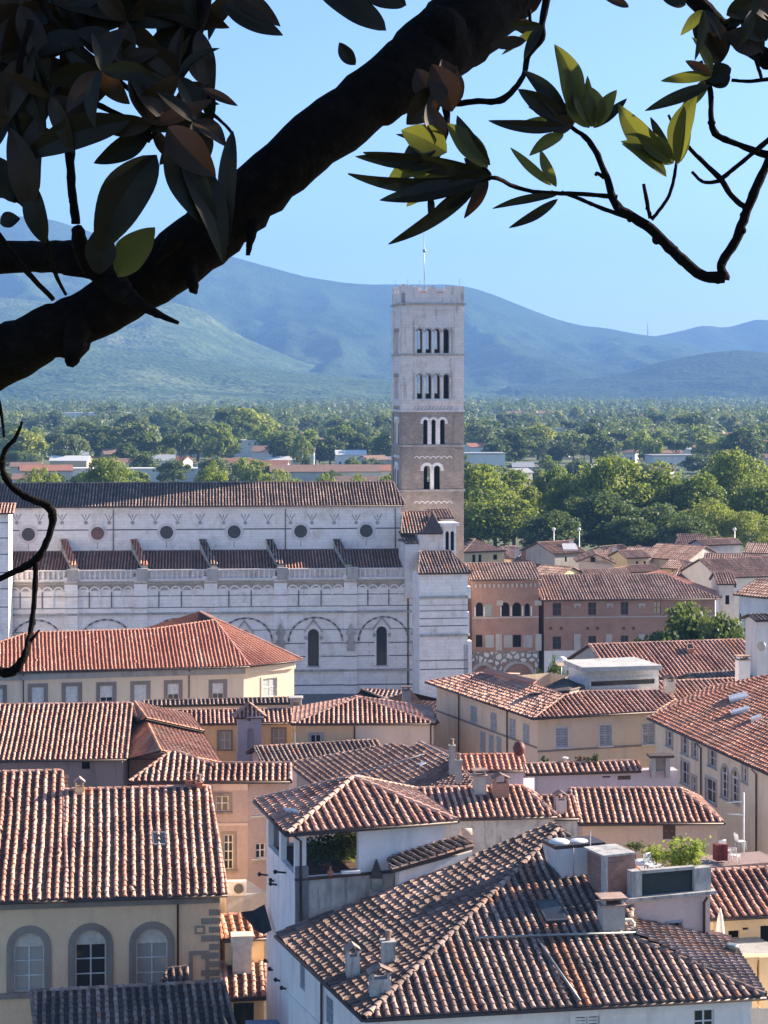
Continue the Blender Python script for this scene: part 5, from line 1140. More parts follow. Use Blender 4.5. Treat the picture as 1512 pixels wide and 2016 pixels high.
# pilasters, window columns, white arches, arch friezes
mb = MB()
for i in (0, 3):
    P0, P1 = C4[i], C4[(i+1) % 4]; a = (P1-P0).normalized(); o = V3(a.y, -a.x)
    for x0, x1 in ((0, 1.7), (W-1.5, W)) if i == 0 else ((0, 2.2), (W-2.2, W)):
        for y0, y1 in ((602, 698), (701, 789)): mb = MB(); mb.obox(V3(P0.x, P0.y, zt_(y1))+a*x0, a*(x1-x0), o*.14, up*(zt_(y0)-zt_(y1)-.4)); mb.build('corner_pilaster', MARBT, bt_)
mb = MB()
for i in (0, 3):
    P0, P1 = C4[i], C4[(i+1) % 4]; a = (P1-P0).normalized(); o = V3(a.y, -a.x)
    for x0, x1 in ((0, 1.7), (W-1.6, W)):
        for y0, y1 in ((813, 878), (882, 966)): mb = MB(); mb.obox(V3(P0.x, P0.y, zt_(y1)+.3)+a*x0, a*(x1-x0), o*.14, up*(zt_(y0)-zt_(y1)-.5)); mb.build('corner_pilaster', BRICKT, bt_)
def arcring(mb, P0, a, o, c, z_, r0, r1, th, mat, n=9):
    for j in range(n):
        t0, t1 = math.pi*j/n, math.pi*(j+1)/n
        mb.prism([V3(P0.x, P0.y, z_)+a*(c+r_*math.cos(t))+up*(r_*math.sin(t))+o*th for r_, t in ((r0, t0), (r1, t0), (r1, t1), (r0, t1))], -o*th, mat)
for i in (0, 3):
    P0, P1 = C4[i], C4[(i+1) % 4]; a = (P1-P0).normalized(); o = V3(a.y, -a.x); mb = MB()
    for L_, big in ((front[2], .42), (front[3], .5)):
        for h in L_: r_ = (h[2]-h[0])/2; arcring(mb, P0, a, o, (h[0]+h[2])/2, h[3]-r_, r_, r_+big, .13, 0)
        for h, g in zip(L_[:-1], L_[1:]): mb.obox(V3(P0.x, P0.y, h[1])+a*(h[2]-.02), a*(g[0]-h[2]+.04), o*.06, up*(h[3]-h[1]-(h[2]-h[0])/2))
        h = L_[0]; g = L_[-1]
        for q_ in (h[0]-big, g[2]): mb.obox(V3(P0.x, P0.y, h[3]-(h[2]-h[0])/2-.3)+a*q_, a*big, o*.13, up*.3)
    for y in (903, 992):
        for j in range(7): arcring(mb, P0, a, o, 1.95+(W-3.8)*(j+.5)/7, zt_(y), .3, .44, .1, 0, 6)
    mb.build('white_arches', MARB, bt_); mb = MB()
    for L_ in (front[0], front[1]):
        for h in L_: r_ = (h[2]-h[0])/2; arcring(mb, P0, a, o, (h[0]+h[2])/2, h[3]-r_, r_, r_+.22, .1, 0)
        ang = h
        for s0, s1 in ((1.9, 2.0), (W-2.0, W-1.9)): mb.obox(V3(P0.x, P0.y, L_[0][1])+a*s0, a*.14, o*.1, up*4.2)
    for j in range(11):
        for sg in (0, 1):
            q = V3(P0.x, P0.y, zt_(806))+a*(1.9+(W-3.8)*(j+.5*sg)/10.5); mb.prism([q+o*.1, q+a*.12+o*.1, q+a*(.40)+up*(.55 if not sg else 0)+o*.1, q+a*.28+up*(.55 if not sg else 0)+o*.1], -o*.1, 0)
    mb.build('marble_arcade', MARBG, bt_)
for h in (front[2]+front[3])[-1:]: pass
# ================= BRICK PALACE right of the cathedral =================
A0_, B0_ = D(930, 1182, 301), D(1428, 1180, 303)
zb = 13.3
hb = house('brick_palace', 'red brick palace with a long brown tile roof, small dark windows and white stone base', 'palace', (1066, 1182), (1416, 1178), zb, .36, ridge=(1200, 1131), hr=6.5, wallm=BRICK, tile=T_RED, pitch=.44, tl=.8, prof=4, over=.5, bias=.25,
    wins=[(0, x0, y0, x1, y1, dict(st='p', sur=None, sill=False, col_=BROWNW)) for x0, x1, y0, y1 in ((1088, 1105, 1187, 1212), (1158, 1174, 1186, 1211), (1222, 1237, 1185, 1210), (1286, 1301, 1184, 1209), (1088, 1105, 1253, 1278), (1158, 1174, 1252, 1277), (1222, 1237, 1251, 1276), (1350, 1364, 1186, 1208))])
w0, w1 = hb.c[0], hb.c[1]; hw = lambda px, py: hitW(w0, w1, px, py)
band(hb.root, w0, w1, hw(1100, 1217)[1], .18, .12, SILL); dd = (w1-w0).normalized(); oo = V3(dd.y, -dd.x)
mb = MB(); mb.obox(V3(w0.x, w0.y, 0), dd*(w1-w0).length, oo*.1, up*hw(1100, 1281)[1]); mb.build('white_base', WPL, hb.root)
for x0, x1 in ((1130, 1143), (1193, 1205), (1257, 1270)):
    mb = MB(); a, zz = hw(x0, 1281); b, z2 = hw(x1, 1248); mb.obox(V3(w0.x, w0.y, zz)+dd*a, dd*(b-a), oo*.12, up*(z2-zz)); mb.build('white_pilaster', SILL, hb.root)
for x in (1137, 1201, 1264): 
    mb = MB(); a, zz = hw(x-7, 1192); mb.obox(V3(w0.x, w0.y, zz)+dd*a, dd*1.05, oo*.1, up*.3); mb.obox(V3(w0.x, w0.y, zz-.3)+dd*(a+.1), dd*.2, oo*.1, up*.3); mb.obox(V3(w0.x, w0.y, zz-.3)+dd*(a+.75), dd*.2, oo*.1, up*.3); mb.build('stone_bracket', SILL, hb.root)
for x in (1084, 1105, 1157, 1176, 1228, 1247):
    mb = MB(); a, zz = hw(x, 1237); c = V3(w0.x, w0.y, zz)+dd*a+oo*.05; mb.prism([c+dd*(.27*math.cos(t))+up*(.27*math.sin(t)) for t in np.linspace(0, 2*math.pi, 10, False)], -oo*.05); mb.build('roundel', plain("dark brick roundel", (.16, .06, .05), .8), hb.root)
# loggia wing
w2_ = dict(st='d', sur=None, sill=False, arch=True); w3_ = dict(st='d', sur=None, sill=False)
hc = house('brick_loggia_wing', 'brick loggia wing with arched windows and white columns beside the cathedral', 'palace wing', (926, 1142), (1066, 1140), D(930, 1142, 299).z, .36, ridge=(1000, 1108), wallm=BRICK, tile=T_RED, pitch=.44, tl=.8, prof=4, over=.35, bias=.35,
    wins=[(0, 937, 1186, 951, 1213, w2_), (0, 987, 1186, 1003, 1213, w2_), (0, 1009, 1186, 1026, 1213, w2_), (0, 1033, 1188, 1043, 1213, w2_), (0, 937, 1250, 950, 1274, w3_), (0, 1010, 1250, 1026, 1274, w3_),
          (0, 993, 1306, 1048, 1345, dict(st='n', sur=SILL, sw=.5, sill=False, arch=True, glass=BRICK)), (0, 934, 1310, 968, 1345, dict(st='n', sur=SILL, sw=.5, sill=False, arch=True, glass=BRICK))])
w0, w1 = hc.c[0], hc.c[1]; dd = (w1-w0).normalized(); oo = V3(dd.y, -dd.x); hw = lambda px, py: hitW(w0, w1, px, py)
band(hc.root, w0, w1, hw(1000, 1217)[1], .2, .12, SILL)
for x in range(935, 1062, 9): mb = MB(); mb.obox(V3(w0.x, w0.y, hw(1000, 1156)[1])+dd*hw(x, 1150)[0], dd*.28, oo*.12, up*.5); mb.build('dentil', SILL, hc.root)
mb = MB()
for x in (934, 952, 985, 1005, 1028, 1045): mb.obox(V3(w0.x, w0.y, hw(1000, 1213)[1])+dd*hw(x, 1150)[0], dd*.16, oo*.1, up*1.4)
mb.build('window_columns', WHITE, hc.root)
for x0, x1, y0, y1, m_ in ((976, 988, 1248, 1281, SILL), (1054, 1066, 1248, 1281, SILL), (978, 990, 1182, 1192, SILL), (1052, 1066, 1182, 1192, SILL), (953, 968, 1190, 1213, plain("grey green infill", (.30, .33, .28), .8)), (955, 972, 1250, 1275, GREYW), (992, 1008, 1250, 1275, GREYW), (1030, 1048, 1250, 1275, GREYW)):
    mb = MB(); a, zz = hw(x0, y1); b, z2 = hw(x1, y0); mb.obox(V3(w0.x, w0.y, zz)+dd*a, dd*(b-a), oo*.07, up*(z2-zz)); mb.build('stone_panel', m_, hc.root)
def rustic():
    m, n, l, b = newmat("rusticated pale stone"); v = coordn(n, l); g = N(n, "ShaderNodeTexVoronoi", feature='DISTANCE_TO_EDGE'); g.inputs['Scale'].default_value = 1.1; l.new(v, g.inputs['Vector'])
    c = ramp(n, l, g.outputs['Distance'], [(0, (.16, .14, .13)), (.12, (.28, .26, .24)), (.2, (.62, .59, .55))]); l.new(c, b.inputs['Base Color']); b.inputs['Roughness'].default_value = .9; bump(n, l, g.outputs['Distance'], b, .8, .2); return m
RUST = rustic(); mb = MB(); Lw_ = (w1-w0).length; ztp = hw(1000, 1283)[1]
r0, r1 = hw(988, 1300)[0], hw(1053, 1300)[0]; q0, q1 = hw(930, 1300)[0], hw(972, 1300)[0]
for a, b, z0_ in ((0, Lw_, hw(1000, 1303)[1]),): mb.obox(V3(w0.x, w0.y, z0_)+dd*a, dd*(b-a), oo*.14, up*(ztp-z0_))
for a, b in ((q1, r0), (r1, Lw_)): mb.obox(V3(w0.x, w0.y, 0)+dd*a, dd*(b-a), oo*.14, up*(hw(1000, 1303)[1]))
mb.build('rusticated_stone', RUST, hc.root)
hd = house('rear_right_wing', 'right end of the brick palace roof turning away with a sunlit pale ridge', 'palace wing', (1400, 1180), (1432, 1172), 12.6, .3, depth=22, wallm=WPL, tile=T_NEW, pitch=.5, tl=.9, prof=4, bias=.25, over=.3, verge=True)
# ================= roofs right of centre, behind the beige palazzo =================
he = house('patched_roof_house', 'house with a wide patchy roof of orange and grey tile columns, right', 'house', (1208, 1338), (1520, 1326), 14.6, .36, ridge=(1300, 1264), wallm=GREYW, tile=T_PALE, pitch=.46, over=.3, bias=.05, strips={0: [(4.3, 6.2, .95), (15, 16.4, .97), (20, 21, .95)]})
skylight('skylight', he.roof, he.P, [(1352, 1288), (1366, 1287), (1362, 1276), (1350, 1277)], .5, DARK, BRICK)
hf = house('broken_roof_house', 'low house with an uneven patched tile roof in front of the wide patchy roof', 'house', (1292, 1402), (1500, 1392), 15.6, .34, ridge=(1380, 1338), wallm=GREYW, tile=T_PALE, pitch=.44, over=.3, bias=0)
chimney(hf.roof, D(1462, 1340, 184), 1.1, .9, 1.9, .2, WPL, 'cap', 'big white pierced chimney on the patched roof'); chimney(hf.roof, hf.P(1318, 1362), .9, .8, 1.0, .2, GREYW, 'gable', 'grey chimney right of the rooftop lantern')
hg = house('dark_eaved_house', 'house with a shaded dark eave between the patchy roofs and the white chimney', 'house', (1385, 1352), (1500, 1345), 15.0, .3, depth=6, wallm=plaster("shaded blue grey plaster", (.20, .21, .23), .5), tile=T_OLD, pitch=.44, over=.3)
hh_ = house('reddish_back_house', 'low house with a reddish roof between the dark bush and the wide patchy roof', 'house', (1380, 1275), (1492, 1268), 12.6, .34, ridge=(1430, 1252), wallm=CRM, tile=T_RED, pitch=.44, prof=4, tl=.7, over=.3, bias=.3)
hi = house('grey_end_house', 'pale grey house corner with a grey dish at the right edge above the patchy roof', 'house', (1488, 1222), (1560, 1219), D(1488, 1222, 205).z, .3, depth=3, wallm=plaster("pale grey plaster", (.62, .61, .60), .4), tile=T_DARK, pitch=.44, over=.3, wins=[])
mb = MB(); p = D(1500, 1272, 203.8); mb.tube([p, p+V3(-.1, -.1, 0)], .5, 12); tag(mb.build('satellite_dish', ZINC), 'grey dish on the pale grey house at the right edge', 'dish')
p = D(1105, 1302, 196); k = thing('white_dish', p-V3(0, 0, 1), 'round white dish above the left of the rooftop lantern', 'dish')
mb = MB(); mb.ball(p, .62, 12, 0, .8); mb.build('dish', WHITE, k); mb = MB(); mb.tube([p-V3(0, 0, 3), p], .06, 6); mb.build('mast', ZINC, k)
# ================= small distant town houses (right) =================
SM = dict(prof=4, tl=.9)
SN = [0]
def small(px0, px1, ye, Y, yr, wm, tm, label, cat='house', hl=0, hr=0, wins=(), bias=0, dy=None, name='town_house', yb=None, slope=.36, depth=None, over=.3):
    z = D(px0, ye, Y).z; SN[0] += 1; dy = (0, -3, 4, 2, -4, 3, -2, 5)[SN[0] % 8] if dy is None else dy; bias += (-.25, 0, .1, -.15)[SN[0] % 4]
    return house(name, label, cat, (px0, ye), (px1, ye+dy), z, slope, ridge=((px0+px1)/2, yr) if depth is None else None, depth=depth, hl=hl, hr=hr, wallm=wm, tile=tm, pitch=.40, over=over, wins=wins, bias=bias, gut=False, **SM)
dw = dict(st='d', sur=None, sill=False)
YELF = plaster("far yellow plaster", (.70, .55, .33), .25); CRMF = plaster("far cream plaster", (.68, .57, .45), .25)
small(912, 997, 1087, 372, 1060, YELF, T_RED, 'yellow house with a hipped brown roof and shuttered windows right behind the bell tower', hl=5, hr=5, wins=[(0, 930, 1092, 936, 1108, dw), (0, 942, 1092, 948, 1108, dw), (0, 971, 1092, 979, 1102, dw)], bias=.1)
small(996, 1072, 1118, 350, 1076, CRMF, T_RED, 'house with a pinkish tile roof left of the dark shaded roof', bias=.45, hr=3)
small(1050, 1118, 1122, 352, 1080, GREYW, T_DARK, 'house with a dark bluish shaded roof in the middle of the far town', hl=2)  # this roof's shadow is set into its dark tile colour
small(1092, 1156, 1091, 345, 1064, GREYW, T_RED, 'tall brown-roofed house with a white rooftop skylight', bias=.1, wins=[(0, 1112, 1096, 1116, 1106, dw)])
p = D(1123, 1084, 344); mb = MB(); mb.prism([p+V3(-1.2, 0, 0), p+V3(1.3, 0, 0), p+V3(1.0, 1.6, .85), p+V3(-1.3, 1.6, .85)], (0, 0, .25)); tag(mb.build('roof_light', WHITE), 'white rooftop skylight on the tall brown-roofed far house', 'skylight')
# gabled cream front
a_, b_ = D(1139, 1130, 338), D(1208, 1130, 339); k = thing('gabled_house', (a_.x+3, a_.y+3, 0), 'cream house with its shallow gable facing us and one dark square opening', 'house')
hz = D(1139, 1104, 338).z; hp = D(1170, 1092, 338).z; u_, z_ = hitW(a_, b_, 1162, 1106); u2, z2 = hitW(a_, b_, 1170, 1097)
mb = MB(); wall(mb, a_, b_, 0, hz, [], 0); pk = (a_+b_)/2; mb.poly([V3(a_.x, a_.y, hz), V3(b_.x, b_.y, hz-.9), V3(pk.x, pk.y, hp)]); mb.poly([V3(b_.x, b_.y, 0), V3(b_.x+.3, b_.y+8, 0), V3(b_.x+.3, b_.y+8, hz), V3(b_.x, b_.y, hz)]); mb.build('wall', CRMF, k)
mb = MB(); mb.box((a_.x+u_+.4, a_.y-.03, z_+.4), (.75, .1, .8)); mb.build('window', DARK, k)
bb = V3(.2, 8, 0); e0, e1 = V3(a_.x-.4, a_.y-.4, hz-.1), V3(b_.x+.4, b_.y-.4, hz-.5); pk2 = V3(pk.x, pk.y-.4, hp+.1)
roof(k, [[e0+bb, e0, pk2, pk2+bb], [e1, e1+bb, pk2+bb, pk2]], T_RED, .48, tl=.9, prof=4, gut=False)
small(1200, 1262, 1118, 360, 1076, CRMF, T_RED, 'house with a plain pinkish roof right of the gabled cream house', bias=.4)
small(1234, 1282, 1099, 352, 1082, YELF, T_RED, 'bright yellow walled house with two small windows in the far town', wins=[(0, 1252, 1105, 1257, 1116, dw), (0, 1267, 1105, 1272, 1116, dw)], bias=0)
small(1276, 1356, 1098, 362, 1071, GREYW, T_RED, 'long grey-walled house with a dark brown roof beside the yellow-walled one', bias=0)
small(1343, 1400, 1084, 378, 1052, GREYW, T_RED, 'brown roof rising at the left of the grey house with an arch', bias=.1)
small(1386, 1462, 1074, 366, 1060, plaster("blue grey far plaster", (.44, .44, .46), .4), T_RED, 'grey house with an arched opening near the right edge of the far town', wins=[(0, 1400, 1090, 1417, 1108, dict(dw, arch=True))], bias=.1)
small(1296, 1412, 1142, 338, 1108, CRMF, T_RED, 'wide reddish roof just above the brick palace roof end', bias=.2, hl=4)
small(1380, 1470, 1128, 345, 1090, CRMF, T_RED, 'reddish roof with ridge line below the grey arched house', bias=.2)
small(1415, 1535, 1138, 326, 1098, plaster("pale cream far wall", (.66, .62, .54), .3), T_RED, 'cream house with two windows and a pale roof at the far right', wins=[(0, 1424, 1147, 1430, 1158, dw), (0, 1445, 1146, 1450, 1157, dw)], bias=.35)
small(1462, 1560, 1088, 390, 1070, CRMF, T_RED, 'low roof against the trees at the far right edge', bias=.3)
small(1150, 1240, 1131, 332, 1120, CRMF, T_RED, 'narrow roof strip behind the ridge of the brick palace', bias=.2)
small(1040, 1100, 1130, 334, 1112, YELF, T_RED, 'small yellowish house between the brick wing and the dark shaded roof', bias=.3)
small(1412, 1450, 1150, 312, 1128, plaster("pale cream far wall", (.66, .62, .54), .3), T_RED, 'tall narrow cream house right of the brick palace roof', wins=[(0, 1428, 1172, 1436, 1190, dw)], bias=.2, depth=8)
for i_, (p0, p1, ye, Y, yr, hl_, hr_, wm_, b_, lb) in enumerate(((1005, 1050, 1100, 385, 1074, 2, 0, 0, .3, 'low pinkish roof peeping between the yellow house and the dark shaded roof'), (1060, 1096, 1100, 372, 1078, 0, 2, 1, -.2, 'small dark brown roof left of the tall house with the rooftop skylight'), (1160, 1215, 1098, 376, 1078, 3, 3, 1, .1, 'hipped brown roof behind the gabled cream house'),
    (1205, 1250, 1090, 392, 1072, 0, 0, 0, -.1, 'narrow brown roof against the trees left of the yellow-walled house'), (1300, 1350, 1118, 350, 1100, 0, 3, 1, .0, 'low brown roof in front of the long grey-walled house'), (1330, 1392, 1106, 358, 1084, 3, 0, 0, .25, 'reddish roof between the long grey-walled and the arched grey houses'),
    (1440, 1520, 1112, 352, 1092, 0, 4, 1, -.1, 'brown hipped roof right of the arched grey house'), (1478, 1560, 1130, 338, 1110, 0, 0, 0, .35, 'pale pinkish roof at the right edge above the cream house'), (1210, 1300, 1128, 344, 1112, 4, 0, 1, -.25, 'long dark brown roof just behind the brick palace ridge'), (1270, 1330, 1088, 388, 1070, 0, 0, 1, .15, 'small roof behind the long grey-walled house'))):
    small(p0, p1, ye, Y, yr, (CRMF, YELF)[wm_], (T_RED, T_OLD)[i_ % 2], lb, hl=hl_, hr=hr_, bias=b_, wins=[(0, (p0+p1)//2-3, ye+5, (p0+p1)//2+3, ye+16, dw)])
a_, b_ = D(1446, 1168, 262), D(1580, 1176, 250)
k = house('white_end_house', 'white house with a plain brown roof and shaded lower storey at the right edge', 'house', (1444, 1170), (1590, 1185), D(1444, 1170, 262).z, .36, ridge=(1520, 1142), wallm=WPL, tile=T_RED, pitch=.46, over=.5, prof=4, tl=.8, wins=[(0, 1455, 1208, 1459, 1228, dw), (0, 1466, 1212, 1470, 1234, dw), (0, 1478, 1216, 1482, 1240, dw)])
for i, (px, py, Y, h_, lb) in enumerate(((1090, 1066, 400, 5, 'tall slim street mast with a white ball top, left of the pair'), (1140, 1066, 402, 5, 'tall slim street mast with a white ball top, right of the pair'), (1446, 1060, 395, 3, 'white ball light on a mast above the right town roofs'))):
    p = D(px, py, Y); k = thing('light_mast', V3(p.x, p.y, 0), lb, 'light mast'); mb = MB(); mb.tube([V3(p.x, p.y, 0), V3(p.x, p.y, D(px, 1044, Y).z)], .12, 5); mb.build('mast', ZINC, k)
    mb = MB(); mb.ball(V3(p.x, p.y, D(px, 1042, Y).z), .36, 8); mb.build('lamp', WHITE, k)
# small chimneys and dishes sprinkled over the far roofs
for i, (px, py, Y) in enumerate(((1030, 1086, 352), (1018, 1080, 360), (1078, 1078, 362), (1210, 1078, 366), (1222, 1074, 372), (1258, 1076, 374), (1336, 1066, 380), (1366, 1068, 376), (1408, 1058, 384), (1490, 1110, 345), (1302, 1080, 366), (1125, 1064, 350))):
    p = D(px, py, Y); mb = MB(); mb.box(p-V3(0, 0, 1.5), (.6, .6, 3.2), .2, 0); mb.box(p+V3(0, 0, .15), (.8, .8, .14), .2, 1)
    tag(mb.build('chimney_stack', [WPL if i % 2 else BRICK, T_RED]), 'small %s chimney standing up from the far town roofs before the rampart trees' % ('white' if i % 2 else 'brick'), 'chimney', 'chimneys on the far town roofs')
# ================= TREES =================
def tree_mesh(seed, n=5000, leaf=.03, lobes=60, shape='round'):
    g = np.random.default_rng(seed); mb = MB()
    L = []
    while len(L) < lobes:
        p = g.uniform(-1, 1, 3); 
        if (p**2).sum() > 1: continue
        if (p**2).sum() < .18: continue
        if shape == 'tall': c = np.array([p[0]*.30, p[1]*.30, .56+p[2]*.40])
        elif shape == 'wide': c = np.array([p[0]*.55, p[1]*.55, .60+p[2]*.32])
        elif shape == 'pine': c = np.array([p[0]*.5, p[1]*.5, .8+p[2]*.16])
        else: c = np.array([p[0]*.40, p[1]*.40, .56+p[2]*.36])
        if shape != 'pine': sc2 = 1-.35*max(0, (c[2]-.6)/.4)**1.5; c[0] *= sc2; c[1] *= sc2
        L.append(np.append(c, g.uniform(.07, .15)))
    L = np.array(L); k = g.integers(0, len(L), n); d = g.normal(size=(n, 3)); d[:, 2] += .25; d /= np.linalg.norm(d, axis=1)[:, None]
    P = L[k, :3]+d*L[k, 3:4]*(.65+.45*g.random((n, 1)))*np.array([1, 1, .8])
    nn = d*.9+g.normal(size=(n, 3))*.55; nn /= np.linalg.norm(nn, axis=1)[:, None]
    a = np.cross(nn, g.normal(size=(n, 3))); a /= np.linalg.norm(a, axis=1)[:, None]; b = np.cross(nn, a); l = leaf*(.55+.9*g.random((n, 1)))
    V = np.stack([P-a*l, P-b*l*.7, P+a*l, P+b*l*.7], 1)
    tone = np.clip(g.random(len(L))*.5, 0, 1)[k]+g.random(n)*.5
    mb.raw(V.reshape(-1, 3), np.arange(4*n).reshape(n, 4), 0, tone)
    tb = MB(); tb.tube([(0, 0, -.02), (.01, 0, .2), (0, .01, .45), (.01, 0, .75)], [.028, .02, .014, .006], 7)
    for i in range(7):
        q = L[g.integers(0, len(L))]; z0 = .2+.3*g.random(); tb.tube([(0, 0, z0), (q[0]*.5, q[1]*.5, (z0+q[2])/2+.02), (q[0], q[1], q[2])], [.012, .008, .003], 5)
    return mb, tb
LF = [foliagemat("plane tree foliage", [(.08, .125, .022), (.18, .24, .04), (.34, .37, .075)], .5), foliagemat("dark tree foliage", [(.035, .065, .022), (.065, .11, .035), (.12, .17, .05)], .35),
      foliagemat("yellow green foliage", [(.15, .20, .035), (.28, .32, .06), (.42, .43, .10)], .5), foliagemat("grey green foliage", [(.09, .13, .06), (.16, .20, .10), (.25, .28, .15)], .4)]
BARK = plain("grey brown bark", (.10, .08, .06), .95)
BIG = []
for i, (sh_, mi) in enumerate((('round', 0), ('tall', 0), ('wide', 2), ('round', 1), ('round', 0))):
    c, t = tree_mesh(50+i, 11000, .017, 85, sh_); co = c.build('crown', LF[mi], loc=(0, 0, 0)); to = t.build('trunk', BARK, loc=(0, 0, 0)); BIG.append((co, to)); col.objects.unlink(co); col.objects.unlink(to)
def put_big(i, px, ytop, Y, wpx, label, group, cat='tree', name='plane_tree', z0=8.0, mat=None):
    top = D(px, ytop, Y); h = (top.z-z0)/1.02; wd = wpx/F*Y*1.12
    k = thing(name, (top.x, Y, z0), label, cat, group); nat = (.86, .68, 1.25, .86, .86)[i]
    for src in BIG[i]:
        o = src.copy(); col.objects.link(o); o.parent = k
    k.scale = (wd/nat, wd/nat, h); k.rotation_euler.z = random.uniform(0, 6.28); return k
RT = 'plane trees along the town rampart'
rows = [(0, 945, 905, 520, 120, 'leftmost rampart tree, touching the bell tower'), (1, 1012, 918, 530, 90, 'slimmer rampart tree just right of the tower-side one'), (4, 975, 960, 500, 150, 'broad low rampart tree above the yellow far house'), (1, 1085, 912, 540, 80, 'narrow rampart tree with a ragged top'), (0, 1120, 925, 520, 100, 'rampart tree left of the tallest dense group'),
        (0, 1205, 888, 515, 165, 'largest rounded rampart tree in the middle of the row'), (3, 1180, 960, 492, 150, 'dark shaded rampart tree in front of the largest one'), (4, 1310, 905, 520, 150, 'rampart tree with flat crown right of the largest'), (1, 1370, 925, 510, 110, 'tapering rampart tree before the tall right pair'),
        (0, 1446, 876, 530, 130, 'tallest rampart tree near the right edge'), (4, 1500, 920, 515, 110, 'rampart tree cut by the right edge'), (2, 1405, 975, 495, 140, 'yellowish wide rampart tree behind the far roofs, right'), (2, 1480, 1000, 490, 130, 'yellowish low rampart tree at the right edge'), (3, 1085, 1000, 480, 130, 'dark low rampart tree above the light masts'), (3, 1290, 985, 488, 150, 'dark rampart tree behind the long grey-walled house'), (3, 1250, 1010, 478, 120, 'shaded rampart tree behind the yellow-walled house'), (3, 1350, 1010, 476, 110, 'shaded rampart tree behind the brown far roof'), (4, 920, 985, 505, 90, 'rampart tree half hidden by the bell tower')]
for r_ in rows: put_big(r_[0], r_[1], r_[2], r_[3], r_[4], r_[5], RT, z0=3)
for i, (px, yt, Y, w_, lb) in enumerate(((78, 912, 560, 100, 'light green tree above the left end of the cathedral roof'), (215, 893, 560, 105, 'bright tree with two lobes above the cathedral roof, left of the long white shed'), (420, 905, 565, 60, 'small round bright tree at the right of the long white shed'), (548, 915, 565, 85, 'small bushy tree above the middle of the cathedral roof'), (640, 925, 570, 60, 'low bush-like tree above the cathedral roof'), (705, 925, 560, 60, 'low yellowish tree left of the bell tower'))):
    put_big((2, 0, 4, 2, 2, 2)[i], px, yt, Y, w_, lb, 'trees behind the cathedral roof', z0=4, name='roadside_tree')
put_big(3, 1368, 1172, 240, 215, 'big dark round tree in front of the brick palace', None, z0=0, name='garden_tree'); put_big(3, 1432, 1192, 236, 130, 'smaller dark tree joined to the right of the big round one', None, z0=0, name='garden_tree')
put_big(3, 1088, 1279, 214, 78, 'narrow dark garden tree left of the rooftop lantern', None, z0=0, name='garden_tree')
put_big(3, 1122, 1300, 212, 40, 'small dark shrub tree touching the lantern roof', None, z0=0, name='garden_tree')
# mid-distance trees: ~170 individuals
MID = []
for i, (sh_, mi) in enumerate((('round', 0), ('round', 1), ('wide', 0), ('tall', 1), ('round', 3), ('wide', 3), ('pine', 1), ('tall', 2))):
    c, t = tree_mesh(80+i, 2600, .033, 45, sh_); t_ = t; c.V += t.V if 0 else []
    for V_, L_, S_, M_, T_ in zip(t.V, [None], [None], [None], [None]): pass
    tn = c.n; c.V += t.V; c.H += t.H; c.L += [x+tn for x in t.L]; c.S += t.S; c.M += [x+1 for x in t.M]; c.T += t.T; c.n += t.n
    o = c.build('field_tree', [LF[mi], BARK], loc=(0, 0, 0)); col.objects.unlink(o); MID.append(o)
desc = ['rounded mid green tree', 'rounded dark tree', 'wide spreading green tree', 'tall narrow dark tree', 'rounded grey green tree', 'wide grey green tree', 'umbrella pine', 'tall pale green tree']
bands = [('just beyond the rampart', 640, 800), ('on the near plain', 800, 1050), ('between the plain houses', 1050, 1350), ('at the edge of the far woods', 1350, 1800), ('in the far woods', 1800, 2400)]
def side(px): return 'left' if px < 260 else 'centre left' if px < 560 else 'centre' if px < 950 else 'centre right' if px < 1230 else 'right'
placed = []
def put_mid(i, px, Y, h, w, bnd):
    X = (px-CX)/F*Y; s_ = MID[i]; o = s_.copy(); col.objects.link(o); o.location = (X, Y, -.1); nat = (.86, .86, 1.2, .68, .86, 1.2, 1.1, .68)[i]
    o.scale = (w/nat, w/nat, h); o.rotation_euler.z = random.uniform(0, 6.28)
    tag(o, '%s %s, %s of the photo' % (desc[i], bnd, side(px)), 'tree', 'trees %s, %s' % (bnd, side(px))); placed.append((X, Y, w))
g = np.random.default_rng(5)
for bi, (bnd, y0, y1) in enumerate(bands):
    n = (40, 62, 74, 70, 54)[bi]
    for j in range(n):
        Y = g.uniform(y0, y1); px = -60+1640*((j*.618034+bi*.21) % 1)
        if bi < 1 and 90 < px < 700 and g.random() < .6: continue
        if bi == 1 and 1150 < px < 1500 and g.random() < .5: continue
        hgt = g.uniform(10, 20)*(1.25 if bi > 1 else .7)
        if bi >= 1 and 180 < px < 520 and g.random() < .6: hgt *= 1.25
        put_mid(int(g.choice([0, 1, 1, 2, 3, 4, 5, 6, 0])) if g.random() < .93 else 7, px, Y, hgt, hgt*g.uniform(.7, 1.25), bnd)
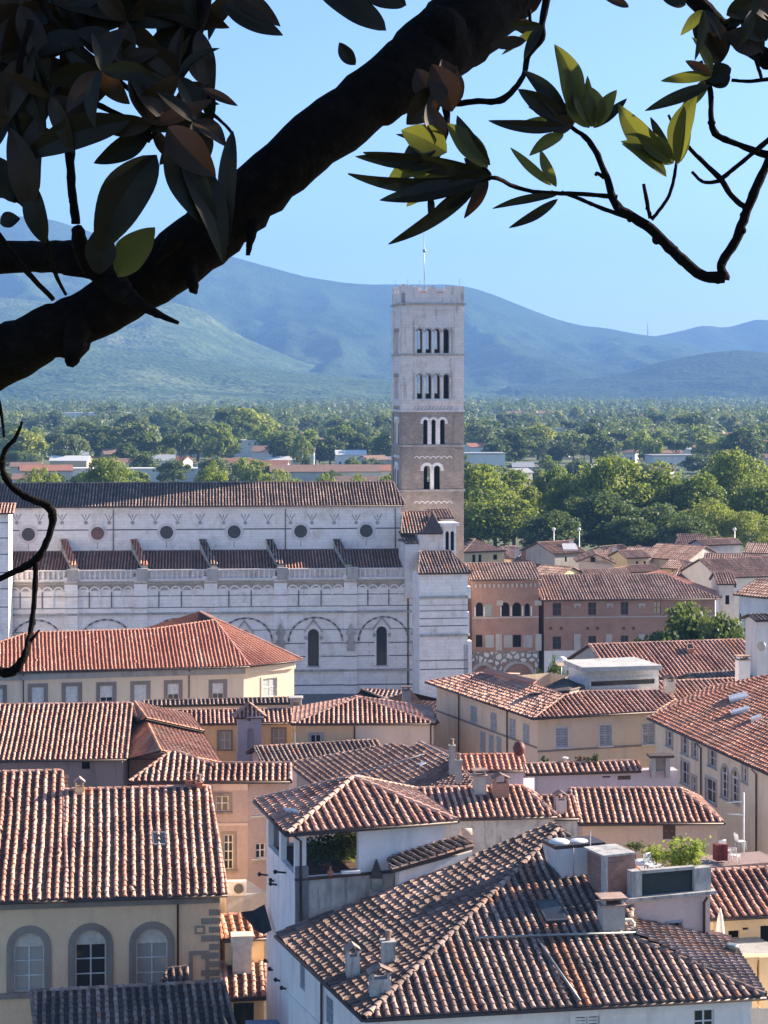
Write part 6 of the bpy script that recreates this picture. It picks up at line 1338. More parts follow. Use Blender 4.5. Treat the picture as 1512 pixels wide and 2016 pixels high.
# ================= houses and sheds of the plain =================
FR = [plaster("far red roof", (.34, .16, .11), .5), plaster("far brown roof", (.28, .18, .14), .5), plain("far white roof", (.78, .77, .74), .6), plain("far grey roof", (.40, .41, .42), .6)]
FW = [plaster("far pale wall", (.62, .57, .50), .3), plaster("far yellow wall", (.62, .50, .32), .3), plaster("far white wall", (.74, .73, .70), .3)]
def plainhouse(px, Y, w, d, h, rm, wm, rot, label, name='plain_house', cat='house', group=None, flat=False, parts=True):
    X = (px-CX)/F*Y; k = thing(name, (X, Y, 0), label, cat, group); c_, s_ = math.cos(rot), math.sin(rot)
    q = lambda x, y, z: V3(X+x*c_-y*s_, Y+x*s_+y*c_, z); mb = MB()
    P = [q(-w/2, -d/2, 0), q(w/2, -d/2, 0), q(w/2, d/2, 0), q(-w/2, d/2, 0)]; n = max(2, int(w/4)); hs = [[(w*(i+.35)/n, h*.35, w*(i+.35)/n+1.1, h*.35+1.5)] for i in range(n)]
    hs = [x[0] for x in hs] if h < 12 and w < 40 else []
    wall(mb, P[0], P[1], 0, h, hs, 0, .3); [wall(mb, P[i], P[(i+1) % 4], 0, h) for i in (1, 2, 3)]
    rz = h+(d*.18 if not flat else .5)
    if not flat: mb.poly([q(w/2, -d/2, h), q(w/2, d/2, h), q(w/2, 0, rz)]); mb.poly([q(-w/2, d/2, h), q(-w/2, -d/2, h), q(-w/2, 0, rz)])
    if hs: wn = MB(); [wn.obox(P[0]+(P[1]-P[0]).normalized()*a+V3(-s_*-.25, c_*.25, b), (P[1]-P[0]).normalized()*(e-a), V3(0, 0, f-b), V3(-s_*-.02, c_*.02, 0)) for a, b, e, f in hs]; wn.build('windows', DARK, k)
    mb.build('wall', FW[wm], k); rb = MB(); o = .5
    if flat: rb.prism([q(-w/2-o, -d/2-o, h), q(w/2+o, -d/2-o, h), q(w/2+o, d/2+o, h), q(-w/2-o, d/2+o, h)], (0, 0, .6))
    else:
        for sg in (-1, 1):
            a = [q(-w/2-o, sg*(d/2+o), h-.2), q(w/2+o, sg*(d/2+o), h-.2), q(w/2+o, 0, rz), q(-w/2-o, 0, rz)]; rb.prism(a if sg < 0 else a[::-1], (0, 0, .25))
    rb.build('roof', FR[rm], k); return k
spec = [(375, 905, 58, 10, 8.0, 2, 2, .02, 'very long bright white flat shed above the cathedral roof', True), (150, 905, 14, 10, 8, 2, 2, .1, 'white low shed left of the very long white shed', True), (90, 880, 22, 12, 8.5, 0, 0, .25, 'red roofed house beyond the left end of the cathedral', False), (315, 985, 14, 14, 9, 3, 2, .1, 'pale green-grey roofed house above the long white shed', False),
        (510, 900, 26, 14, 9.5, 0, 0, -.1, 'long red roofed house at the right end of the long white shed', False), (640, 860, 46, 14, 9, 1, 0, .06, 'long brown roofed row left of the bell tower', False), (730, 880, 22, 12, 8.5, 0, 0, .2, 'red roofed house next to the bell tower', False), (430, 1300, 62, 22, 10, 2, 2, .05, 'white roofed factory hall in the centre left of the plain', True), (330, 1340, 40, 22, 9, 3, 0, .1, 'grey roofed hall left of the white roofed factory', True),
        (560, 1120, 34, 16, 9, 1, 2, -.05, 'pale walled long house behind the red roofed one', False), (250, 1080, 26, 14, 9, 1, 1, .3, 'brown roofed farmhouse left of the grey hall', False), (940, 1020, 26, 14, 11, 3, 2, .1, 'blue grey flat building just right of the bell tower', True), (1260, 1350, 50, 20, 9, 3, 2, .05, 'low white and grey hall behind the largest rampart tree', True), (1320, 1080, 24, 14, 8, 3, 2, .2, 'white hall half hidden in the right trees', True),
        (1240, 1560, 60, 16, 9, 1, 0, 0, 'long red brown block in the right of the plain', False), (1110, 1560, 40, 20, 12, 3, 2, .1, 'pale block before the dark wood, right of centre', True), (1345, 1750, 36, 14, 9, 2, 2, .1, 'bright white roofed hall in the right of the plain', True), (1440, 1500, 44, 14, 8, 0, 0, .05, 'long red roof near the right edge of the plain', False), (1380, 2050, 50, 14, 12, 1, 2, .1, 'village block below the near right hill', False), (1310, 2300, 60, 16, 10, 0, 0, 0, 'far row of red roofs below the near right hill', False),
        (150, 1950, 60, 24, 11, 3, 2, .1, 'far grey hall in the left of the plain', True), (200, 2500, 90, 24, 12, 2, 2, .05, 'farthest pale hall in the left of the plain', True), (60, 1450, 30, 14, 9, 3, 1, .1, 'grey roofed barn at the left of the plain', False), (1050, 2600, 70, 14, 10, 0, 0, .05, 'far row of red roofs right of the bell tower', False), (1490, 1250, 26, 14, 9, 0, 1, .3, 'red roofed house at the right edge of the plain', False), (690, 1100, 16, 12, 8, 2, 2, .1, 'small white roofed house left of the bell tower', False)]
for px, Y, w_, d_, h_, rm, wm, rot, lb, fl in spec: plainhouse(px, Y, w_, d_, h_, rm, wm, rot, lb, flat=fl, name='shed' if fl else 'plain_house', cat='shed' if fl else 'house')
for j in range(84):
    px = -20+1560*((j*.618034+.11) % 1); Y = g.uniform(820, 2300); 
    if 600 < px < 760 and Y > 1500: continue
    rm = int(g.choice([0, 0, 1, 1, 2, 3])); wm = int(g.integers(0, 3)); nm = ('red', 'brown', 'white', 'grey')[rm]
    plainhouse(px, Y, g.uniform(9, 22), g.uniform(8, 12), g.uniform(5.5, 9), rm, wm, g.uniform(-.4, .6), '%s roofed house with %s walls among trees, %s of the plain' % (nm, ('pale', 'yellow', 'white')[wm], side(px)), group='scattered houses of the plain, %s roofs, %s' % (nm, side(px)))
# far woods: one mass nobody could count
def woods():
    g = np.random.default_rng(9); V0 = []; m = MB(); n = 12500
    Y = 1150+(g.random(n)**.85)*5300; px = g.uniform(-150, 1660, n); X = (px-CX)/F*Y
    dens = np.sin(X*.006+1.2)*np.cos(Y*.0035)+np.sin(X*.013+Y*.004)*.6; keep = dens+g.normal(size=n)*.5 > -.75+.9*(Y < 1700); X, Y = X[keep], Y[keep]; n = len(X)
    big = np.clip(.85+.55*np.sin(X*.011+Y*.002)*np.cos(Y*.006+1)+.25*g.normal(size=n), .4, 1.9); H = g.uniform(9, 17, n)*(1-.25*(Y < 1700))*big; Wd = g.uniform(8, 17, n)*big; per = 64
    d = g.normal(size=(n, per, 3)); d[..., 2] = np.abs(d[..., 2])*1.0; d /= np.linalg.norm(d, axis=2)[..., None]; rr = 1+.14*g.normal(size=(n, per, 1))
    C = np.stack([X, Y, H*.35], 1)[:, None, :]; P = C+d*rr*np.stack([Wd*.55, Wd*.55, H*.62], 1)[:, None, :]
    nn = d+g.normal(size=d.shape)*.35; nn /= np.linalg.norm(nn, axis=2)[..., None]; a = np.cross(nn, g.normal(size=d.shape)); a /= np.linalg.norm(a, axis=2)[..., None]; b = np.cross(nn, a); l = (.8+1.0*g.random((n, per, 1)))*(1+.25*(Y > 2600))[:, None, None]
    V = np.stack([P-a*l, P-b*l, P+a*l, P+b*l], 2).reshape(-1, 3); t = np.repeat(np.clip(g.random(n)*.55+.25*np.sin(X*.02)*np.sin(Y*.013)+.12, 0, 1), per)+g.random(n*per)*.3
    m.raw(V, np.arange(len(V)).reshape(-1, 4), 0, t)
    tag(m.build('far_woods', foliagemat("far wood foliage", [(.035, .06, .02), (.08, .12, .035), (.15, .19, .06), (.24, .26, .11)], .3), loc=(0, 3000, 0)), kind='stuff', label='far woods and hedges covering the plain below the hills', cat='woods')
woods()
# ================= HILLS =================
def fbm(x, y, seed, o=6):
    g = np.random.default_rng(seed); r_ = np.zeros_like(x); a = 1
    for i in range(o):
        T = g.random((64, 64)); fx, fy = x % 64, y % 64; i0, j0 = np.floor(fx).astype(int), np.floor(fy).astype(int); u, v = fx-i0, fy-j0; u = u*u*(3-2*u); v = v*v*(3-2*v)
        t = lambda p, q: T[p % 64, q % 64]
        r_ += a*((t(i0, j0)*(1-u)+t(i0+1, j0)*u)*(1-v)+(t(i0, j0+1)*(1-u)+t(i0+1, j0+1)*u)*v-.5); a *= .5; x, y = x*2.03+7.1, y*2.03+3.7
    return r_
def ridge(name, prof, Yr, front, back, amp, mat, label, seed, nx=520, ny=200, spurs=1.0):
    pxs = np.array([p[0] for p in prof], float); zs = np.array([CZ-(p[1]-HY)/F*Yr for p in prof])
    X = np.linspace((pxs[0]-CX)/F*Yr, (pxs[-1]-CX)/F*Yr, nx); T = np.concatenate([np.linspace(-1, 0, int(ny*.8))[:-1], np.linspace(0, 1, int(ny*.2))])
    H = np.interp(X, (pxs-CX)/F*Yr, zs); H = np.convolve(np.pad(H, 6, 'edge'), np.ones(13)/13, 'valid')
    XX, TT = np.meshgrid(X, T, indexing='ij'); YY = Yr+np.where(TT < 0, TT*front, TT*back)
    sp = fbm(XX/520, YY/900, seed, 3); base = np.clip(1-np.abs(TT), 0, 1); S = base**(1.15+.25*spurs)
    env = np.sin(np.pi*np.clip(base, 0, 1))
    rid = 1-np.abs(fbm(XX/620+3+TT*.3, YY/2400, seed+3, 4))*2.2
    ZZ = H[:, None]*(S+env*.24*spurs*rid-env*.17)+amp*fbm(XX/140, YY/140, seed+5, 4)*env*1.6+fbm(XX/30, YY/40, seed+6, 2)*1.2*np.clip(base*6, 0, 1)
    ZZ = np.where(TT <= -1, -5, np.maximum(ZZ, -5))
    # a perspective-true ridge: rows spread by distance so that the outline keeps its place
    P = np.stack([XX, YY, ZZ], -1).reshape(-1, 3); m = MB(); nyv = len(T)
    i = np.arange(nx-1)[:, None]*nyv+np.arange(nyv-1)[None]; i = i.ravel(); m.raw(P, np.stack([i, i+nyv, i+nyv+1, i+1], 1), 0)
    o = m.build(name, mat, loc=(0, Yr, 0), smooth=True); tag(o, label, 'hill', kind='structure'); return o
def hillmat(name, cs, s_=1.0):
    m, n, l, b = newmat(name); v = coordn(n, l); f = noise(n, l, v, .0018*s_, 6, .65); f2 = noise(n, l, v, .03, 4, .7)
    c = ramp(n, l, f, [(.35, cs[0]), (.5, cs[1]), (.62, cs[2]), (.72, cs[3])]); c = mix(n, l, ramp(n, l, f2, [(.38, 0), (.66, .75)]), c, tuple(x*.45 for x in cs[0]))
    vor = N(n, "ShaderNodeTexVoronoi"); vor.inputs['Scale'].default_value = .07; l.new(v, vor.inputs['Vector']); bump(n, l, vor.outputs['Distance'], b, .4, 10)
    l.new(c, b.inputs['Base Color']); b.inputs['Roughness'].default_value = 1; b.inputs['Specular IOR Level'].default_value = .05; return m
HM = hillmat("forested hill", [(.018, .040, .014), (.03, .06, .02), (.055, .09, .03), (.11, .135, .06)])
HM2 = hillmat("hill with fields", [(.04, .075, .026), (.075, .12, .04), (.14, .18, .075), (.22, .23, .13)], 1.6)
ridge('mountain_ridge', [(-700, 520), (-300, 440), (0, 424), (90, 428), (220, 470), (440, 500), (520, 523), (600, 545), (700, 560), (780, 560), (905, 560), (960, 575), (1050, 612), (1130, 640), (1200, 646), (1260, 660), (1320, 664), (1400, 690), (1700, 740), (2300, 758)], 9000, 3600, 3500, 26, HM, 'high blue wooded mountain ridge behind everything', 3)
ridge('right_far_hill', [(900, 758), (1050, 735), (1200, 690), (1290, 662), (1340, 652), (1385, 640), (1430, 646), (1490, 628), (1560, 636), (1800, 610), (2300, 640)], 10200, 2600, 2500, 22, HM, 'farther blue hill line with two rounded tops at right', 8)
ridge('near_right_hill', [(1000, 760), (1120, 752), (1230, 735), (1300, 712), (1400, 694), (1460, 688), (1530, 698), (1700, 700), (2100, 730), (2500, 758)], 6000, 1100, 1500, 14, HM, 'nearer dark wooded hill at right', 13, spurs=.5)
ridge('left_foothill', [(-900, 600), (-300, 570), (0, 585), (150, 600), (330, 592), (400, 612), (470, 660), (600, 715), (760, 740), (900, 748), (1050, 757)], 6600, 2000, 1600, 16, HM2, 'nearer green foothill sloping down from the left', 21, spurs=.8)
ridge('low_foothill', [(-700, 690), (0, 668), (120, 676), (260, 690), (420, 712), (560, 732), (700, 745), (900, 757)], 5200, 1300, 1000, 10, HM2, 'low foothill with fields at the foot of the mountain, left', 30, spurs=.6)
p = D(1275, 662, 9050); mb = MB(); mb.tube([p-V3(0, 0, 30), p+V3(0, 0, 62)], [3.5, 1.2], 4); tag(mb.build('radio_mast', ZINC), 'thin radio mast on the far ridge, right of the bell tower', 'mast')
# ================= haze =================
mb = MB(); mb.box((0, 6890, 499), (14900, 13900, 1000)); hz_ = mb.build('haze', None, loc=(0, 6890, -1))
m = bpy.data.materials.new("haze air"); m.use_nodes = True; n = m.node_tree.nodes; l = m.node_tree.links; n.remove(n["Principled BSDF"])
pv = n.new("ShaderNodeVolumePrincipled"); pv.inputs['Color'].default_value = (.19, .40, .82, 1); pv.inputs['Density'].default_value = 1.02e-4; pv.inputs['Anisotropy'].default_value = .1
l.new(pv.outputs[0], n["Material Output"].inputs['Volume']); hz_.data.materials.clear(); hz_.data.materials.append(m); tag(hz_, 'thin blue haze over town, plain and hills', 'haze', kind='stuff')
# ================= HOLM OAK in the foreground =================
def ok_bark():
    m, n, l, b = newmat("dark oak bark"); v = coordn(n, l)
    vo = noise(n, l, v, 60, 6, .7); c = ramp(n, l, vo, [(.35, (.005, .004, .004)), (.6, (.012, .009, .008)), (.8, (.028, .022, .02))])
    l.new(c, b.inputs['Base Color']); b.inputs['Roughness'].default_value = .95; b.inputs['Specular IOR Level'].default_value = .1; bump(n, l, noise(n, l, v, 45, 5, .7), b, 1.0, .006); return m
OB = ok_bark()
oak = thing('holm_oak', (-2.6, 2.2, 42.5), 'holm oak in the foreground with a dark bough, twigs and leathery leaves across the top', 'tree')
def limb(name, pts, n=10, jit=.0, mat=OB, knots=0, sub=6):
    """pts: (px, py, distance, thickness in photo pixels)"""
    P = [D(a, b, Y) for a, b, Y, t in pts]; Rr = [t*Y/F/2 for a, b, Y, t in pts]; Q, S = [], []
    for i in range(len(P)-1):                       # Catmull-Rom through the points
        p0, p1, p2, p3 = P[max(i-1, 0)], P[i], P[i+1], P[min(i+2, len(P)-1)]
        for k in range(sub):
            t = k/sub; q = .5*((2*p1)+(p2-p0)*t+(2*p0-5*p1+4*p2-p3)*t*t+(3*p1-p0-3*p2+p3)*t**3)
            r_ = Rr[i]*(1-t)+Rr[i+1]*t; Q.append(q+V3(random.gauss(0, 1), random.gauss(0, 1), random.gauss(0, 1))*r_*jit); S.append(r_*(1+random.gauss(0, 1)*jit*.9))
    Q.append(P[-1]); S.append(Rr[-1]); mb = MB(); mb.tube(Q, S, n)
    for k in range(knots):
        j = random.randrange(1, len(Q)-1); mb.ball(Q[j]+V3(random.uniform(-1, 1), random.uniform(-1, 1), random.uniform(-1, 1))*S[j]*.6, S[j]*random.uniform(.6, .9), 7)
    return mb.build(name, mat, oak, smooth=True)
limb('bough', [(-1500, 1500, 2.3, 330), (-700, 1050, 2.2, 220), (-300, 840, 2.1, 150), (-60, 735, 2.05, 124), (70, 668, 2.0, 106), (180, 617, 2.0, 104), (300, 545, 2.0, 116), (400, 470, 2.0, 124), (480, 400, 2.0, 116), (600, 292, 2.0, 118), (720, 203, 2.02, 124), (820, 125, 2.05, 140), (900, 62, 2.1, 152), (975, -10, 2.15, 150), (1070, -110, 2.2, 150), (1300, -330, 2.3, 140)], 18, .028, knots=4)
limb('side_bough', [(-400, 560, 2.2, 90), (-40, 512, 2.06, 66), (80, 506, 2.03, 62), (170, 512, 2.0, 72), (290, 545, 2.0, 80)], 12, .03)
limb('trunk', [(-1500, 1500, 2.3, 330), (-2000, 2200, 2.4, 480), (-2100, 3200, 2.5, 560), (-2100, 5200, 2.5, 620)], 14, .03)
for p in ([(150, 640, 1.98, 60), (146, 690, 1.97, 44), (138, 722, 1.97, 14)], [(372, 520, 1.98, 34), (380, 560, 1.97, 22), (381, 577, 1.97, 14)], [(500, 440, 1.98, 26), (492, 480, 1.97, 14), (488, 503, 1.97, 8)], [(225, 560, 1.92, 60), (262, 590, 1.9, 30), (310, 618, 1.9, 16), (352, 636, 1.9, 7)], [(345, 470, 1.96, 40), (320, 500, 1.96, 20), (300, 520, 1.96, 12)]):
    limb('branch_stub', p, 8, .05)
tw = [[(44, 830, 1.7, 8), (30, 862, 1.7, 14), (8, 892, 1.7, 18), (8, 935, 1.7, 24), (40, 972, 1.7, 24), (98, 1000, 1.7, 30), (98, 1050, 1.7, 22), (72, 1100, 1.7, 26), (20, 1130, 1.7, 22), (-60, 1165, 1.7, 22)],
      [(70, 1095, 1.7, 22), (68, 1170, 1.7, 17), (60, 1240, 1.7, 19), (48, 1290, 1.68, 26), (24, 1322, 1.68, 34), (-20, 1320, 1.68, 26)], [(-20, 745, 1.75, 22), (0, 800, 1.72, 12), (8, 860, 1.7, 8)], [(60, 1262, 1.68, 14), (78, 1240, 1.68, 5)],
      [(1428, 546, 1.9, 26), (1380, 540, 1.9, 22), (1335, 503, 1.9, 24), (1280, 450, 1.9, 22), (1215, 405, 1.9, 18), (1195, 350, 1.9, 14), (1165, 285, 1.9, 12), (1125, 250, 1.9, 9)],
      [(1425, 548, 1.9, 26), (1420, 520, 1.9, 18), (1450, 470, 1.9, 20), (1470, 415, 1.9, 19), (1500, 345, 1.9, 20), (1540, 280, 1.92, 22), (1640, 160, 2, 30)],
      [(1472, 412, 1.9, 14), (1440, 385, 1.9, 11), (1418, 352, 1.9, 13), (1370, 305, 1.9, 9), (1335, 265, 1.9, 7), (1316, 226, 1.9, 5)], [(1420, 352, 1.9, 10), (1462, 318, 1.9, 9), (1530, 262, 1.9, 12)], [(1420, 356, 1.9, 9), (1385, 358, 1.9, 7), (1362, 338, 1.9, 6)],
      [(1215, 388, 1.9, 11), (1150, 382, 1.9, 9), (1060, 378, 1.9, 9), (1010, 366, 1.9, 9), (975, 350, 1.88, 9), (940, 358, 1.88, 7)], [(1262, 436, 1.9, 11), (1190, 412, 1.9, 9), (1150, 395, 1.9, 8), (1105, 378, 1.9, 7)],
      [(1283, 432, 1.9, 8), (1312, 395, 1.9, 7), (1325, 360, 1.9, 7), (1332, 318, 1.9, 6)], [(1280, 430, 1.9, 8), (1273, 395, 1.9, 9), (1267, 362, 1.9, 7)], [(1190, 350, 1.9, 9), (1178, 342, 1.9, 7), (1172, 345, 1.9, 7)],
      [(1085, -40, 1.95, 22), (1068, 40, 1.95, 14), (1066, 76, 1.95, 15), (1040, 108, 1.95, 13), (1030, 150, 1.95, 11), (990, 196, 1.95, 14), (940, 200, 1.96, 12), (880, 206, 1.98, 14)], [(1040, 108, 1.95, 10), (1044, 60, 1.95, 8), (1042, 20, 1.95, 8)],
      [(1330, -40, 1.95, 34), (1390, 20, 1.95, 34), (1450, 76, 1.95, 34), (1540, 130, 1.95, 40)], [(1378, 120, 1.93, 10), (1398, 175, 1.93, 11), (1400, 225, 1.92, 11), (1408, 262, 1.92, 15), (1455, 285, 1.92, 12), (1530, 312, 1.92, 20)], [(1440, 158, 1.93, 7), (1480, 160, 1.93, 8), (1540, 152, 1.93, 9)], [(1480, 90, 1.93, 9), (1492, 130, 1.93, 8), (1500, 156, 1.93, 7)],
      [(870, 150, 1.98, 26), (880, 230, 1.95, 16), (868, 290, 1.93, 12), (850, 330, 1.92, 9)], [(900, 250, 1.95, 10), (930, 300, 1.92, 8), (965, 345, 1.9, 8)],
      [(150, 440, 1.9, 18), (140, 350, 1.9, 18), (140, 260, 1.9, 20), (160, 180, 1.88, 24), (150, 90, 1.88, 24), (180, -20, 1.9, 30)], [(150, 450, 1.9, 24), (175, 520, 1.93, 40), (230, 560, 1.95, 50)], [(-20, 380, 1.88, 14), (40, 395, 1.86, 16), (80, 450, 1.86, 14), (110, 540, 1.88, 9), (130, 580, 1.9, 6)], [(-20, 440, 1.88, 14), (40, 520, 1.9, 12), (105, 590, 1.92, 10)],
      [(300, 260, 1.88, 14), (320, 200, 1.88, 18), (370, 120, 1.9, 22), (400, 20, 1.92, 26), (410, -60, 1.95, 30)], [(300, 255, 1.88, 8), (200, 210, 1.88, 12), (110, 170, 1.88, 16), (0, 130, 1.88, 20)], [(420, 225, 1.88, 8), (455, 260, 1.86, 6), (462, 300, 1.86, 5)], [(60, 40, 1.85, 14), (40, 120, 1.85, 12), (30, 220, 1.86, 12), (50, 300, 1.86, 8)], [(290, 280, 1.88, 10), (300, 220, 1.88, 9), (120, 60, 1.87, 14), (60, -40, 1.88, 16)]]
for i_, p in enumerate(tw): limb('twig', [(a, b, c, t*(.6 if i_ < 4 else 1)) for a, b, c, t in p], 7, .09 if i_ < 2 else .06, knots=5 if len(p) > 5 else 2)
def leafmat(name, top, und, tr, tc):
    m, n, l, b = newmat(name); g_ = N(n, "ShaderNodeNewGeometry"); v = coordn(n, l); at = N(n, "ShaderNodeAttribute", attribute_name="tv")
    c = mix(n, l, g_.outputs['Backfacing'], top, und); c = mix(n, l, ramp(n, l, noise(n, l, v, 25, 4), [(.4, 0), (.7, .6)]), c, tuple(x*.5 for x in top))
    l.new(c, b.inputs['Base Color']); b.inputs['Roughness'].default_value = .42; b.inputs['Specular IOR Level'].default_value = .22
    t = N(n, "ShaderNodeBsdfTranslucent"); t.inputs[0].default_value = rgba(tc); ms = N(n, "ShaderNodeMixShader"); ms.inputs[0].default_value = tr
    l.new(b.outputs[0], ms.inputs[1]); l.new(t.outputs[0], ms.inputs[2]); l.new(ms.outputs[0], n["Material Output"].inputs['Surface']); return m
L_DK = leafmat("dark oak leaf", (.008, .018, .009), (.018, .015, .009), .07, (.03, .04, .01))
L_BR = leafmat("brown oak leaf", (.022, .014, .008), (.034, .022, .013), .12, (.08, .04, .02))
L_GR = leafmat("sunlit olive oak leaf", (.06, .075, .02), (.09, .09, .03), .35, (.20, .22, .03))  # lighter copy of the leaf: sunlight set into its colour
def leaf(mb, base, tip, wpx, Y=1.85, roll=None, curl=.12, mat=0, dy=0.0, inpx=True):
    a = D(base[0], base[1], Y) if inpx else base; b = D(tip[0], tip[1], Y+dy) if inpx else tip; d = b-a; L = d.length; t = d.normalized(); w = (wpx*Y/F/2) if inpx else wpx/2
    view = V3(0, 1, 0); sd_ = t.cross(view).normalized(); nn = sd_.cross(t).normalized(); roll = random.uniform(-.5, .5) if roll is None else roll
    s2 = sd_*math.cos(roll)+nn*math.sin(roll); n2 = t.cross(s2); V = []; m_ = 14; bend = random.uniform(-.09, .09)
    for i in range(m_+1):
        f = i/m_; wd = w*(math.sin(math.pi*min(1, f**.85))**.82 if f < 1 else 0)*(1 if 0 < f < 1 else 0)+L*.006; c = a+d*f+s2*(L*bend*4*f*(1-f))+n2*(L*curl*4*f*(1-f)*.6)-V3(0, 0, L*.06*f*f)
        wv = 1+.02*math.sin(f*12+L*90); V += [c-s2*wd*wv+n2*wd*.28, c-s2*wd*.5*wv+n2*wd*.10, c, c, c+s2*wd*.5/wv+n2*wd*.10, c+s2*wd/wv+n2*wd*.28]
    Fc = [(i*6+j, i*6+j+1, i*6+j+7, i*6+j+6) for i in range(m_) for j in (0, 1, 3, 4)]; mb.raw([tuple(x) for x in V], Fc, mat)
def leaves(name, specs, mats=(L_DK, L_BR, L_GR)):
    for s_ in specs:
        mb = MB(); leaf(mb, *s_[:3], mat=0, Y=s_[4] if len(s_) > 4 else 1.86, roll=s_[5] if len(s_) > 5 else None); mb.build('leaf', mats[s_[3]], oak, smooth=True)
D0, B1_, G2 = 0, 1, 2
leaves('leaf', [((255, 238), (42, 300), 62, D0, 1.84, .2), ((308, 305), (192, 490), 92, D0, 1.83, .3), ((232, 545), (305, 440), 66, G2, 1.9, .1), ((350, 290), (440, 505), 62, D0, 1.82, .4), ((458, 258), (450, 470), 34, D0, 1.83, .2), ((440, 10), (557, 62), 44, D0, 1.9, .3), ((450, -10), (552, 45), 40, B1_, 1.9, .1), ((700, 128), (668, 80), 30, D0, 1.95), ((195, 540), (195, 440), 60, D0, 1.88), ((330, 250), (425, 340), 70, B1_, 1.8, .1), ((340, 255), (430, 450), 76, D0, 1.82, .2), ((400, 175), (468, 204), 20, B1_, 1.85, .2), ((330, 240), (250, 130), 70, B1_, 1.85), ((60, 420), (20, 240), 62, B1_, 1.84), ((75, 380), (95, 200), 54, B1_, 1.86), ((30, 400), (-10, 300), 60, D0), ((0, 440), (40, 428), 34, D0), ((90, 480), (60, 340), 50, D0, 1.84),
   ((760, 60), (620, -30), 60, D0, 1.95), ((800, 10), (700, -20), 50, D0, 1.95), ((1238, 14), (1190, -6), 18, B1_, 1.9), ((1035, 80), (962, 84), 26, B1_, 1.93), ((1050, 60), (1010, 40), 30, B1_, 1.94)])
lit = [((965, 345), (685, 325), 30, D0), ((960, 340), (715, 285), 34, D0), ((950, 352), (748, 382), 44, D0), ((945, 358), (765, 468), 30, D0), ((935, 365), (850, 412), 28, D0), ((900, 340), (770, 310), 40, G2), ((960, 330), (880, 235), 46, G2), ((965, 325), (900, 220), 34, D0), ((880, 300), (790, 250), 60, G2), ((870, 320), (760, 355), 50, G2), ((900, 350), (800, 400), 44, G2), ((870, 280), (840, 200), 44, B1_), ((860, 290), (790, 325), 50, D0), ((845, 380), (845, 440), 14, D0), ((940, 350), (870, 380), 40, D0), ((890, 220), (850, 120), 60, B1_, 1.94), ((860, 200), (820, 130), 50, B1_, 1.95), ((905, 200), (870, 110), 50, B1_, 1.95), ((830, 330), (700, 300), 24, D0),
       ((1128, 232), (1092, 78), 46, G2), ((1130, 235), (1110, 110), 36, G2), ((1120, 240), (1020, 168), 40, D0), ((1115, 245), (1030, 130), 34, D0), ((1120, 248), (962, 228), 24, D0), ((1125, 245), (1040, 205), 26, D0), ((1165, 250), (1132, 160), 44, G2), ((1170, 252), (1162, 165), 38, G2), ((1178, 250), (1214, 172), 30, G2), ((1160, 252), (1120, 170), 40, G2), ((1110, 235), (1060, 150), 40, D0), ((1130, 245), (1075, 230), 40, B1_),
       ((1320, 320), (1218, 196), 48, G2), ((1325, 322), (1250, 250), 44, G2), ((1310, 325), (1222, 272), 30, G2), ((1335, 320), (1372, 180), 48, G2), ((1332, 325), (1348, 200), 40, G2), ((1312, 348), (1224, 276), 30, G2), ((1110, 265), (1042, 302), 26, G2), ((1085, 365), (1005, 284), 18, G2), ((1095, 368), (1064, 290), 22, G2), ((1095, 385), (970, 403), 16, D0), ((1098, 392), (1002, 442), 20, D0), ((1398, 168), (1270, 210), 26, D0), ((1440, 135), (1378, 150), 40, D0, 1.92), ((1438, 150), (1392, 160), 36, D0, 1.92), ((1412, 130), (1385, 20), 60, B1_, 1.93), ((1420, 120), (1378, 60), 50, B1_, 1.93), ((1500, 100), (1430, 60), 60, B1_, 1.93), ((1520, 40), (1455, -10), 60, B1_, 1.93), ((1510, 80), (1460, 20), 60, D0, 1.93), ((1350, 10), (1300, -10), 40, D0, 1.93), ((1430, 30), (1500, -20), 50, D0, 1.92), ((860, 175), (800, 240), 60, B1_, 1.95), ((900, 130), (830, 230), 50, B1_, 1.95)]
for bx, by, a0, a1, n_ in ((1128, 245, 60, 200, 5), (1325, 322, 60, 175, 4), (960, 350, 120, 240, 5), (1170, 252, 30, 120, 4), (1400, 150, 100, 230, 4), (870, 300, 110, 250, 5), (1480, 20, 180, 300, 4), (1385, 20, 200, 320, 4), (1068, 50, 150, 250, 3)):
    for k in range(n_):
        a = math.radians(a0+(a1-a0)*(k+random.random())/n_); l_ = random.uniform(60, 115); lit.append(((bx, by), (bx+l_*math.cos(a), by-l_*math.sin(a)), random.uniform(14, 26), random.choice((D0, G2, D0, G2, B1_)), random.uniform(1.88, 1.95)))
leaves('leaf', lit)
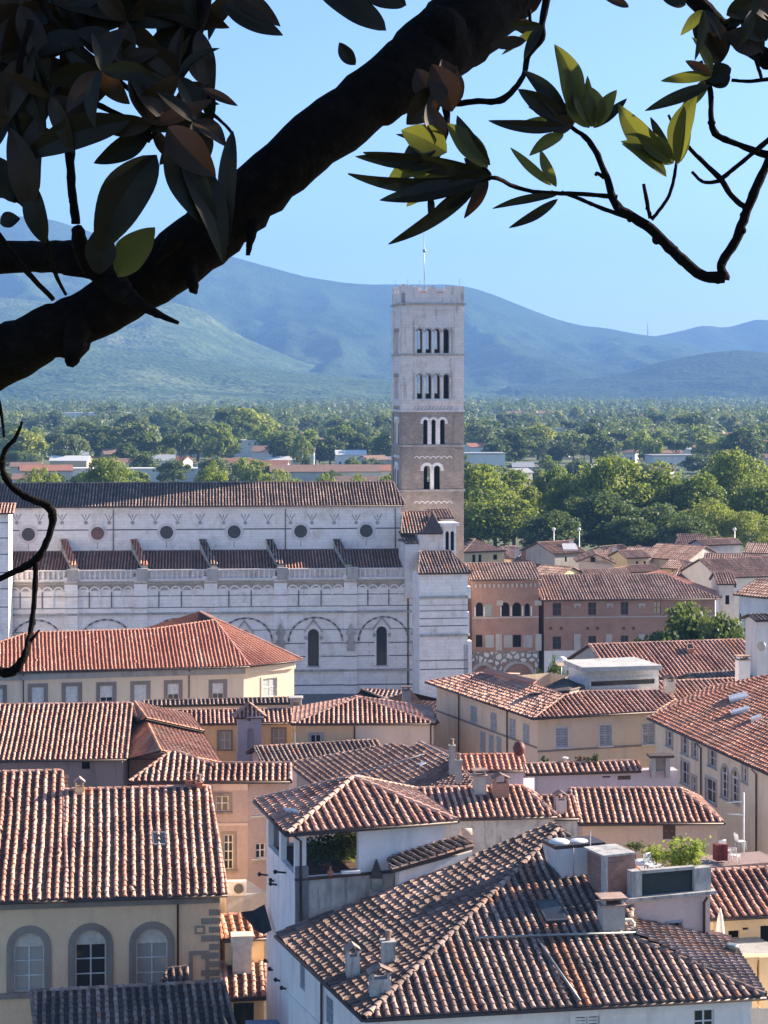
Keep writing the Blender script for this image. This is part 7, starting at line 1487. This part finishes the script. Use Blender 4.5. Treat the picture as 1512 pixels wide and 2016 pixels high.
# dense rosettes filling the upper left
for cx, cy, n_, ln, w_, Yc in ((300, 245, 9, 130, 46, 1.86), (150, 60, 10, 150, 56, 1.9), (60, 110, 10, 150, 56, 1.87), (250, 40, 9, 140, 52, 1.9), (390, 60, 9, 140, 50, 1.92), (40, 10, 9, 160, 60, 1.9), (200, 140, 9, 120, 52, 1.84), (350, 150, 9, 130, 50, 1.88), (100, 190, 8, 120, 48, 1.86), (20, 230, 7, 120, 48, 1.86), (380, 240, 7, 110, 46, 1.85), (320, -20, 8, 150, 54, 1.95), (450, -20, 6, 110, 46, 1.95), (410, 170, 5, 90, 40, 1.88)):
    sp_ = []
    a0 = random.uniform(0, 6.28)
    for k in range(n_):
        a = a0+k*6.283/n_+random.uniform(-.25, .25); l_ = ln*random.uniform(.7, 1.1); tx, ty = cx+math.cos(a)*l_, cy+math.sin(a)*l_*.95
        if tx > 470 or (ty > 330) or (470-tx < 40 and ty > 90 and ty < 190): continue
        sp_.append(((cx, cy), (tx, ty), w_*random.uniform(.65, 1.1), random.choice((D0, D0, B1_, B1_)), Yc+random.uniform(-.04, .05), random.uniform(-.9, .9)))
    leaves('leaf', sp_)
# unseen crown leaves above and right of view, shaped to shade the bough
g = np.random.default_rng(3); mb = MB()
for k in range(2600):
    c = np.array([g.uniform(-2.6, 2.9), g.uniform(1.2, 4.4), 0]); zmin = CZ+.215*c[1]+.10 if abs(c[0]) < .24*c[1]+.12 else CZ-.1
    c[2] = zmin+abs(g.normal())*.55+.02
    if c[0] > 0 and c[2] > 47.2: continue
    if .75 < c[0] < 1.6 and 2.1 < c[1] < 2.9 and c[2] < 46.1: continue
    d = g.normal(size=3); d /= np.linalg.norm(d); leaf(mb, Vector(c), Vector(c+d*.11), .05, inpx=False, roll=g.uniform(-1.5, 1.5), curl=.1)
for k in range(620):  # extra unseen cluster added along the sun line to block light from the bough
    t = g.uniform(.9, 1.9); q0 = D(g.uniform(760, 1180), 0, 2.12); q0.z = CZ+g.uniform(.20, .62)
    c = np.array(q0+sdir*t)+g.normal(size=3)*.03; d = g.normal(size=3); d /= np.linalg.norm(d)
    if abs(c[0]) < .2*c[1]+.08 and c[2] < CZ+.21*c[1]+.08: continue
    leaf(mb, Vector(c), Vector(c+d*.12), .06, inpx=False, roll=g.uniform(-1.5, 1.5), curl=.1)
mb.build('shade_leaves', L_DK, oak, smooth=True)
for k in range(9):
    x = g.uniform(-2, 2.4); limb_ = MB(); y = g.uniform(1.8, 3.6); limb_.tube([V3(-.6, 2.4, 46.2), V3(x*.5, y, 46.3+.3*random.random()), V3(x, y, CZ+.3*y+.5)], [.05, .03, .012], 7); limb_.build('upper_branch', OB, oak, smooth=True)
